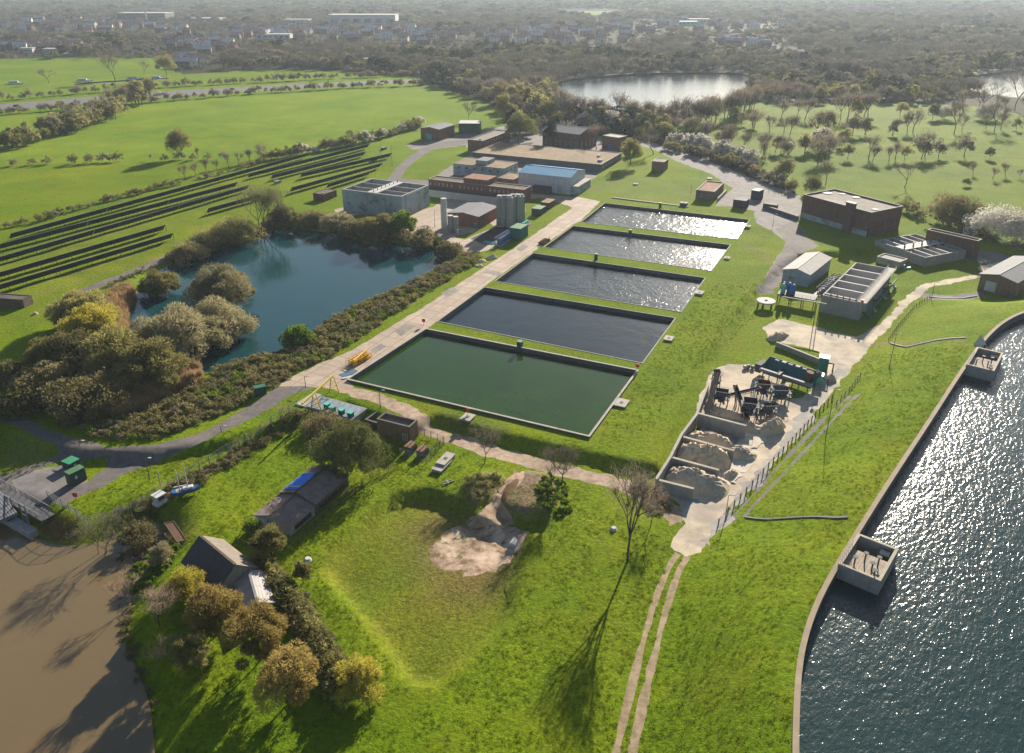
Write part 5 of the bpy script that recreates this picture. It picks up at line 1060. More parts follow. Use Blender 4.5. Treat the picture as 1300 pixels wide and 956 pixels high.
for (cx_, cy_, wx, wy, n, area) in ((35, 62, 70, 5, 30, 'at the left picture edge beyond the paddock'), (110, 36, 170, 8, 70, 'in the far town at the upper left'), (250, 62, 60, 8, 22, 'above the motorway meadow'), (330, 42, 120, 9, 50, 'in the far town near the white works'), (480, 48, 120, 12, 44, 'in the far town at the picture centre'), (700, 47, 150, 12, 48, 'beyond the middle lake'), (880, 34, 160, 10, 26, 'in the distance beyond the middle lake'), (940, 56, 80, 6, 14, 'right of the middle lake'), (240, 83, 22, 4, 8, 'at the corner of the far paddock')):
    for i in range(n):
        px, py = rgh.gauss(cx_, wx * .4), rgh.gauss(cy_, wy * .45); py = max(24, py); x, y, z = T(px, py)
        if any(inside([(x, y)], grow(l, 12))[0] for l in LAKES[:2]) or not inside([(x, y)], WOOD)[0]: continue
        TOWN.append((x, y, z, area))
def wood_points():
    rg = np.random.default_rng(11); out = []
    for (a, b, st) in ((520, 900, 8.5), (900, 1500, 11), (1500, 2500, 17), (2500, 4500, 30), (4500, 8100, 60)):
        xm = .70 * b + 60; X, Y = np.meshgrid(np.arange(-xm, xm, st), np.arange(a, b, st)); P = np.stack([X.ravel(), Y.ravel()], 1).astype(float); P += rg.uniform(-st * .5, st * .5, P.shape)
        P = P[(np.abs(P[:, 0]) < .70 * P[:, 1] + 50) & inside(P, WOOD)]; P = P[vnoise(P, 90 + st * 5, 41) + .35 * rg.random(len(P)) > (.30 if a < 1500 else .34)]
        for c in CLEAR:
            P = P[~inside(P, c)]
        out.append(np.column_stack([P, np.full(len(P), st / 8.5)]))
    P = np.concatenate(out)
    # gardens: fewer and lower trees among the houses
    TA = np.array([(a, b) for a, b, c, d in TOWN]); H_ = np.ones(len(P)); nr = np.zeros(len(P), bool)
    for a, b in TA: nr |= (np.abs(P[:, 0] - a) < 45) & (P[:, 1] - b < 30) & (P[:, 1] - b > -160)
    H_[nr] = .5; keep = ~nr | (rg.random(len(P)) < .55); P = np.column_stack([P, H_])[keep]
    # keep buildings of the northern works and the houses free
    for x, y, z, a in TOWN:
        m = (np.abs(P[:, 0] - x) < 9 + P[:, 2] * 2) & (P[:, 1] < y + 6) & (P[:, 1] > y - 22 - 10 * (y > 1600) * P[:, 2]); P = P[~m]
    for c, rr in ((T2(722, 172), 24), (T2(780, 182), 12), (T2(618, 178), 22), (T2(700, 195), 20)): P = P[np.hypot(P[:, 0] - c[0], P[:, 1] - c[1]) > rr]
    return P
WP = wood_points()
def kind_at(x, y):
    v = float(vnoise([(x, y)], 70, 51)[0]) + random.uniform(-.25, .25)
    return 'ever' if v > .80 else ('bare' if v < .45 else 'olive')
o_ = np.argsort(np.hypot(WP[:, 0], WP[:, 1])); WP = WP[o_]; NIND = 290
for x, y, s, hq in WP[:NIND]:
    x, y = float(x), float(y); plant(kind_at(x, y) + str(random.randint(0, 3)), x, y, random.uniform(7.5, 15), 'tree in the wood that begins right behind the works and the park', 'tree', 'woodland_tree', 'nearest trees of the wood', z=-.2)
def scatter(name, P, meshes, idx, scl, rot=None, tilt=False):
    """one object that repeats small meshes on many points"""
    n = len(P); me = bpy.data.meshes.new(name); me.vertices.add(n); me.vertices.foreach_set('co', np.asarray(P, np.float32).ravel())
    for nm, ty, dat in (('idx', 'INT', np.asarray(idx, np.int32)), ('scl', 'FLOAT_VECTOR', np.asarray(scl, np.float32)), ('rot', 'FLOAT_VECTOR', np.column_stack([np.zeros(n), np.zeros(n), np.random.default_rng(1).uniform(0, 6.28, n)]).astype(np.float32))):
        a = me.attributes.new(nm, ty, 'POINT'); a.data.foreach_set('value' if ty == 'INT' else 'vector', dat.ravel())
    o = bpy.data.objects.new(name, me); COL.objects.link(o); o['kind'] = 'stuff'
    cl = bpy.data.collections.new(name + '_kinds')
    for i, m in enumerate(meshes): q = bpy.data.objects.new(f'{name}_kind_{i:02d}', m); cl.objects.link(q)
    g = bpy.data.node_groups.new(name, 'GeometryNodeTree'); g.interface.new_socket('Geometry', in_out='INPUT', socket_type='NodeSocketGeometry'); g.interface.new_socket('Geometry', in_out='OUTPUT', socket_type='NodeSocketGeometry')
    N = g.nodes.new; I, O = N('NodeGroupInput'), N('NodeGroupOutput'); ci = N('GeometryNodeCollectionInfo'); ci.inputs['Collection'].default_value = cl; ci.inputs['Separate Children'].default_value = True; ci.inputs['Reset Children'].default_value = True
    ip = N('GeometryNodeInstanceOnPoints'); ip.inputs['Pick Instance'].default_value = True
    def at(nm, ty): q = N('GeometryNodeInputNamedAttribute'); q.data_type = ty; q.inputs['Name'].default_value = nm; return q.outputs['Attribute']
    L = g.links.new; L(I.outputs[0], ip.inputs['Points']); L(ci.outputs[0], ip.inputs['Instance']); L(at('idx', 'INT'), ip.inputs['Instance Index']); L(at('scl', 'FLOAT_VECTOR'), ip.inputs['Scale'])
    er = N('FunctionNodeEulerToRotation'); L(at('rot', 'FLOAT_VECTOR'), er.inputs[0]); L(er.outputs[0], ip.inputs['Rotation']); L(ip.outputs[0], O.inputs[0])
    md = o.modifiers.new('scatter', 'NODES'); md.node_group = g; return o
def both(mt, mc, cmats):
    """trunk and crown of the library in one mesh, for the mass"""
    return None
def far_meshes():
    out = []
    for i in range(3): a, b = bare_parts(240 + i, 11, 9.5, 9, 2.0, 7, 2, nb=(4, 5)); out.append(npmesh('wood_tree', [(*a, 0), (*b, 1)], ['bark', 'far_twig']))
    for i in range(3): cl = cloud(340 + i, 11, 9.5, 420, 1.5, 20, .1, elong=1.8); out.append(npmesh('wood_tree', [(*cl, 0)], [['far_olive', 'far_grey', 'far_twig'][i]]))
    for i in range(2): cl = cloud(440 + i, 13, 9, 420, 1.4, 18, .05, elong=1.2); out.append(npmesh('wood_tree', [(*cl, 0)], [['far_dark', 'far_dark'][i]]))
    cl = cloud(540, 8, 8, 380, 1.2, 16, .05, elong=1.2); out.append(npmesh('wood_tree', [(*cl, 0)], ['bud_rust'])); return out
FM = far_meshes()
Q = WP[NIND:]; rg = np.random.default_rng(5); v = vnoise(Q[:, :2], 70, 51) + rg.uniform(-.25, .25, len(Q))
idx = np.where(v > .84, rg.integers(6, 8, len(Q)), np.where(v < .45, rg.integers(0, 3, len(Q)), rg.integers(3, 6, len(Q)))); idx = np.where(rg.random(len(Q)) < .03, 8, idx)
sc = rg.uniform(.7, 1.35, len(Q)) * Q[:, 3]; scl = np.column_stack([sc * Q[:, 2] ** .75, sc * Q[:, 2] ** .75, sc * Q[:, 2] ** .12])
scatter('far_wood', np.column_stack([Q[:, :2], height(Q[:, :2]) - .3]), FM, idx, scl)

# --- low cover: brambles, reeds, coarse grass
def fill(poly, st, seed=1, sm=1):
    poly = smooth(TP(poly), True, sm); xs = [a for a, b in poly]; ys = [b for a, b in poly]; rg = np.random.default_rng(seed)
    X, Y = np.meshgrid(np.arange(min(xs), max(xs), st), np.arange(min(ys), max(ys), st)); P = np.stack([X.ravel(), Y.ravel()], 1).astype(float) + rg.uniform(-st * .5, st * .5, (X.size, 2)); return P[inside(P, poly)]
def brush(seed, h, w, n, size, mat, elong=1.6, up=0): return npmesh('brush', [(*cloud(seed, h, w, n, size, 12, .0, elong=elong, fill=.5, up=up), 0)], [mat])
BR = [brush(1, 1.5, 2.6, 260, .36, 'bramble'), brush(2, 1.2, 2.2, 240, .34, 'hedge'), brush(3, 1.0, 2.4, 240, .30, 'leaf_green'), brush(4, 1.7, 2.4, 260, .42, 'twig', 5), brush(5, 1.3, 2.4, 240, .34, 'bramble')]
def cover(name, polys, st, pick, smin=.7, smax=1.3, seed=1, meshes=BR):
    P = np.concatenate([fill(p, st, seed + i) for i, p in enumerate(polys)]); P = P[~inside(P, offs_(POND, 0))] if name != 'reeds' else P
    rg = np.random.default_rng(seed); s = rg.uniform(smin, smax, len(P)); pn = vnoise(P, 6, seed + 70)
    ix = np.array(pick)[np.clip((pn * .7 + rg.random(len(P)) * .3) * len(pick), 0, len(pick) - 1).astype(int)]
    return scatter(name, np.column_stack([P, height(P) - .1]), meshes, ix, np.column_stack([s, s, s * rg.uniform(.7, 1.2, len(P))]))
def offs_(p, d): return p
cover('bramble_bank', [[(86, 520), (130, 515), (170, 512), (210, 498), (248, 482), (290, 488), (322, 500), (318, 508), (290, 522), (240, 543), (200, 556), (150, 560), (110, 552), (70, 538)], [(262, 478), (300, 462), (345, 450), (390, 432), (420, 408), (452, 388), (500, 370), (540, 352), (565, 334), (580, 326), (606, 322), (612, 330), (590, 342), (556, 362), (500, 398), (440, 440), (410, 458), (380, 468), (352, 490), (322, 498), (290, 486)]], 1.45, [0, 4, 1, 0, 2, 3, 4], seed=3)
cover('pond_scrub', [[(20, 470), (60, 440), (90, 420), (140, 400), (160, 420), (170, 450), (200, 470), (225, 485), (180, 510), (130, 515), (80, 535), (30, 515)], [(120, 372), (160, 350), (215, 332), (280, 312), (330, 300), (380, 288), (420, 292), (480, 305), (540, 314), (575, 320), (590, 318), (560, 306), (500, 290), (430, 278), (380, 270), (340, 282), (290, 300), (225, 322), (170, 352)]], 1.9, [0, 4, 3, 0, 1, 3], seed=13)
RD = [brush(21, 1.5, 1.3, 130, 1.5, 'reed', 9, 3.0), brush(22, 1.7, 1.2, 130, 1.6, 'reed', 9, 3.0)]
cover('reeds', [[(136, 380), (150, 370), (170, 366), (168, 385), (160, 405), (162, 430), (168, 445), (155, 448), (146, 430), (138, 405)], [(120, 520), (150, 510), (180, 502), (205, 482), (230, 474), (256, 474), (252, 488), (218, 499), (188, 516), (134, 534)]], .8, [0, 1], 1.2, 1.9, seed=23, meshes=RD)
cover('rough_scrub', [[(588, 608), (640, 604), (640, 624), (618, 640), (600, 644), (588, 630)], [(790, 612), (850, 626), (850, 655), (820, 650)], [(140, 690), (170, 660), (205, 650), (215, 680), (180, 700), (150, 720)], [(158, 740), (172, 728), (176, 760), (165, 800), (190, 850), (204, 900), (190, 900), (172, 860), (150, 815), (150, 780)]], 1.4, [3, 4, 0, 3], .35, .7, seed=33)
cover('fence_scrub', [[(128, 662), (160, 644), (200, 628), (260, 594), (330, 548), (385, 517), (392, 528), (342, 562), (272, 606), (212, 644), (160, 672)]], 1.3, [3, 4, 0, 3], .5, .95, seed=39)
LV = [brush(31, .9, 1.5, 170, .36, 'leaf_green', 1.2), brush(32, .8, 1.3, 150, .34, 'leaf_green', 1.2)]
cover('leafy_plants', [[(684, 612), (704, 606), (722, 616), (724, 645), (714, 662), (696, 660), (684, 640)], [(162, 735), (180, 712), (215, 690), (228, 700), (210, 730), (180, 750), (160, 755)]], 1.25, [0, 1], seed=43, meshes=LV)
TF = [npmesh('grass_tuft', [(*leaves(np.random.default_rng(i).normal(size=(26, 3)) * np.array([.32, .32, .03]) + np.array([0, 0, .13]), .36, np.random.default_rng(i + 5), 4.5, 1.3), 0)], ['tuft']) for i in range(3)]
def tufts():
    A = [fill([(-60, 700), (230, 560), (420, 525), (620, 560), (870, 700), (880, 1000), (-60, 1000)], .95, 3, 0), fill([(880, 1000), (862, 740), (900, 690), (960, 640), (1110, 450), (1230, 440), (1200, 500), (1060, 700), (1005, 860), (1005, 1000)], .95, 4, 0), fill([(480, 500), (620, 545), (750, 578), (840, 540), (880, 470), (960, 400), (960, 360), (900, 360), (750, 562), (640, 548), (440, 492)], 1.1, 5, 0)]
    P = np.concatenate(A); bad = inside(P, RIVER) | inside(P, POND) | inside(P, RES)
    for nm, p, m, j in REG:
        if m or nm is None: bad |= inside(P, p)
    P = P[~bad]; k = vnoise(P, 14, 77) * .25 + vnoise(P, 1.6, 78) * .75; P = P[k > .42]
    ib = inside(P, BASIN); rg = np.random.default_rng(9); s = rg.uniform(.4, .95, len(P)) * np.where(ib, .5, 1); print('tufts', len(P))
    scatter('rough_grass', np.column_stack([P, height(P)]), TF, rg.integers(0, 3, len(P)), np.column_stack([s, s, s]))
tufts()
# ---------------------------------------------------------------- panel rows in the left field
PR = [((16, 306), (392, 200.5), 'farthest unbroken row of panels, running the whole length of the left field'), ((-10, 323), (303, 239), 'second panel row from the top on the left, stopping short at a gap'), ((318, 227.5), (470, 188.5), 'panel row just behind the end of the farthest row, starting at the field middle'), ((-10, 340), (318, 242.5), 'third panel row from the top on the left side of the field'), ((347, 229.5), (465, 198.5), 'short panel row right of the gap, second of the right hand block'), ((-10, 360), (212, 294), 'fourth panel row from the top, ending near the pale willow scrub'), ((-10, 376), (222, 305), 'nearest panel row, next to the pond path'), ((384, 227.5), (498, 200.5), 'panel row of the right hand block ending at the thin masts'), ((371, 246), (486, 213.5), 'panel row of the right hand block nearer the small brown hut'), ((418, 241), (472, 224), 'short panel row behind the pale blue tank block'), ((266, 273), (333, 254), 'short lone panel row above the willow scrub')]
for k, (a, b, lab) in enumerate(PR):
    A, B = T(*a), T(*b); L = math.hypot(B[0] - A[0], B[1] - A[1]); r = thing('panel_row', lab, 'solar panels', A, math.atan2(B[1] - A[1], B[0] - A[0]))
    # local y points away from the camera: the panels lean towards the sun, high edge near us
    for half in range(max(1, int(L / 40))):
        n_ = max(1, int(L / 40)); x0, x1 = L * half / n_ + .15, L * (half + 1) / n_ - .15
        m = MB(); m.add([(x0, 0, 3.2), (x1, 0, 3.2), (x1, 2.1, .7), (x0, 2.1, .7)], [(0, 1, 2, 3)], 1); m.add([(x0, .07, 3.28), (x1, .07, 3.28), (x1, 2.17, .78), (x0, 2.17, .78)], [(0, 1, 2, 3)], 0); m.build('panel_table', [M['solar'], M['solar_back']], r)
    m = MB(); m.bar((0, -.08, 3.26), (L, -.08, 3.26), .2); m.build('edge_rail', M['galv'], r)
    for q in range(min(40, int(L / 6) + 1)):
        m = MB(); xq = q * L / max(1, min(40, int(L / 6) + 1) - 1); m.bar((xq, .4, -.4), (xq, .3, 2.7), .14); m.bar((xq, 2.8, -.4), (xq, 2.9, 1.2), .12); m.build('post', M['steel_dk'], r)
for (px, py, hp, lab) in ((484, 210, 24, 'left of the two thin grey masts at the panel field end'), (498, 212, 28, 'right of the two thin grey masts at the panel field end')):
    x, y, z = T(px, py); m = MB(); m.cyl(0, 0, -.3, hp * mpp(px, py), .12, 6, .06); o = m.build('mast', M['galv']); o.location = (x, y, z); tag(o, lab, 'mast')
S = spec((412, 256), 247, (399, 244.5), (425, 241), ang=SITE); r = flat_house('brown_hut', 'small brown flat roofed hut at the corner of the panel field', 'hut', S, 'rust', 'felt_dark', .05, cap='rust'); m = MB(); m.cyl(2, 2, S['h'] - .1, S['h'] + .5, .5, 10); m.build('roof_vent', M['conc_white'], r)
S = spec((31.5, 391), 381, (-12, 376), (36, 375)); flat_house('field_hut', 'dark long hut cut by the left picture edge', 'hut', S, 'wood', 'felt_dark', .03, cap='steel_dk')
def trough(px, py, lab, mat):
    r = thing('equipment_box', lab, 'equipment', T(px, py), SITE); m = MB(); m.box(-1.6, 1.6, -1, 1, 0, 1.4); m.build('cabinet', M[mat], r); m = MB(); m.box(-1.7, 1.7, -1.1, 1.1, 1.403, 1.55); m.build('lid', M['galv'], r); m = MB(); m.box(1.7, 3.0, -.6, .6, .3, 1.0); m.build('side_unit', M['steel'], r)
trough(487, 190, 'grey machine parked on grass above the panel rows', 'steel'); trough(475, 204, 'brown transformer box between two panel rows', 'rust'); trough(352, 233, 'pale box at the gap between the panel rows', 'galv'); trough(566, 172.5, 'grey van like unit beside the lone brick shed', 'galv')
x, y, z = T(45, 399); r = thing('debris_pile', 'small grey lump on the grass right of the dark hut', 'debris', (x, y, z)); m = MB(); m.cyl(0, 0, 0, .8, .9, 7, .4); m.build('stone', M['heap'], r)

# ---------------------------------------------------------------- cars
def car(pos, rz, lab, mat, name='car', cat='car', L=4.4, van=False, group=None):
    r = thing(name, lab, cat, pos, rz, group); w = .9; m = MB()
    h1, h2 = (1.0, 1.45) if not van else (1.2, 2.3); x0, x1 = -L / 2, L / 2
    prof = [(x0, .35), (x1, .35), (x1, .8), (x1 - .9, h1), (x1 - 1.5, h2), (x0 + (.7 if not van else .1), h2), (x0, h1 if not van else h2 - .1)]
    n = len(prof); m.add([(a, -w, b) for a, b in prof] + [(a, w, b) for a, b in prof], [tuple(range(n)), tuple(range(2 * n - 1, n - 1, -1))] + [(i, (i + 1) % n, n + (i + 1) % n, n + i) for i in range(n)]); m.build('body', M[mat], r, bevel=.06)
    m = MB(); m.box(x0 + .9 if not van else x1 - 2.0, x1 - 1.45, -w - .01, w + .01, h1, h2 - .12); m.build('side_window', M['glass'], r)
    for a in (x0 + .8, x1 - .8):
        for b in (-w - .02, w - .2): m = MB(); m.tube([(a, b, .33), (a, b + .22, .33)], .33, 10); m.build('wheel', M['black'], r)
    return r
def along(pa, pb, k): a, b = T(*pa), T(*pb); return (a[0] + (b[0] - a[0]) * k, a[1] + (b[1] - a[1]) * k), math.atan2(b[1] - a[1], b[0] - a[0])
ROADC = [(0, 137), (100, 128.5), (200, 120.5), (330, 112), (440, 106), (535, 102)]
M['paint_white'] = mat_flat('car_white', (.75, .75, .75), .3, .05, 2); M['paint_dark'] = mat_flat('car_dark', (.02, .025, .04), .3, .1, 2); M['paint_silver'] = mat_flat('car_silver', (.35, .36, .38), .3, .05, 2, metal=.4); M['paint_blue'] = mat_flat('car_blue', (.03, .10, .25), .3, .1, 2)
for (px, mat, van, lab, dv) in ((20, 'paint_dark', 0, 'black car at the left end of the motorway', 0), (77, 'paint_silver', 0, 'silver car on the motorway before the spinney', 2), (202, 'white', 1, 'white lorry on the motorway right of the tall verge trees', -2), (294, 'paint_dark', 0, 'dark car on the motorway, third of the cars from the right', 2), (393, 'paint_dark', 0, 'dark car on the motorway above the middle of the meadow', 0), (416, 'paint_blue', 0, 'dark blue car close behind another on the motorway', 1), (485, 'paint_dark', 0, 'dark car at the right end of the motorway', -1)):
    i = max(k for k in range(5) if ROADC[k][0] <= px); k = (px - ROADC[i][0]) / (ROADC[i + 1][0] - ROADC[i][0]); (x, y), a = along(ROADC[i], ROADC[i + 1], k); x -= math.sin(a) * dv; y += math.cos(a) * dv
    car((x, y, ht(x, y) + .02), a, lab, mat, 'lorry' if van else 'car', 'lorry' if van else 'car', 11 if van else 4.5, bool(van))
car(T(1296, 341), R(20), 'dark van parked behind the brick garage', 'paint_dark', 'van', 'van', 5.5, True)
x, y, z = T(632, 213); S_ = z; car((*G(623, 206, 5.2), 5.25), SITE, 'white car like unit on the roof deck beside the works block', 'paint_white')

# ---------------------------------------------------------------- gravel bays
def wall_px(a, b, h, lab, th=.35, mat='conc', name='bay_wall'):
    A, B = T(*a), T(*b); L = math.hypot(B[0] - A[0], B[1] - A[1]); r = thing(name, lab, 'bay wall', (A[0], A[1], min(A[2], B[2])), math.atan2(B[1] - A[1], B[0] - A[0]))
    m = MB(); n = max(1, round(L / 4))
    for k in range(n): m = MB(); m.box(L * k / n + .02, L * (k + 1) / n - .02, -th, th, -1, h - .2 * (k == n - 1)); m.build('wall_panel', M[mat], r)
    m = MB(); m.box(-.05, L + .05, -th - .05, th + .05, h + .003, h + .14); m.build('coping', M['conc_pale'], r); return r
Z0 = ZL
def G3(p): return G(*p, Z0)
# foot points of the walls on the yard
WB = [((836, 623), (879, 634), 2.7, 'nearest cross wall of the gravel bays'), ((853, 594), (911, 610), 2.7, 'second nearest cross wall of the gravel bays'), ((866, 567), (930, 585), 2.7, 'middle cross wall of the gravel bays'), ((885, 541), (945, 557), 3.6, 'tall cross wall at the far end of the gravel bays')]
for a, b, h, lab in WB:
    A, B = G3(a), G3(b); L = math.hypot(B[0] - A[0], B[1] - A[1]); r = thing('bay_wall', lab, 'bay wall', (*A, Z0), math.atan2(B[1] - A[1], B[0] - A[0])); n = max(1, round(L / 3))
    for k in range(n): m = MB(); m.box(L * k / n + .02, L * (k + 1) / n - .02, -.3, .3, -1, h); m.build('wall_panel', M['conc'], r)
    m = MB(); m.box(-.05, L + .05, -.34, .34, h + .003, h + .14); m.build('coping', M['conc_pale'], r)
bw = [G3(p) for p in ((834, 625), (852, 596), (866, 567), (885, 541), (900, 500))]
r = thing('bay_back_wall', 'stepped concrete wall holding the grass bank behind the gravel bays', 'retaining wall', (*bw[0], Z0)); m = MB(); ribbon([(a - bw[0][0], b - bw[0][1]) for a, b in bw], -.7, -.2, -1, 3.2, m); m.build('wall_panel', M['conc'], r); m = MB(); ribbon([(a - bw[0][0], b - bw[0][1]) for a, b in bw], -.76, -.14, 3.203, 3.35, m); m.build('coping', M['conc_pale'], r)
def heap(px, py, w, d, h, rz, lab, mat='heap', seed=1, ridges=2, cat='gravel heap'):
    """loose material tipped in a pile: irregular height field, a little sunk in the yard"""
    x, y = G3((px, py)); n = 34; rg = random.Random(seed); pk = [(rg.uniform(-.35, .35), rg.uniform(-.35, .35), rg.uniform(.7, 1)) for _ in range(ridges)]; vs = []; fs = []
    X = np.linspace(-1, 1, n); PP = np.array([(a * w + px, b * d + py) for b in X for a in X]); nz = vnoise(PP, 1.1, seed) * .5 + vnoise(PP, .45, seed + 1) * .25
    for j in range(n):
        for i in range(n):
            a, b = X[i], X[j]; e = max(0, 1 - max(abs(a), abs(b)) ** 3); z = max(pk_[2] * max(0, 1 - math.hypot(a - pk_[0], b - pk_[1]) ** 1.1 * .80) for pk_ in pk); q = nz[j * n + i]
            vs.append((a * w / 2, b * d / 2, -.25 + (h * (z * (.62 + .7 * q)) + .25) * min(1, e * 2)))
    for j in range(n - 1):
        for i in range(n - 1): k = j * n + i; fs.append((k, k + 1, k + n + 1, k + n))
    m = MB(); m.add(vs, fs); o = m.build('gravel_heap', M[mat], smooth=True); o.location = (x, y, Z0 - .02); o.rotation_euler = (0, 0, rz); return tag(o, lab, cat)
wa = math.atan2(G3((879, 634))[1] - G3((836, 623))[1], G3((879, 634))[0] - G3((836, 623))[0])
heap(884, 613, 15, 7.6, 4.8, wa, 'largest grey brown gravel heap, filling the nearest bay', 'heap', 3, 2)
heap(892, 584, 13, 6.4, 4.6, wa, 'pale sand heap with ridges in the second bay', 'heap_pale', 5, 3)
heap(900, 561, 13, 6.0, 4.4, wa, 'grey gravel heap in the bay below the tall cross wall', 'heap_pale', 9, 2)
heap(941, 578, 7.5, 6.0, 3.0, wa, 'small round grey heap at the open end of the bays', 'heap', 12, 1)
heap(924, 604, 5.0, 3.0, 2.4, wa + 1.2, 'low dark heap sloping down from the second bay mouth', 'heap', 22, 1)
heap(972, 546, 7.5, 6.5, 4.0, .4, 'cone of grey gravel beneath the stacking conveyor', 'heap', 15, 1)
heap(984, 538, 5.2, 4.4, 2.8, 0, 'streaked pale rubble heap beside the road', 'heap_pale', 16, 2)
heap(925, 527, 12, 3.4, 2.2, wa, 'low sandy heaps behind the tall cross wall', 'heap_pale', 18, 3)
heap(950, 545, 9.5, 4.5, 2.0, wa, 'dark flat gravel spread under the screening plant', 'heap', 19, 3)
def puddle(pts, mat='puddle', z=None, name='puddle'):
    P = smooth([G(*p, Z0) for p in pts], True, 2) if z is None else smooth(TP(pts), True, 2); zz = (Z0 + .10) if z is None else z
    P = [(a + .12 * math.sin(i * 1.7), b + .12 * math.cos(i * 2.3)) for i, (a, b) in enumerate(P)]
    P = [(a + .5 * math.sin(i * 2.9) * (mat == 'lime'), b + .5 * math.cos(i * 1.9) * (mat == 'lime')) for i, (a, b) in enumerate(P)]
    return sheet(name, P, max(zz, max(ht(*q) for q in P) + .012), mat)
M['lime'] = mat_track('lime_crust', (.60, .54, .44), (.48, .42, .33), 0, .8, stain=(.40, .35, .28))
puddle([(938, 545), (955, 543), (975, 548), (976, 558), (962, 568), (950, 572), (960, 582), (952, 596), (940, 602), (934, 612), (922, 618), (914, 630), (898, 632), (900, 618), (912, 606), (918, 592), (930, 582), (936, 566)], 'lime', ZL + .05, 'lime_crust')
puddle([(943, 554), (952, 550), (966, 552), (966, 558), (955, 562), (947, 560)]); puddle([(940, 577), (952, 575), (953, 585), (945, 592), (934, 595), (929, 603), (923, 602), (922, 594), (932, 590), (936, 582)]); puddle([(904, 621), (911, 611), (919, 610), (915, 617), (906, 625)])

for k, (px, py, w, d, hh, lab) in enumerate(((987, 428, 11, 2.6, 2.2, 'dark rubble wall along the left edge of the upper pale yard'),)):
    heap(px, py, 9, 3, 2.6, R(35), lab, 'heap', 31, 3, 'rubble bank')
r = thing('yard_edge_wall', 'low concrete wall between the upper yard and the green machine', 'retaining wall', (*G3((985, 440)), Z0)); A, B = G3((985, 440)), G3((1040, 462)); m = MB(); ribbon([(0, 0), (B[0] - A[0], B[1] - A[1])], -.3, .3, -.8, 1.5, m); m.build('wall_panel', M['conc'], r); m = MB(); ribbon([(0, 0), (B[0] - A[0], B[1] - A[1])], -.36, .36, 1.503, 1.62, m); m.build('coping', M['conc_pale'], r)

# ---------------------------------------------------------------- quarry machines
def frame_legs(r, pts, mat='steel_dk', w=.18):
    for a, b in pts: m = MB(); m.bar(a, b, w); m.build('leg', M[mat], r)
def conveyor(a, b, za, zb, lab, w=1.0, legs=2, mat='steel_dk'):
    A, B = G3(a), G3(b); L = math.hypot(B[0] - A[0], B[1] - A[1]); r = thing('conveyor', lab, 'conveyor', (*A, Z0), math.atan2(B[1] - A[1], B[0] - A[0]))
    m = MB(); m.bar((0, 0, za), (L, 0, zb), w * .8, .08); m.build('belt', M['black'], r)
    for s in (-1, 1):
        m = MB(); m.bar((0, s * w / 2, za + .1), (L, s * w / 2, zb + .1), .12, .3); m.bar((0, s * w / 2, za - .5), (L, s * w / 2, zb - .5), .1)
        n = int(L / 1.3)
        for k in range(n): m.bar((L * k / n, s * w / 2, za + (zb - za) * k / n - .5), (L * (k + .5) / n, s * w / 2, za + (zb - za) * (k + .5) / n + .1), .07); m.bar((L * (k + .5) / n, s * w / 2, za + (zb - za) * (k + .5) / n + .1), (L * (k + 1) / n, s * w / 2, za + (zb - za) * (k + 1) / n - .5), .07)
        m.build('side_truss', M[mat], r)
    for k in range(legs):
        t = (k + .6) / legs; zz = za + (zb - za) * t
        for s in (-1, 1): m = MB(); m.bar((L * t, s * w / 2, -.2), (L * t - .3, s * w / 2, zz), .16); m.build('leg', M[mat], r)
    m = MB(); m.tube([(L, -w / 2 - .1, zb), (L, w / 2 + .1, zb)], .3, 10); m.build('drum', M['steel'], r); return r
conveyor((907, 500), (895, 537), 6.5, 1.2, 'steep dark conveyor at the left end of the screening yard')
conveyor((922, 516), (962, 512), 3.2, 4.6, 'level conveyor running from the hopper to the screen')
conveyor((930, 512), (948, 538), 5.4, 1.6, 'short slanting conveyor leading down into the dark screen')
conveyor((962, 530), (984, 527), 1.2, 3.4, 'stubby conveyor feeding the gravel cone', .9, 1)
conveyor((1000, 470), (985, 493), 1.5, 4.0, 'conveyor behind the screen beside the green machine', .9, 1)
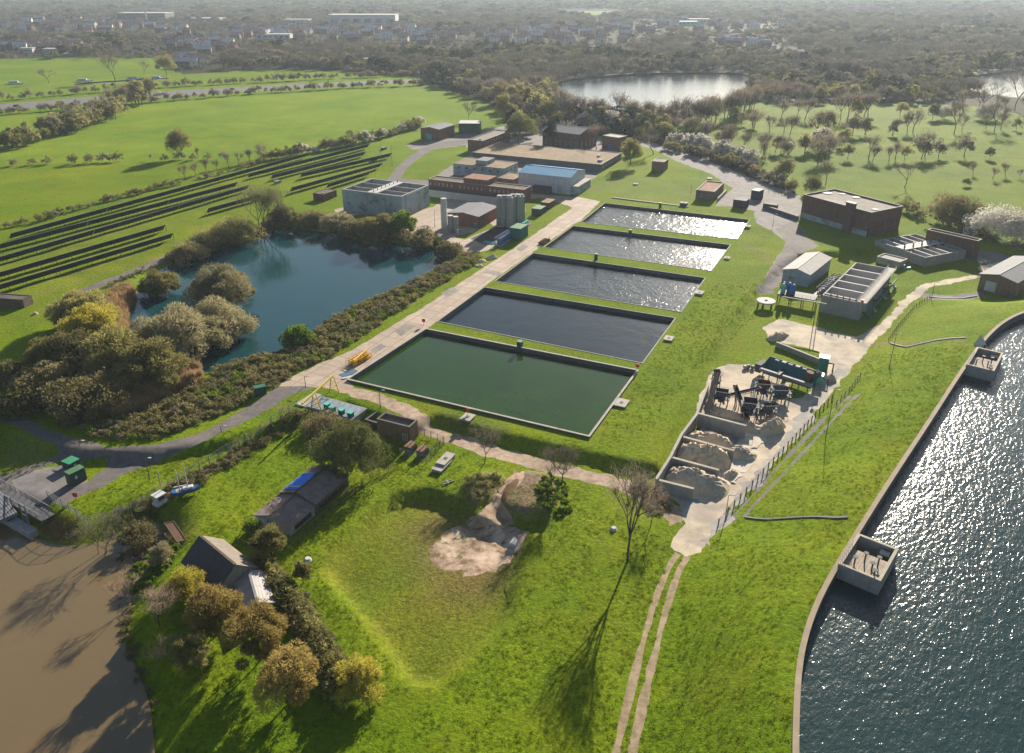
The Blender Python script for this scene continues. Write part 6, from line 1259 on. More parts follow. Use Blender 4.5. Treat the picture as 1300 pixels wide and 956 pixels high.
def machine(px, py, lab, seed, w=5, d=3.6, h=5,  cat='screening machine', name='screen_machine', body='steel_dk'):
    x, y = G3((px, py)); w *= .8; d *= .8; h *= .85; r = thing(name, lab, cat, (x, y, Z0), wa + .1 * seed); rg = random.Random(seed)
    for a in (-w / 2, 0, w / 2):
        for b in (-d / 2, d / 2): m = MB(); m.bar((a, b, -.3), (a * .9, b * .9, h * .75), .2); m.build('leg', M['steel_dk'], r)
    for z in (h * .45, h * .75):
        m = MB(); m.box(-w / 2 - .4, w / 2 + .4, -d / 2 - .3, d / 2 + .3, z, z + .1); m.build('platform', M['steel'], r)
    m = MB(); m.add([(-w * .3, -d * .35, h * .55), (w * .3, -d * .35, h * .55), (w * .3, d * .35, h * .55), (-w * .3, d * .35, h * .55), (-w * .45, -d * .45, h), (w * .45, -d * .45, h), (w * .45, d * .45, h), (-w * .45, d * .45, h)], [(0, 1, 5, 4), (1, 2, 6, 5), (2, 3, 7, 6), (3, 0, 4, 7), (3, 2, 1, 0)]); m.build('hopper', M[body], r)
    m = MB()
    for a in np.linspace(-w / 2 - .4, w / 2 + .4, 6): m.bar((a, -d / 2 - .3, h * .75), (a, -d / 2 - .3, h * .75 + 1.1), .07)
    for a in np.linspace(-w / 2 - .4, w / 2 + .4, 6): m.bar((a, d / 2 + .3, h * .75), (a, d / 2 + .3, h * .75 + 1.1), .07)
    for s in (-1, 1): m.bar((-w / 2 - .4, s * (d / 2 + .3), h * .75 + 1.1), (w / 2 + .4, s * (d / 2 + .3), h * .75 + 1.1), .07)
    m.build('handrail', M['galv'], r)
    for k in range(3): m = MB(); a = rg.uniform(-w / 2, w / 2); m.tube([(a, rg.uniform(-d / 2, d / 2), h * .8), (a + .3, rg.uniform(-d, d), h * .2)], .25, 8); m.build('chute', M[('steel', 'blue', 'galv')[k]], r)
    m = MB(); m.tube([(-w * .2, -d * .3, h * .3), (w * .2, -d * .3, h * .3)], .5, 10); m.build('motor', M['steel'], r)
machine(915, 512, 'dark raised hopper with a roof plate in the pale screening yard', 1, 4.5, 3, 4.6); machine(950, 530, 'dark screening tower standing over the flat gravel', 2, 4.6, 3.6, 6.0)
machine(968, 502, 'grey crusher next to the green machine', 3, 4.4, 3.4, 4.8, body='rust'); machine(990, 508, 'grey screening machine with pale hood below the green machine', 4, 5.0, 3.4, 4.2, body='steel'); machine(975, 527, 'small dark machine between tower and gravel cone', 5, 3.4, 2.6, 3.6); machine(908, 492, 'dark tower at the head of the steep conveyor', 6, 2.2, 2.0, 6.2)
r = thing('white_bags', 'pale bulk bags on the screening yard', 'bags', (*G3((944, 469)), Z0))
for k in range(3): m = MB(); m.box(k * 1.1, k * 1.1 + 1, (k % 2) * .6, (k % 2) * .6 + 1, 0, 1); m.build('bag', M['galv' if k else 'conc_white'], r, bevel=.15)
# green machine
A, B = G3((968, 478)), G3((1028, 498)); L = math.hypot(B[0] - A[0], B[1] - A[1]); r = thing('green_hopper', 'long dark green trough machine with open sloping top and white parts', 'trough machine', (*A, Z0), math.atan2(B[1] - A[1], B[0] - A[0]))
m = MB(); m.add([(0, 0, 1), (L, 0, 1), (L, 1.6, 1), (0, 1.6, 1), (-.6, -.8, 3.0), (L + .6, -.8, 3.0), (L + .6, 4.6, 4.4), (-.6, 4.6, 4.4)], [(0, 1, 2, 3), (2, 3, 7, 6), (0, 3, 7, 4), (1, 2, 6, 5)]); m.build('trough', M['teal_dk'], r)
m = MB(); m.box(-.6, L + .6, -1.5, -.7, 2.2, 3.0); m.build('front_beam', M['galv'], r); m = MB(); m.box(-.7, L + .7, 4.62, 4.8, 2.5, 4.5); m.build('rear_wall', M['conc_pale'], r)
for k in range(5): m = MB(); m.box(1.4 + k * 2.0, 2.6 + k * 2.0, 3.4, 3.8 + .4 * (k % 2), 4.3, 4.6); m.build('cover_plate', M['white'], r)
for k in range(4):
    for b in (-.9, 3.8): m = MB(); m.bar((.4 + k * (L - .8) / 3, b, -.3), (.4 + k * (L - .8) / 3, b, 3), .22); m.build('leg', M['steel_dk'], r)
m = MB(); m.tube([(L - 1.8, 1.8, 2.4), (L - 1.4, 1.8, 5.0)], 1.0, 12); m.build('drum', M['rust'], r)
m = MB(); m.box(-2.4, -.7, -.5, 3.5, 1.0, 3.4); m.build('engine_box', M['steel_dk'], r)
for (px, py, w, d, h, mt, lab) in ((1044, 470, 2.6, 2.4, 4.2, 'teal_dk', 'tall dark teal box at the road end of the green machine'), (1038, 486, 2.4, 2.2, 2.6, 'teal', 'bright teal tank box below the tall dark teal box')):
    r = thing('machine_box', lab, 'machine', (*G3((px, py)), Z0), wa); m = MB(); m.box(-w / 2, w / 2, -d / 2, d / 2, 0, h); m.build('cabinet', M[mt], r); m = MB(); m.box(-w / 2 - .08, w / 2 + .08, -d / 2 - .08, d / 2 + .08, h + .003, h + .15); m.build('lid', M['teal'], r); m = MB(); m.tube([(w / 2, 0, h * .6), (w / 2 + 1.4, 0, h * .6), (w / 2 + 1.4, 0, 0)], .25, 8); m.build('pipe', M['steel'], r)
heap(1052, 482, 4, 3, 2.2, 0, 'brown pile of scrap beside the road and teal boxes', 'heap', 41, 2, 'scrap pile')
x, y = G3((1034, 493)); r = thing('road_sign', 'small round sign on a pole at the road edge below the teal boxes', 'sign', (x, y, Z0)); m = MB(); m.cyl(0, 0, -.3, 5.4, .09, 8); m.build('pole', M['steel_dk'], r); m = MB(); m.tube([(0, -.12, 5.2), (0, -.05, 5.2)], .5, 14); m.build('sign_plate', M['conc_white'], r)

# ---------------------------------------------------------------- intake towers in the reservoir
def intake(near, left, back, right, lab, zt=ZR + .9):
    P = [G(*p, zt) for p in (left, near, right, back)]; ex = math.atan2(P[2][1] - P[1][1], P[2][0] - P[1][0]); r = thing('intake_tower', lab, 'intake tower', (*P[1], zt), ex)
    c, s = math.cos(-ex), math.sin(-ex); lx = math.hypot(P[2][0] - P[1][0], P[2][1] - P[1][1]); v = (P[0][0] - P[1][0], P[0][1] - P[1][1]); ly = abs(v[0] * s + v[1] * c)
    m = MB(); hollow(m, lx, ly, .4, -6, 0); m.build('wall', M['conc'], r)
    m = MB(); hollow(m, lx, ly, .55, .003, .22); m.build('coping', mat_flat('tower_coping', (.40, .35, .27), .85, .2, 1), r)
    w0 = lx * .66; m = MB(); m.box(.4, w0, .4, ly - .4, -1.1, -.75); m.build('deck', M['deck'], r)
    m = MB(); m.box(w0, lx - .4, .4, ly - .4, -3.5, -3.0); m.build('well_floor', M['conc_dark'], r)
    m = MB(); m.box(lx - 2.0, lx - .9, 1.0, 2.6, -.9, -.6); m.build('white_cover', M['white'], r)
    for k, (a, b) in enumerate(((.25, .72), (.42, .55), (.28, .32), (.45, .25), (.12, .2))):
        m = MB(); m.cyl(lx * a, ly * b, -.75, .9 + .3 * (k % 2), .14, 8); b_ = m.build('valve_post', M['steel_dk'], r)
        m = MB(); m.cyl(lx * a, ly * b, .9 + .3 * (k % 2), 1.0 + .3 * (k % 2), .45, 12); m.build('hand_wheel', M['steel'], b_)
    m = MB(); m.cyl(lx * .3, ly * .18, -.75, -.6, .9, 16); m.build('round_hatch', M['conc_pale'], r)
    m = MB()
    for k in range(7): m.bar((lx * .02 + k * lx * .1, ly - .3, .2), (lx * .02 + k * lx * .1, ly - .3, 1.3), .06)
    m.bar((0, ly - .3, 1.3), (lx * .64, ly - .3, 1.3), .06); m.bar((0, ly - .3, .75), (lx * .64, ly - .3, .75), .05); m.build('handrail', M['galv'], r); return r
M['deck'] = mat_corr('timber_deck', (.33, .28, .22), 'y', .5, .85, 0, (.22, .15, .11), .25, .6)
intake((1118, 739), (1063, 718), (1085, 681), (1141, 698), 'rectangular concrete intake tower with timber deck, the nearer of the two in the reservoir')
intake((1262, 472), (1229, 459), (1238, 440), (1274, 449), 'smaller concrete intake tower farther away at the reservoir wall')
r = thing('grating_hut', 'white wedge shaped cover behind the farther intake tower', 'cover', (*G(1248, 437, ZR + 1), ZR)); m = MB(); m.add([(-1, -1, 0), (1, -1, 0), (1.4, 2, 0), (-1.4, 2, 0), (0, 2, 3), (0, 0, 2.4)], [(0, 1, 5), (1, 2, 4, 5), (0, 5, 4, 3), (2, 3, 4), (0, 3, 2, 1)]); m.build('cover_panel', M['conc_white'], r); m = MB(); m.box(-.3, .3, -1.15, -1.0, .1, 1.2); m.build('door', M['steel_dk'], r)
# drains and steps on the bank
for k, (pts, lab) in enumerate((([(945, 657), (975, 660), (1020, 657), (1060, 658), (1076, 657)], 'dark open drain across the bank below the track'), ([(1130, 436), (1150, 441), (1190, 432), (1226, 429)], 'dark open drain across the bank near the farther intake tower'), ([(1180, 377), (1205, 379), (1240, 376)], 'low kerb line beside the garage spur'))):
    P = [T(*p) for p in pts]; r = thing('bank_drain', lab, 'drain', P[0]); m = MB()
    for i in range(len(P) - 1):
        A, B = Vector(P[i]) - Vector(P[0]), Vector(P[i + 1]) - Vector(P[0]); n = max(1, int((B - A).length / 2.5))
        for q in range(n): a = A.lerp(B, q / n); b = A.lerp(B, (q + 1) / n); za = ht(a.x + P[0][0], a.y + P[0][1]) - P[0][2]; zb = ht(b.x + P[0][0], b.y + P[0][1]) - P[0][2]; m.bar((a.x, a.y, za + .1), (b.x, b.y, zb + .1), .5, .3)
    m.build('drain_channel', M['conc_dark'], r)
# ---------------------------------------------------------------- fences
def fence(pts, lab, h=1.8, step=3.0, mesh=None, post='steel_dk', name='wire_fence', rails=(1.0,), th=.1, cat='fence'):
    P = resample(TP(pts), step, False); x0, y0 = P[0]; z0 = ht(x0, y0); r = thing(name, lab, cat, (x0, y0, z0)); Q = [(a - x0, b - y0, ht(a, b) - z0) for a, b in P]
    if len(Q) > 95: Q = Q[:95]
    for q in Q: m = MB(); m.bar((q[0], q[1], q[2] - .4), (q[0], q[1], q[2] + h), th); m.build('post', M[post], r)
    m = MB()
    for a, b in zip(Q[:-1], Q[1:]):
        for f in rails: m.bar((a[0], a[1], a[2] + h * f), (b[0], b[1], b[2] + h * f), .05)
    m.build('rail', M[post], r)
    if mesh:
        m = MB(); 
        for a, b in zip(Q[:-1], Q[1:]):
            n = 6
            for k in range(n):
                t = (k + .5) / n; p = [a[i] + (b[i] - a[i]) * t for i in range(3)]; m.bar((p[0], p[1], p[2] + .05), (p[0], p[1], p[2] + h), .045)
        m.build('mesh_panel', M[mesh], r)
    return r
fence([(912, 666), (924, 651), (962, 609), (1000, 567), (1035, 529), (1056, 507)], 'post and wire fence between the gravel road and the grass bank', 1.5, 2.6, post='wood', rails=(.5, .95), th=.2)
fence([(1062, 513), (1078, 496), (1092, 478)], 'double tube rail beside the road above the post and wire fence', 1.3, 2.5, post='steel_dk', rails=(.45, .7, 1.0), th=.15, name='tube_railing', cat='railing')
fence([(1128, 432), (1140, 415), (1160, 392), (1180, 378)], 'short posts along the road towards the garage', 1.2, 2.4, post='wood', rails=(.9,), th=.16)
fence([(0, 291), (60, 277), (130, 257), (200, 239), (260, 225)], 'thin wire fence along the far side of the panel field', 1.6, 5, rails=(.5, 1.0))
fence([(340, 726), (372, 760), (404, 802), (436, 850), (470, 905)], 'dark wire fence along the garden hedge', 2.0, 2.4, 'steel', post='steel_dk', rails=(.5, 1.0), name='mesh_fence')
fence([(300, 690), (322, 700), (345, 700), (380, 690), (420, 650), (470, 610), (505, 592)], 'timber fence behind the long hut up to the brick pump house', 1.7, 2.4, 'wood', post='wood', rails=(.3, .95), name='timber_fence')
fence([(62, 634), (110, 668), (150, 660), (215, 622), (290, 575), (345, 540), (378, 518)], 'tall grey mesh fence running from the weir to the slab tank', 2.4, 2.6, 'galv', post='galv', rails=(.5, 1.0), name='mesh_fence', th=.12)
fence([(531, 551), (564, 564), (541, 588), (508, 579)], 'grey palisade fence round the two transformers', 2.2, 1.8, 'galv', post='steel', rails=(.3, .95), name='palisade_fence')
fence([(1146, 268), (1190, 284), (1250, 306), (1300, 322)], 'thin fence behind the pumping station and open tanks', 1.6, 6, rails=(1.0,))
fence([(960, 240), (1000, 252)], 'short dark fence at the service road bend', 1.4, 4)
fence([(1062, 178), (1120, 192), (1200, 197), (1300, 204)], 'thin wire fence across the park', 1.2, 9, rails=(.9,))
A, B = T(969, 264), T(1013, 279); r = thing('yard_wall', 'low dark wall between the grey yard and the asphalt lane', 'wall', (A[0], A[1], 0)); m = MB(); ribbon([(0, 0), (B[0] - A[0], B[1] - A[1])], -.5, .5, -1, 1.5, m); m.build('wall_panel', M['conc_dark'], r); m = MB(); ribbon([(0, 0), (B[0] - A[0], B[1] - A[1])], -.56, .56, 1.503, 1.65, m); m.build('coping', M['steel_dk'], r)
# garden hedge strip
for k, (x, y) in enumerate(resample(TP([(332, 722), (352, 748), (380, 786), (408, 830), (432, 880)]), 1.3, False)):
    plant('bush' + str(3 * (k % 2)), x, y, 3.6, 'clipped dark bush in the garden hedge below the long hut', 'bush', 'hedge_bush', 'garden hedge bushes')
for k, (x, y) in enumerate(resample(TP([(385, 760), (402, 790), (425, 832), (448, 872)]), 2.3, False)):
    plant('bush' + str((k + 1) % 4), x + .5, y, 1.6, 'low hedge bush on the grass side of the dark wire fence', 'bush', 'hedge_bush', 'low bushes beside the wire fence')
# ---------------------------------------------------------------- lamps, posts, signs
def lamp(px, py, top, lab, head='galv', arm=.8):
    x, y, z = T(px, py); h = ztop(y, top) - z; r = thing('street_lamp', lab, 'lamp post', (x, y, z)); m = MB(); m.cyl(0, 0, -.3, h, .11, 8, .06); m.build('pole', M['steel'], r)
    m = MB(); m.bar((0, 0, h), (arm, 0, h + .15), .09); m.build('arm', M['steel'], r); m = MB(); m.box(arm - .1, arm + .6, -.17, .17, h + .06, h + .24); m.build('lamp_head', M[head], r, bevel=.04)
for a in ((1048, 557, 496, 'tall thin lamp post on the grass bank beside the road'), (921, 658, 629, 'lamp post with a box at the lower end of the fence'), (1129, 466, 424, 'lamp post at the top of the bank above the upper yard'), (1182, 381, 359, 'lamp post at the garage spur'), (388, 491, 478, 'lamp post where the asphalt road meets the concrete road'), (483, 518, 496, 'lamp post with a teal head beside the dirt track'), (190, 609, 582, 'lamp post on the green bank below the asphalt road'), (552, 288, 268, 'lamp post between the tank block and the white silo'), (281, 548, 541, 'short lamp post beside the asphalt road bend'), (101, 566, 560, 'short lamp post with white head beside the road junction'), (955, 218, 206, 'lamp post on the service road near the hawthorns'), (981, 287, 272, 'lamp post at the bend by the pumping station'), (877, 246, 236, 'lamp post left of the brown brick building')):
    lamp(*a, head='teal' if 'teal' in a[3] else 'white')
def lifebuoy(px, py, lab, mat='red'):
    x, y, z = T(px, py); r = thing('lifebuoy_post', lab, 'lifebuoy post', (x, y, z)); m = MB(); m.bar((0, 0, -.3), (0, 0, 1.9), .12); m.build('post', M['white'], r)
    m = MB(); pts = [(.0 + .45 * math.cos(t), -.12, 1.7 + .45 * math.sin(t)) for t in np.linspace(0, 2 * math.pi, 15)]; m.tube(pts, .13, 6); m.build('lifebuoy', M[mat], r)
    m = MB(); m.box(-.5, .5, -.04, .04, 1.2, 2.2); m.build('backboard', M[mat], r)
lifebuoy(594, 528, 'red lifebuoy post in front of the green pool front wall'); lifebuoy(809, 471, 'orange lifebuoy post at the right rear corner of the green pool', 'orange'); lifebuoy(538, 413, 'dark red post at the left rear corner of the green pool')
x, y, z = T(97, 635); r = thing('warning_sign', 'red sign board on a post beside the lower asphalt road', 'sign', (x, y, z)); m = MB(); m.bar((0, 0, -.3), (0, 0, 1.6), .1); m.build('post', M['wood'], r); m = MB(); m.box(-.5, .5, -.08, -.052, .9, 1.9); m.build('sign_plate', M['red'], r)
# ---------------------------------------------------------------- yellow equipment on the concrete road
A, B = T(449, 466), T(474, 452); L = 7.8; r = thing('yellow_boom_rig', 'yellow steel frame equipment lying on the road beside the green pool', 'steel rig', A, math.atan2(B[1] - A[1], B[0] - A[0]))
for s in (0, 2.2):
    m = MB()
    for z in (.3, 1.5): m.bar((0, s, z), (L, s, z), .16)
    for k in range(7): m.bar((L * k / 7, s, .3), (L * (k + .5) / 7, s, 1.5), .1); m.bar((L * (k + .5) / 7, s, 1.5), (L * (k + 1) / 7, s, .3), .1)
    m.build('side_truss', M['yellow'], r)
m = MB(); m.box(.2, L - .2, .1, 2.1, .5, .65); m.build('deck_plate', M['yellow'], r)
for k in range(6): m = MB(); m.bar((L * (k + .3) / 6, 0, 1.5), (L * (k + .3) / 6, 2.2, 1.5), .14); m.build('cross_bar', M['yellow'], r)
for k in range(3): m = MB(); m.box(.8 + k * 2.4, 2.2 + k * 2.4, .4, 1.6, .66, 1.3); m.build('machine_unit', M[('yellow', 'orange', 'yellow')[k]], r)
m = MB(); m.tube([(.5, .3, 1.7), (L - .3, 1.8, 1.9)], .28, 8); m.build('boom', M['yellow'], r)
m = MB()
for k in range(6): m.bar((k * 1.4, 2.9, 0), (k * 1.4, 2.9, 1.6), .07)
m.bar((0, 2.9, 1.6), (7, 2.9, 1.6), .07); m.bar((0, 2.9, .9), (7, 2.9, .9), .06); m.build('side_rail', M['galv'], r)
def mat_on(px, py, w, d, rz, mt, lab, z=.05): x, y, zz = T(px, py); m = MB(); m.box(-w / 2, w / 2, -d / 2, d / 2, -.05, z); o = m.build('ground_sheet', M[mt]); o.location = (x, y, zz + .02); o.rotation_euler = (0, 0, rz); return tag(o, lab, 'sheet')
M['blue_grey'] = mat_flat('faded_blue_sheet', (.06, .12, .19), .6, .25, 1)
mat_on(443, 474, 5.0, 2.6, SITE - .35, 'blue_grey', 'faded blue sheet on the road in front of the yellow rig'); mat_on(441.5, 479.5, 3.0, .7, SITE - .6, 'white', 'white plank next to the faded blue sheet', .2); mat_on(446, 478.5, 1.6, .9, SITE - .6, 'rust', 'rust red plate beside the white plank', .15)
A = T(691, 308); r = thing('rusty_scrap', 'rusty brown tangle of machine parts on the concrete road by the pools', 'scrap', A, SITE); rg = random.Random(8)
m = MB(); m.box(-3.4, 3.0, -1.3, 1.3, .3, .6); m.build('chassis', M['rust'], r)
for k in range(14): m = MB(); a = rg.uniform(-3.2, 3); m.bar((a, rg.uniform(-1.3, 1.3), .6), (a + rg.uniform(-1, 1), rg.uniform(-1.3, 1.3), rg.uniform(1.0, 2.2)), .18); m.build('bent_bar', M['rust'], r)
for k in range(4): m = MB(); m.tube([(-2.6 + k * 1.8, -1.4, .5), (-2.6 + k * 1.8, 1.4, .5)], .5, 10); m.build('roller', M['rust'], r)
heap_z = None
for k, (px, py, lab, mt) in enumerate(((624, 328, 'grey rubble pile at the bank end beside the concrete road', 'heap'), (612, 332, 'pale rubble pile left of the grey one at the bank end', 'heap_pale'), (608, 338, 'small pale stones at the edge of the bramble bank', 'heap_pale'))):
    x, y, z = T(px, py); o = heap(600, 400, 5 - k, 3, 1.7 - .4 * k, .5, lab, mt, 60 + k, 3, 'rubble pile'); o.location = (x, y, z - .05)
r = thing('rail_sleepers', 'pale concrete beams lying side by side near the pond tip', 'beams', T(559, 300), SITE)
for k in range(4): m = MB(); m.box(-2.5, 3.0, k * 1.4, k * 1.4 + .5, 0, .35); m.build('concrete_beam', M['conc_pale'], r)
# ---------------------------------------------------------------- pump house group
S = spec((521, 563), 542.5, (478.5, 532), (529.5, 533.5), z0=ZL); r = flat_house('pump_house', 'small brown brick pump house with sunken flat roof at the track bend', 'pump house', S, 'brick_brown', 'felt', .8, cap='conc_dark'); win(r, S, 'l', 1.4, 0, 1.2, 2.2, 'galv', name='door', fname='door_frame')
S2 = dict(S); S = spec((484, 546), 539, (466, 531), (497, 526), z0=ZL); r = flat_house('yard_wall', 'low walled yard of dark concrete behind the small pump house', 'walled yard', S, 'brick_dark', 'conc_dark', 1.0, cap='conc_dark')
C4 = [G(*p, .25) for p in ((386.5, 516), (446, 532.5), (466, 518), (408, 502))]; x0, y0 = C4[0]; Q = [(a - x0, b - y0) for a, b in C4]; r = thing('slab_tank', 'long roofed tank of grey slabs with four teal boxes on top beside the track', 'covered tank', (x0, y0, -1.2))
m = MB(); m.prism(Q, -1.5, 1.35); m.build('tank_wall', M['conc'], r); m = MB(); m.prism(offs(Q, -.35), 1.353, 1.48); m.build('slab_deck', M['slabs'] if 'slabs' in M else mat_corr('grey_slab_deck', (.20, .24, .27), 'x', 1.6, .6, 0, (.12, .13, .14), .2), r)
m = MB(); e1 = (Vector(Q[1]) - Vector(Q[0])).normalized(); e2 = (Vector(Q[3]) - Vector(Q[0])).normalized(); P0 = Vector(Q[0]) + e1 * -3.0; m.prism([tuple(P0), tuple(P0 + e1 * 2.9), tuple(P0 + e1 * 2.9 + e2 * 7), tuple(P0 + e2 * 7)], -1.5, 1.5); m.build('end_slab', M['conc_pale'], r)
for k, (px, py) in enumerate(((415, 521), (422, 525), (433.5, 528.5), (445, 532))):
    x, y = G(px, py - 2, .3); q = thing('teal_ventilator', f"{['leftmost', 'second', 'third', 'rightmost'][k]} teal box of the row on the slab tank", 'ventilator', (x, y + .4, .29), math.atan2(e1.y, e1.x))
    m = MB(); m.box(-.6, .6, -.6, .6, 0, 1.2); m.build('ventilator_body', M['teal_dk'], q); m = MB(); m.box(-.75, .75, -.75, .75, 1.203, 1.4); m.build('roof_cap', M['teal'], q)
# gantry crane
A, B = G(401, 519, .3), G(424, 498, .1); r = thing('gantry_crane', 'yellow gantry crane with a long beam over the slab tank', 'gantry crane', (*A, .3), math.atan2(B[1] - A[1], B[0] - A[0])); L = math.hypot(B[0] - A[0], B[1] - A[1])
M['yellow_pale'] = mat_flat('faded_yellow_paint', (.50, .42, .12), .6, .15, 1.5)
m = MB(); m.bar((-6, 0, 4.6), (L + .4, 0, 4.6), .35, .5); m.build('beam', M['yellow_pale'], r)
for a in (0, L):
    for s in (-1.5, 1.5): m = MB(); m.bar((a + .2, s, -.6), (a, s * .25, 4.4), .2); m.build('leg', M['yellow'], r)
    m = MB()
    for z in (0.6, 1.8, 3.0): m.bar((a + .1, -1.4 + z * .28, z), (a + .1, 1.4 - z * .28, z), .1)
    for s in (-1, 1): m.bar((a + .15, s * 1.3, .6), (a + .1, -s * .9, 1.8), .09); m.bar((a + .1, s * .95, 1.8), (a + .05, -s * .6, 3.0), .09)
    m.build('leg_brace', M['yellow'], r)
m = MB(); m.box(L * .4, L * .4 + .8, -.4, .4, 3.7, 4.3); m.build('hoist', M['yellow'], r)
# transformers in the fenced yard
for k, (px, py) in enumerate(((521, 572), (536, 577))):
    r = thing('transformer', ('left' if k == 0 else 'right') + ' transformer inside the palisade fence beside the pump house', 'transformer', T(px, py), SITE); m = MB(); m.box(-1.3, 1.3, -.8, .8, 0, 1.6); m.build('tank_body', M['steel'], r, bevel=.08); m = MB(); m.box(-1.4, 1.4, -.9, .9, 1.603, 1.75); m.build('lid', M['rust'], r)
    m = MB()
    for q in range(8): m.box(-1.2 + q * .32, -1.12 + q * .32, -1.25, -.82, .2, 1.4)
    m.build('cooling_fin', M['steel'], r)
    for q in range(3): m = MB(); m.cyl(-.8 + q * .8, 0, 1.75, 2.2, .12, 8); m.build('bushing', M['conc_white'], r)
x, y, z = T(569, 614); r = thing('trailer_frame', 'small white metal frame lying on the grass', 'metal frame', (x, y, z), .5); m = MB(); m.bar((-1.3, 0, .2), (1.3, .2, .2), .2); m.bar((-1.1, .7, .2), (1.1, .8, .2), .15); m.build('frame_bar', M['galv'], r); m = MB(); m.bar((0, -.3, .3), (0, 1.0, .3), .15); m.build('cross_bar', M['conc_white'], r)
x, y, z = T(653, 690); r = thing('white_blocks', 'white chalky block at the edge of the bare sand', 'block', (x, y, z), 1.2); m = MB(); m.box(-1.6, 1.6, -.8, .8, 0, .9); m.build('block', M['conc_white'], r, bevel=.3); m = MB(); m.box(1.5, 3.0, -.9, .7, 0, .8); m.build('second_block', M['conc_white'], r, bevel=.3)
x, y, z = T(391, 712); m = MB(); m.cyl(0, 0, 0, .7, .8, 9, .5); o = m.build('white_tub', M['white']); o.location = (x, y, z); tag(o, 'small white tub on the grass at the corner of the basin', 'tub')
x, y, z = T(779, 672); r = thing('white_stone', 'small white boulder on the grass under the tall bare tree', 'boulder', (x, y, z)); m = MB(); m.cyl(0, 0, -.1, .5, .9, 7, .5); m.build('boulder', M['conc_white'], r)
# ---------------------------------------------------------------- long hut, house, debris roof
def gable_px(ridge_a, ridge_b, eaves_l, eaves_r, zr, ze, z0, **k): pass
Hh = 3.0
nearR, farR, nearL = G(370, 668, -3 + 2.3), G(441, 609, -3 + 2.3), G(319, 672, -3 + 2.3)
def hut(nearR, farR, width, z0, he, rise, name, label, cat, roof, wall='wood', over=.2, roof2=None):
    dx, dy = farR[0] - nearR[0], farR[1] - nearR[1]; S = dict(o=(*nearR, z0), ang=math.atan2(dy, dx), lx=math.hypot(dx, dy), ly=width, h=he); return gable_house(name, label, cat, S, rise, 'x', wall, roof, over, ridge='wood', roof2=roof2), S
farR = G(441.5, 605, .8); a1 = G(400, 640, .8); r, S = hut(a1, farR, 9.4, ZL - .1, 2.7, 1.6, 'long_hut', 'long rusty brown roofed hut with a bright blue tarpaulin on it', 'hut', 'asb')
wins(r, S, 'r', 7, .8, 1.0, .9, frame='wood'); tp = MB(); tp.add([(.6, 4.9, 4.33), (1.0, 8.9, 3.0), (7.4, 9.1, 2.95), (7.6, 5.6, 4.1), (5.0, 5.0, 4.30)], [(0, 1, 2, 3, 4)]); tp.add([(.6, 4.9, 4.25), (1.0, 8.9, 2.92), (7.4, 9.1, 2.87), (7.6, 5.6, 4.02), (5.0, 5.0, 4.22)], [(4, 3, 2, 1, 0)])
t_ = tp.build('tarpaulin', M['tarp']); t_.matrix_world = Matrix.Translation(S['o']) @ Matrix.Rotation(S['ang'], 4, 'Z') @ Matrix.Translation((0, 0, .22)); tag(t_, 'bright blue tarpaulin spread over a hole in the long hut roof', 'tarpaulin')
te = MB(); te.bar((1.5, 4.9, 4.6), (1.8, 8.5, 3.4), .3); te.bar((7.1, 9.0, 3.25), (7.3, 6.0, 4.25), .25); o = te.build('torn_sheet', M['conc_white']); o.matrix_world = Matrix.Translation(S['o']) @ Matrix.Rotation(S['ang'], 4, 'Z'); tag(o, 'torn white strips at the edge of the blue tarpaulin', 'torn sheet')
b1, b2 = G(368, 669, .5), G(399, 642, .5); r, S = hut(b1, b2, 9.2, ZL - .1, 2.3, 1.4, 'lower_hut', 'lower brown roofed hut joined to the near end of the long hut', 'hut', 'asb', 'conc'); wins(r, S, 'r', 4, .8, 1.0, .9, frame='wood'); m = MB(); m.box(-.9, -.02, 5.5, 8.4, -.5, 2.6); m.build('end_porch', M['conc_white'], r)
# dark roofed house: ridge from far-left to near-right
zr, ze = 4.6, 1.4; ra, rb = G(255, 681.5, zr), G(297, 716, zr); ea = G(280, 677, ze + .4); w = 0
ang = math.atan2(rb[1] - ra[1], rb[0] - ra[0]); L = math.hypot(rb[0] - ra[0], rb[1] - ra[1]); nx, ny = -math.sin(ang), math.cos(ang); el = G(232, 702, ze); er = G(319, 708, ze)
wl = abs((el[0] - ra[0]) * nx + (el[1] - ra[1]) * ny); wr = abs((er[0] - rb[0]) * nx + (er[1] - rb[1]) * ny); w = (wl + wr) / 2; o0 = (ra[0] - nx * w, ra[1] - ny * w)
S = dict(o=(*o0, -2.6), ang=ang, lx=L, ly=2 * w, h=ze + 2.6); r = gable_house('dark_roofed_house', 'two storey house with one dark and one paler roof slope by the river', 'house', S, zr - ze, 'x', 'conc', 'asb_dark', .5, ridge='wood', roof2='asb_pale')  # left slope gets a darker sheet than the right one
win(r, S, 'L', w * .7, 1, 1.2, 1.2, 'glass'); win(r, S, 'L', w * 1.3, 1, 1.2, 1.2, 'glass')
A, B, C = G(294, 738, -.5), G(313, 724, -.5), G(330, 770, -.5); S = dict(o=(*G(308, 776, .5), -2.4), ang=math.atan2(G(334, 768, .5)[1] - G(308, 776, .5)[1], G(334, 768, .5)[0] - G(308, 776, .5)[0]), lx=5.2, ly=9, h=2.8)
r = gable_house('white_outbuilding', 'outbuilding with patched white and grey roof beside the dark roofed house', 'outbuilding', S, 1.2, 'y', 'conc', 'conc_white', .3, ridge='galv', roof2='patched')  if 'patched' in M else gable_house('white_outbuilding', 'outbuilding with patched white and grey roof beside the dark roofed house', 'outbuilding', S, 1.2, 'y', 'conc', 'sheet_pale', .3, ridge='galv')
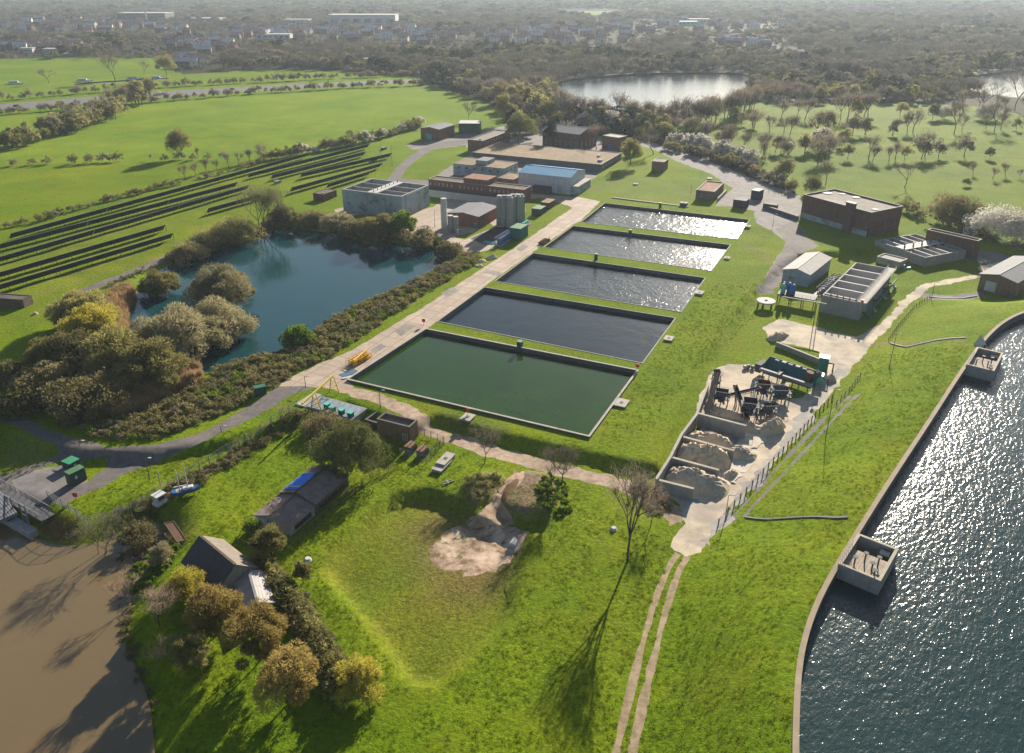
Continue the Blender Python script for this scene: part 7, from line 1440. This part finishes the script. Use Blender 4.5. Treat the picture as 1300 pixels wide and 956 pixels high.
# garden plots
def plot(pts, lab, mt='earth'):
    P = smooth(TP(pts), True, 0); x0, y0 = P[0]; z0 = max(ht(*q) for q in P); r = thing('garden_plot', lab, 'garden plot', (x0, y0, z0)); m = MB(); m.prism([(a - x0, b - y0) for a, b in P], -.5, .05); m.build('soil_bed', M[mt], r); m = MB(); Q = [(a - x0, b - y0) for a, b in P]; ring(m, Q, offs(Q, .15), -.4, .16); m.build('timber_edging', M['wood'], r)
plot([(212, 676), (222, 670), (236, 686), (226, 692)], 'small brown vegetable bed above the dark roofed house'); plot([(196, 690), (208, 684), (220, 696), (206, 702)], 'green patched vegetable bed next to the brown one', 'mound')
# ---------------------------------------------------------------- boats and caravan on the bank
def sailboat(px, py, lab, L=6.0, rz=.3, masts=((.5, 7.4), (-1.2, 6.2)), hull='paint_blue'):
    x, y, z = T(px, py); r = thing('sailing_boat', lab, 'boat', (x, y, z + .5), rz); n = 12; vs = []; fs = []
    for i in range(n + 1):
        t = i / n; w = 1.15 * math.sin(math.pi * min(1, t * .85 + .12)) ** .7; w = w if t < .98 else .05; a = -L / 2 + L * t; sh = .25 * (2 * t - 1) ** 2
        vs += [(a, -w, .9 + sh), (a, -w * .75, .25), (a, 0, -.05), (a, w * .75, .25), (a, w, .9 + sh)]
    for i in range(n):
        for k in range(4): fs.append((i * 5 + k, i * 5 + k + 1, i * 5 + 6 + k, i * 5 + 5 + k))
        fs.append((i * 5 + 4, i * 5, i * 5 + 5, i * 5 + 9))
    m = MB(); m.add(vs, fs + [(0, 1, 2, 3, 4)]); m.build('hull', M[hull], r, smooth=False)
    m = MB(); m.box(-.6, 1.6, -.6, .6, .92, 1.5); m.build('cabin', M['white'], r, bevel=.12); m = MB(); m.box(-L * .42, -.8, -.7, .7, .93, 1.02); m.build('cockpit', M['conc_pale'], r)
    for a, h in masts: m = MB(); m.cyl(a, 0, .9, h, .13, 8, .08); m.build('mast', M['conc_white'], r)
    m = MB(); m.bar((.5, 0, 1.9), (-2.3, 0, 2.0), .22); m.build('boom', M['conc_white'], r)
    for a in (-1.5, 1.5):
        for s in (-.8, .8): m = MB(); m.bar((a, s, .35), (a, s * 1.3, -.6), .1); m.build('cradle_leg', M['steel'], r)
sailboat(237, 628, 'blue and white sailing boat with two pale masts propped on the grass', 5.6, .45)
x, y, z = T(204, 641); r = thing('wheelhouse_boat', 'small white boat with a tall wheelhouse and one mast on the bank', 'boat', (x, y, z), 1.0); m = MB(); m.box(-1.4, 1.4, -1.0, 1.0, .2, 1.2); m.build('hull', M['white'], r, bevel=.25); m = MB(); m.box(-1.0, 1.0, -.85, .85, 1.2, 2.7); q = m.build('wheelhouse', M['conc_white'], r); m = MB(); m.box(-.7, .7, -.9, -.86, 1.7, 2.4); m.build('window', M['glass'], q); m = MB(); m.box(-1.2, 1.2, -1.05, 1.05, 2.703, 2.85); m.build('wheelhouse_roof', M['white'], q); m = MB(); m.cyl(1.2, .5, 1.0, 7.5, .12, 8); m.build('mast', M['conc_pale'], r)
# ---------------------------------------------------------------- kiosks and weir
def gkiosk(base, top, L_, R_, lab, lid): S = spec(base, top, L_, R_); r = container(S, lab, 'green_dk', lid, 'kiosk', 'green_kiosk', ribs=False); m = MB(); m.box(1.0, 1.5, -.06, -.003, S['h'] * .45, S['h'] * .7); m.build('notice', M['conc_white'], r)
gkiosk((92, 618), 603, (80, 600), (108, 594), 'dark green kiosk with an olive roof beside the weir road, the nearer one', 'green_roof'); gkiosk((90, 598), 590, (77.5, 586), (101, 583), 'green kiosk with a brighter green roof behind the other one', 'lid_green')
x, y, z = T(331, 500); r = thing('utility_cabinet', 'green utility cabinet at the edge of the bramble bank', 'cabinet', (x, y, z), .5); m = MB(); m.box(-1.4, 1.4, -.8, .8, 0, 2.2); m.build('cabinet', M['green_dk'], r); m = MB(); m.box(-1.5, 1.5, -.9, .9, 2.203, 2.35); m.build('lid', M['green'], r)
A, B = T(-8, 618), T(60, 662); A = (A[0], A[1], -1.9); r = thing('weir_footbridge', 'grey steel footbridge and sluice frame at the left picture edge', 'footbridge', A, math.atan2(B[1] - A[1], B[0] - A[0])); L = math.hypot(B[0] - A[0], B[1] - A[1]) + 1
m = MB(); m.box(-4, L, -1.4, 1.4, -.3, 0); m.build('deck_plate', M['steel'], r)
for s in (-1.4, 1.4):
    m = MB(); n = 12
    for k in range(n): a = -4 + (L + 4) * k / n; b = -4 + (L + 4) * (k + 1) / n; m.bar((a, s, 0), (a, s, 1.5), .1); m.bar((a, s, 0), (b, s, 1.5), .06)
    m.bar((-4, s, 1.5), (L, s, 1.5), .12); m.build('side_truss', M['galv'], r)
for k in range(4):
    m = MB(); a = k * L / 4; m.bar((a, -2.4, -2), (a, -2.4, 3.2), .2); m.bar((a + 1.8, -2.4, -2), (a + 1.8, -2.4, 3.2), .2); m.bar((a, -2.4, 3.1), (a + 1.8, -2.4, 3.1), .2); m.build('sluice_frame', M['galv'], r); m = MB(); m.box(a + .1, a + 1.7, -2.5, -2.3, -2.2, .6); m.build('sluice_gate', M['steel'], r)
m = MB(); m.box(-6, L, -4.5, -2.6, -3, -1.2); m.build('apron_wall', M['conc'], r)
r = thing('lock_ramp', 'grey sheet clad ramp cover left of the weir footbridge', 'ramp cover', (*G(2, 650, -2), -2.6), -.7); m = MB(); m.add([(-5, -2, 0), (3, -2, 0), (3, 2, 0), (-5, 2, 0), (-5, -2, 2.6), (3, -2, .8), (3, 2, .8), (-5, 2, 2.6)], [(0, 1, 5, 4), (1, 2, 6, 5), (2, 3, 7, 6), (3, 0, 4, 7), (4, 5, 6, 7)]); m.build('sheet_cover', M['sheet'], r); m = MB(); m.bar((-5, -2.1, 3.6), (3, -2.1, 1.8), .1); m.bar((-5, -2.1, 2.6), (-5, -2.1, 3.6), .1); m.bar((3, -2.1, .8), (3, -2.1, 1.8), .1); m.build('handrail', M['galv'], r)
x, y, z = T(178, 645); m = MB(); m.cyl(0, 0, 0, .5, 1.4, 10, .9); o = m.build('yellow_cover', M['yellow_pale']); o.location = (x, y, z); tag(o, 'flat yellow cover half hidden in the weeds beside the mesh fence', 'cover')
r = thing('jetty', 'short grey timber jetty at the river edge under the trees', 'jetty', (*G(228, 812, -3.9), -4.3), .75); m = MB(); m.box(-3, 3, -.6, .6, .3, .45); m.build('deck', M['wood'], r)
for a in (-2.6, 0, 2.6): m = MB(); m.bar((a, .4, -1), (a, .4, .3), .2); m.build('pile', M['wood'], r)
r = thing('rowing_boat', 'small dark rowing boat drawn up at the river corner', 'boat', (*G(174, 709, -4.3), -4.5), 2.4); m = MB(); m.add([(-1.6, -.5, .5), (-1.6, .5, .5), (.8, .7, .5), (1.8, 0, .6), (.8, -.7, .5), (-1.4, -.3, 0), (-1.4, .3, 0), (.8, .4, 0), (1.3, 0, .1), (.8, -.4, 0)], [(5, 6, 7, 8, 9), (0, 1, 6, 5), (1, 2, 7, 6), (2, 3, 8, 7), (3, 4, 9, 8), (4, 0, 5, 9)]); m.build('hull', M['steel_dk'], r); m = MB(); m.box(-.2, .1, -.55, .55, .35, .42); m.build('bench', M['wood'], r)

# ---------------------------------------------------------------- the town beyond the wood
M['tile_red'] = mat_flat('tile_red', (.42, .19, .12), .5, .2, .6, spec=.5); M['tile_brown'] = mat_flat('tile_brown', (.30, .20, .16), .5, .2, .6, spec=.5); M['tile_grey'] = mat_flat('tile_grey', (.42, .42, .45), .45, .2, .6, spec=.5); M['render_pale'] = mat_flat('pale_render', (.60, .56, .50), .8, .1, .6); M['render_cream'] = mat_flat('cream_render', (.66, .60, .48), .8, .1, .6)
HM = {}
def house_mesh(k):
    lx, ly, h, rs = 9 + k % 3 * 2, 8, 5.5, 2.8; roof = ('tile_red', 'tile_brown', 'tile_grey')[k % 3]; wall = ('brick_brown', 'render_cream', 'brick', 'brick_brown')[k % 4]
    r = gable_house('house', '', 'house', dict(o=(0, 0, 0), ang=0, lx=lx, ly=ly, h=h), rs, 'x', wall, roof, .4, ridge='tile_brown'); m = MB(); m.box(lx * .2, lx * .2 + .9, ly * .5, ly * .5 + .9, h, h + rs + 1.4); m.build('chimney', M['brick_brown'], r)
    for i in range(3): win(r, dict(lx=lx, ly=ly), 'r', lx * (i + .5) / 3, 3.4, 1.2, 1.2, fname=None); win(r, dict(lx=lx, ly=ly), 'r', lx * (i + .5) / 3, .9, 1.3, 1.2, fname=None)
    return r
protos = [house_mesh(k) for k in range(6)]; rgh = random.Random(21); used = [False] * 6; nh = 0
RT = ('red tiled', 'brown tiled', 'grey tiled')
for x, y, z, area in TOWN:
    k = rgh.randrange(6); z += .3; lab = f'{RT[k % 3]} house among trees {area}'; g = f'{RT[k % 3]} houses {area}'; s = 1.4 + min(.7, max(0, (y - 1300) / 2500)); a = rgh.uniform(-.6, .6)
    if not used[k]: o = protos[k]; o.location = (x, y, z); o.rotation_euler = (0, 0, a); o['label'] = lab; o['group'] = g; o.scale = (s, s, s); used[k] = True
    else: dup(protos[k], (x, y, z), a, lab, g, s)
def works(px, py, w, d, h, lab, wall='white', roof='conc_white', rz=0):
    x, y, z = T(px, py); r = thing('industrial_building', lab, 'industrial building', (x, y, z), rz); m = MB(); m.box(0, w, 0, d, 0, h); m.build('wall', M[wall], r); m = MB(); m.box(-.5, w + .5, -.5, d + .5, h + .01, h + .8); m.build('roof', M[roof], r)
    for k in range(6): m = MB(); m.box(w * (k + .2) / 6, w * (k + .8) / 6, -.15, -.02, h * .4, h * .7); m.build('window', M['glass'], r)
works(150, 29, 120, 60, 22, 'long white roofed works, leftmost of the big buildings in the far town', 'paint_blue' if False else 'steel', 'conc_white'); works(242, 29, 75, 40, 10, 'low white building in the far town right of the long white works', 'clad_white'); works(418, 35, 150, 60, 26, 'biggest white building in the far town at the upper centre', 'clad_white'); works(360, 32, 60, 30, 12, 'white factory roof between the two biggest far buildings', 'clad_white'); works(310, 45, 45, 24, 9, 'pale shed at the near edge of the far town', 'clad_white'); works(326, 50, 60, 22, 8, 'pale row of sheds below the white factory roof', 'clad_white'); works(856, 33, 55, 30, 9, 'pale turquoise shed far away beyond the middle lake', 'teal'); works(875, 30, 50, 20, 10, 'white building next to the far turquoise shed', 'clad_white'); works(55, 68, 30, 14, 6, 'long white bungalow at the edge of the far paddock', 'white'); works(26, 67, 18, 10, 6, 'small white house left of the long white bungalow', 'white'); works(237, 62, 16, 12, 7, 'white house with bright gable above the paddock corner', 'white'); works(462, 80, 14, 9, 5, 'small white lodge at the edge of the wood by the motorway', 'white')
bx, by, bz = T(187, 30); r = thing('wind_mast', 'pale slim tower beside the long white works', 'tower', (bx, by, bz)); m = MB(); m.cyl(0, 0, 0, 26, 2.2, 10, 1.6); m.build('tower_shaft', M['white'], r); m = MB(); m.cyl(0, 0, 26, 28, 2.6, 10); m.build('tower_top', M['white'], r)
# boats moored by the paddock stream
for px, lab in ((20, 'leftmost boat moored at the far stream'), (107, 'white boat moored on the far stream below the small tree'), (170, 'long white boat moored on the far stream'), (200, 'white boat at the right end of the far stream')):
    x, y, z = T(px, 107.5 - px * .035); r = thing('moored_boat', lab, 'boat', (x, y, .1), 0); m = MB(); m.add([(-8, -1.6, .2), (6, -1.6, .2), (9, 0, .3), (6, 1.6, .2), (-8, 1.6, .2), (-8, -1.7, 1.4), (6, -1.7, 1.4), (10, 0, 1.7), (6, 1.7, 1.4), (-8, 1.7, 1.4)], [(0, 1, 6, 5), (1, 2, 7, 6), (2, 3, 8, 7), (3, 4, 9, 8), (4, 0, 5, 9), (5, 6, 7, 8, 9)]); m.build('hull', M['white'], r); m = MB(); m.box(-6, 3, -1.2, 1.2, 1.4, 2.9); m.build('cabin', M['clad_white'], r)
# ---------------------------------------------------------------- air, light, camera
def finish():
    w = bpy.data.worlds.new('World'); SC.world = w; w.use_nodes = True; nt = w.node_tree
    bg = nt.nodes['Background']; sky = nt.nodes.new('ShaderNodeTexSky'); sky.sky_type = 'NISHITA'; sky.sun_disc = False
    sky.sun_elevation = SUN_EL; sky.sun_rotation = SUN_AZ; sky.air_density = 1.0; sky.dust_density = .6; sky.ozone_density = 1.5
    nt.links.new(sky.outputs[0], bg.inputs['Color']); bg.inputs['Strength'].default_value = .048
    l = bpy.data.lights.new('sun', 'SUN'); l.energy = 5.0; l.angle = R(.53); l.color = (1.0, .90, .76)
    o = bpy.data.objects.new('sun', l); COL.objects.link(o)
    d = Vector((math.sin(SUN_AZ) * math.cos(SUN_EL), math.cos(SUN_AZ) * math.cos(SUN_EL), math.sin(SUN_EL)))
    o.rotation_euler = d.to_track_quat('Z', 'Y').to_euler(); o.location = (0, 100, 300)
    c = bpy.data.cameras.new('camera'); co = bpy.data.objects.new('camera', c); COL.objects.link(co)
    co.location = (0, 0, HC); co.rotation_euler = (math.pi / 2 - PITCH, 0, 0)
    c.sensor_fit = 'HORIZONTAL'; c.sensor_width = 36; c.lens = FPX / 1300 * 36; c.shift_y = -(478 - CY) / 1300
    c.clip_start = 1; c.clip_end = 40000; SC.camera = co
    if HAZE:
        m = MB(); m.box(-15500, 15500, -2500, 19000, -9, 330); h = m.build('haze', NT('haze_air').m); h['kind'] = 'stuff'
        t = h.data.materials[0].node_tree; pv = t.nodes.new('ShaderNodeVolumePrincipled')
        pv.inputs['Color'].default_value = (.74, .87, 1.0, 1); pv.inputs['Density'].default_value = HAZE; pv.inputs['Anisotropy'].default_value = .3
        t.links.new(pv.outputs[0], [n for n in t.nodes if n.type == 'OUTPUT_MATERIAL'][0].inputs['Volume'])
    SC.view_settings.view_transform = 'Standard'; SC.view_settings.look = 'None'; SC.view_settings.gamma = 1; SC.view_settings.exposure = EXPO
    cy = SC.cycles; cy.max_bounces = 5; cy.diffuse_bounces = 2; cy.glossy_bounces = 3; cy.transmission_bounces = 3; cy.volume_bounces = 0; cy.transparent_max_bounces = 8
    cy.use_denoising = True; cy.caustics_reflective = False; cy.caustics_refractive = False; cy.sample_clamp_indirect = 6; cy.sample_clamp_direct = 0
HAZE = 0.00007; EXPO = 1.33
finish()
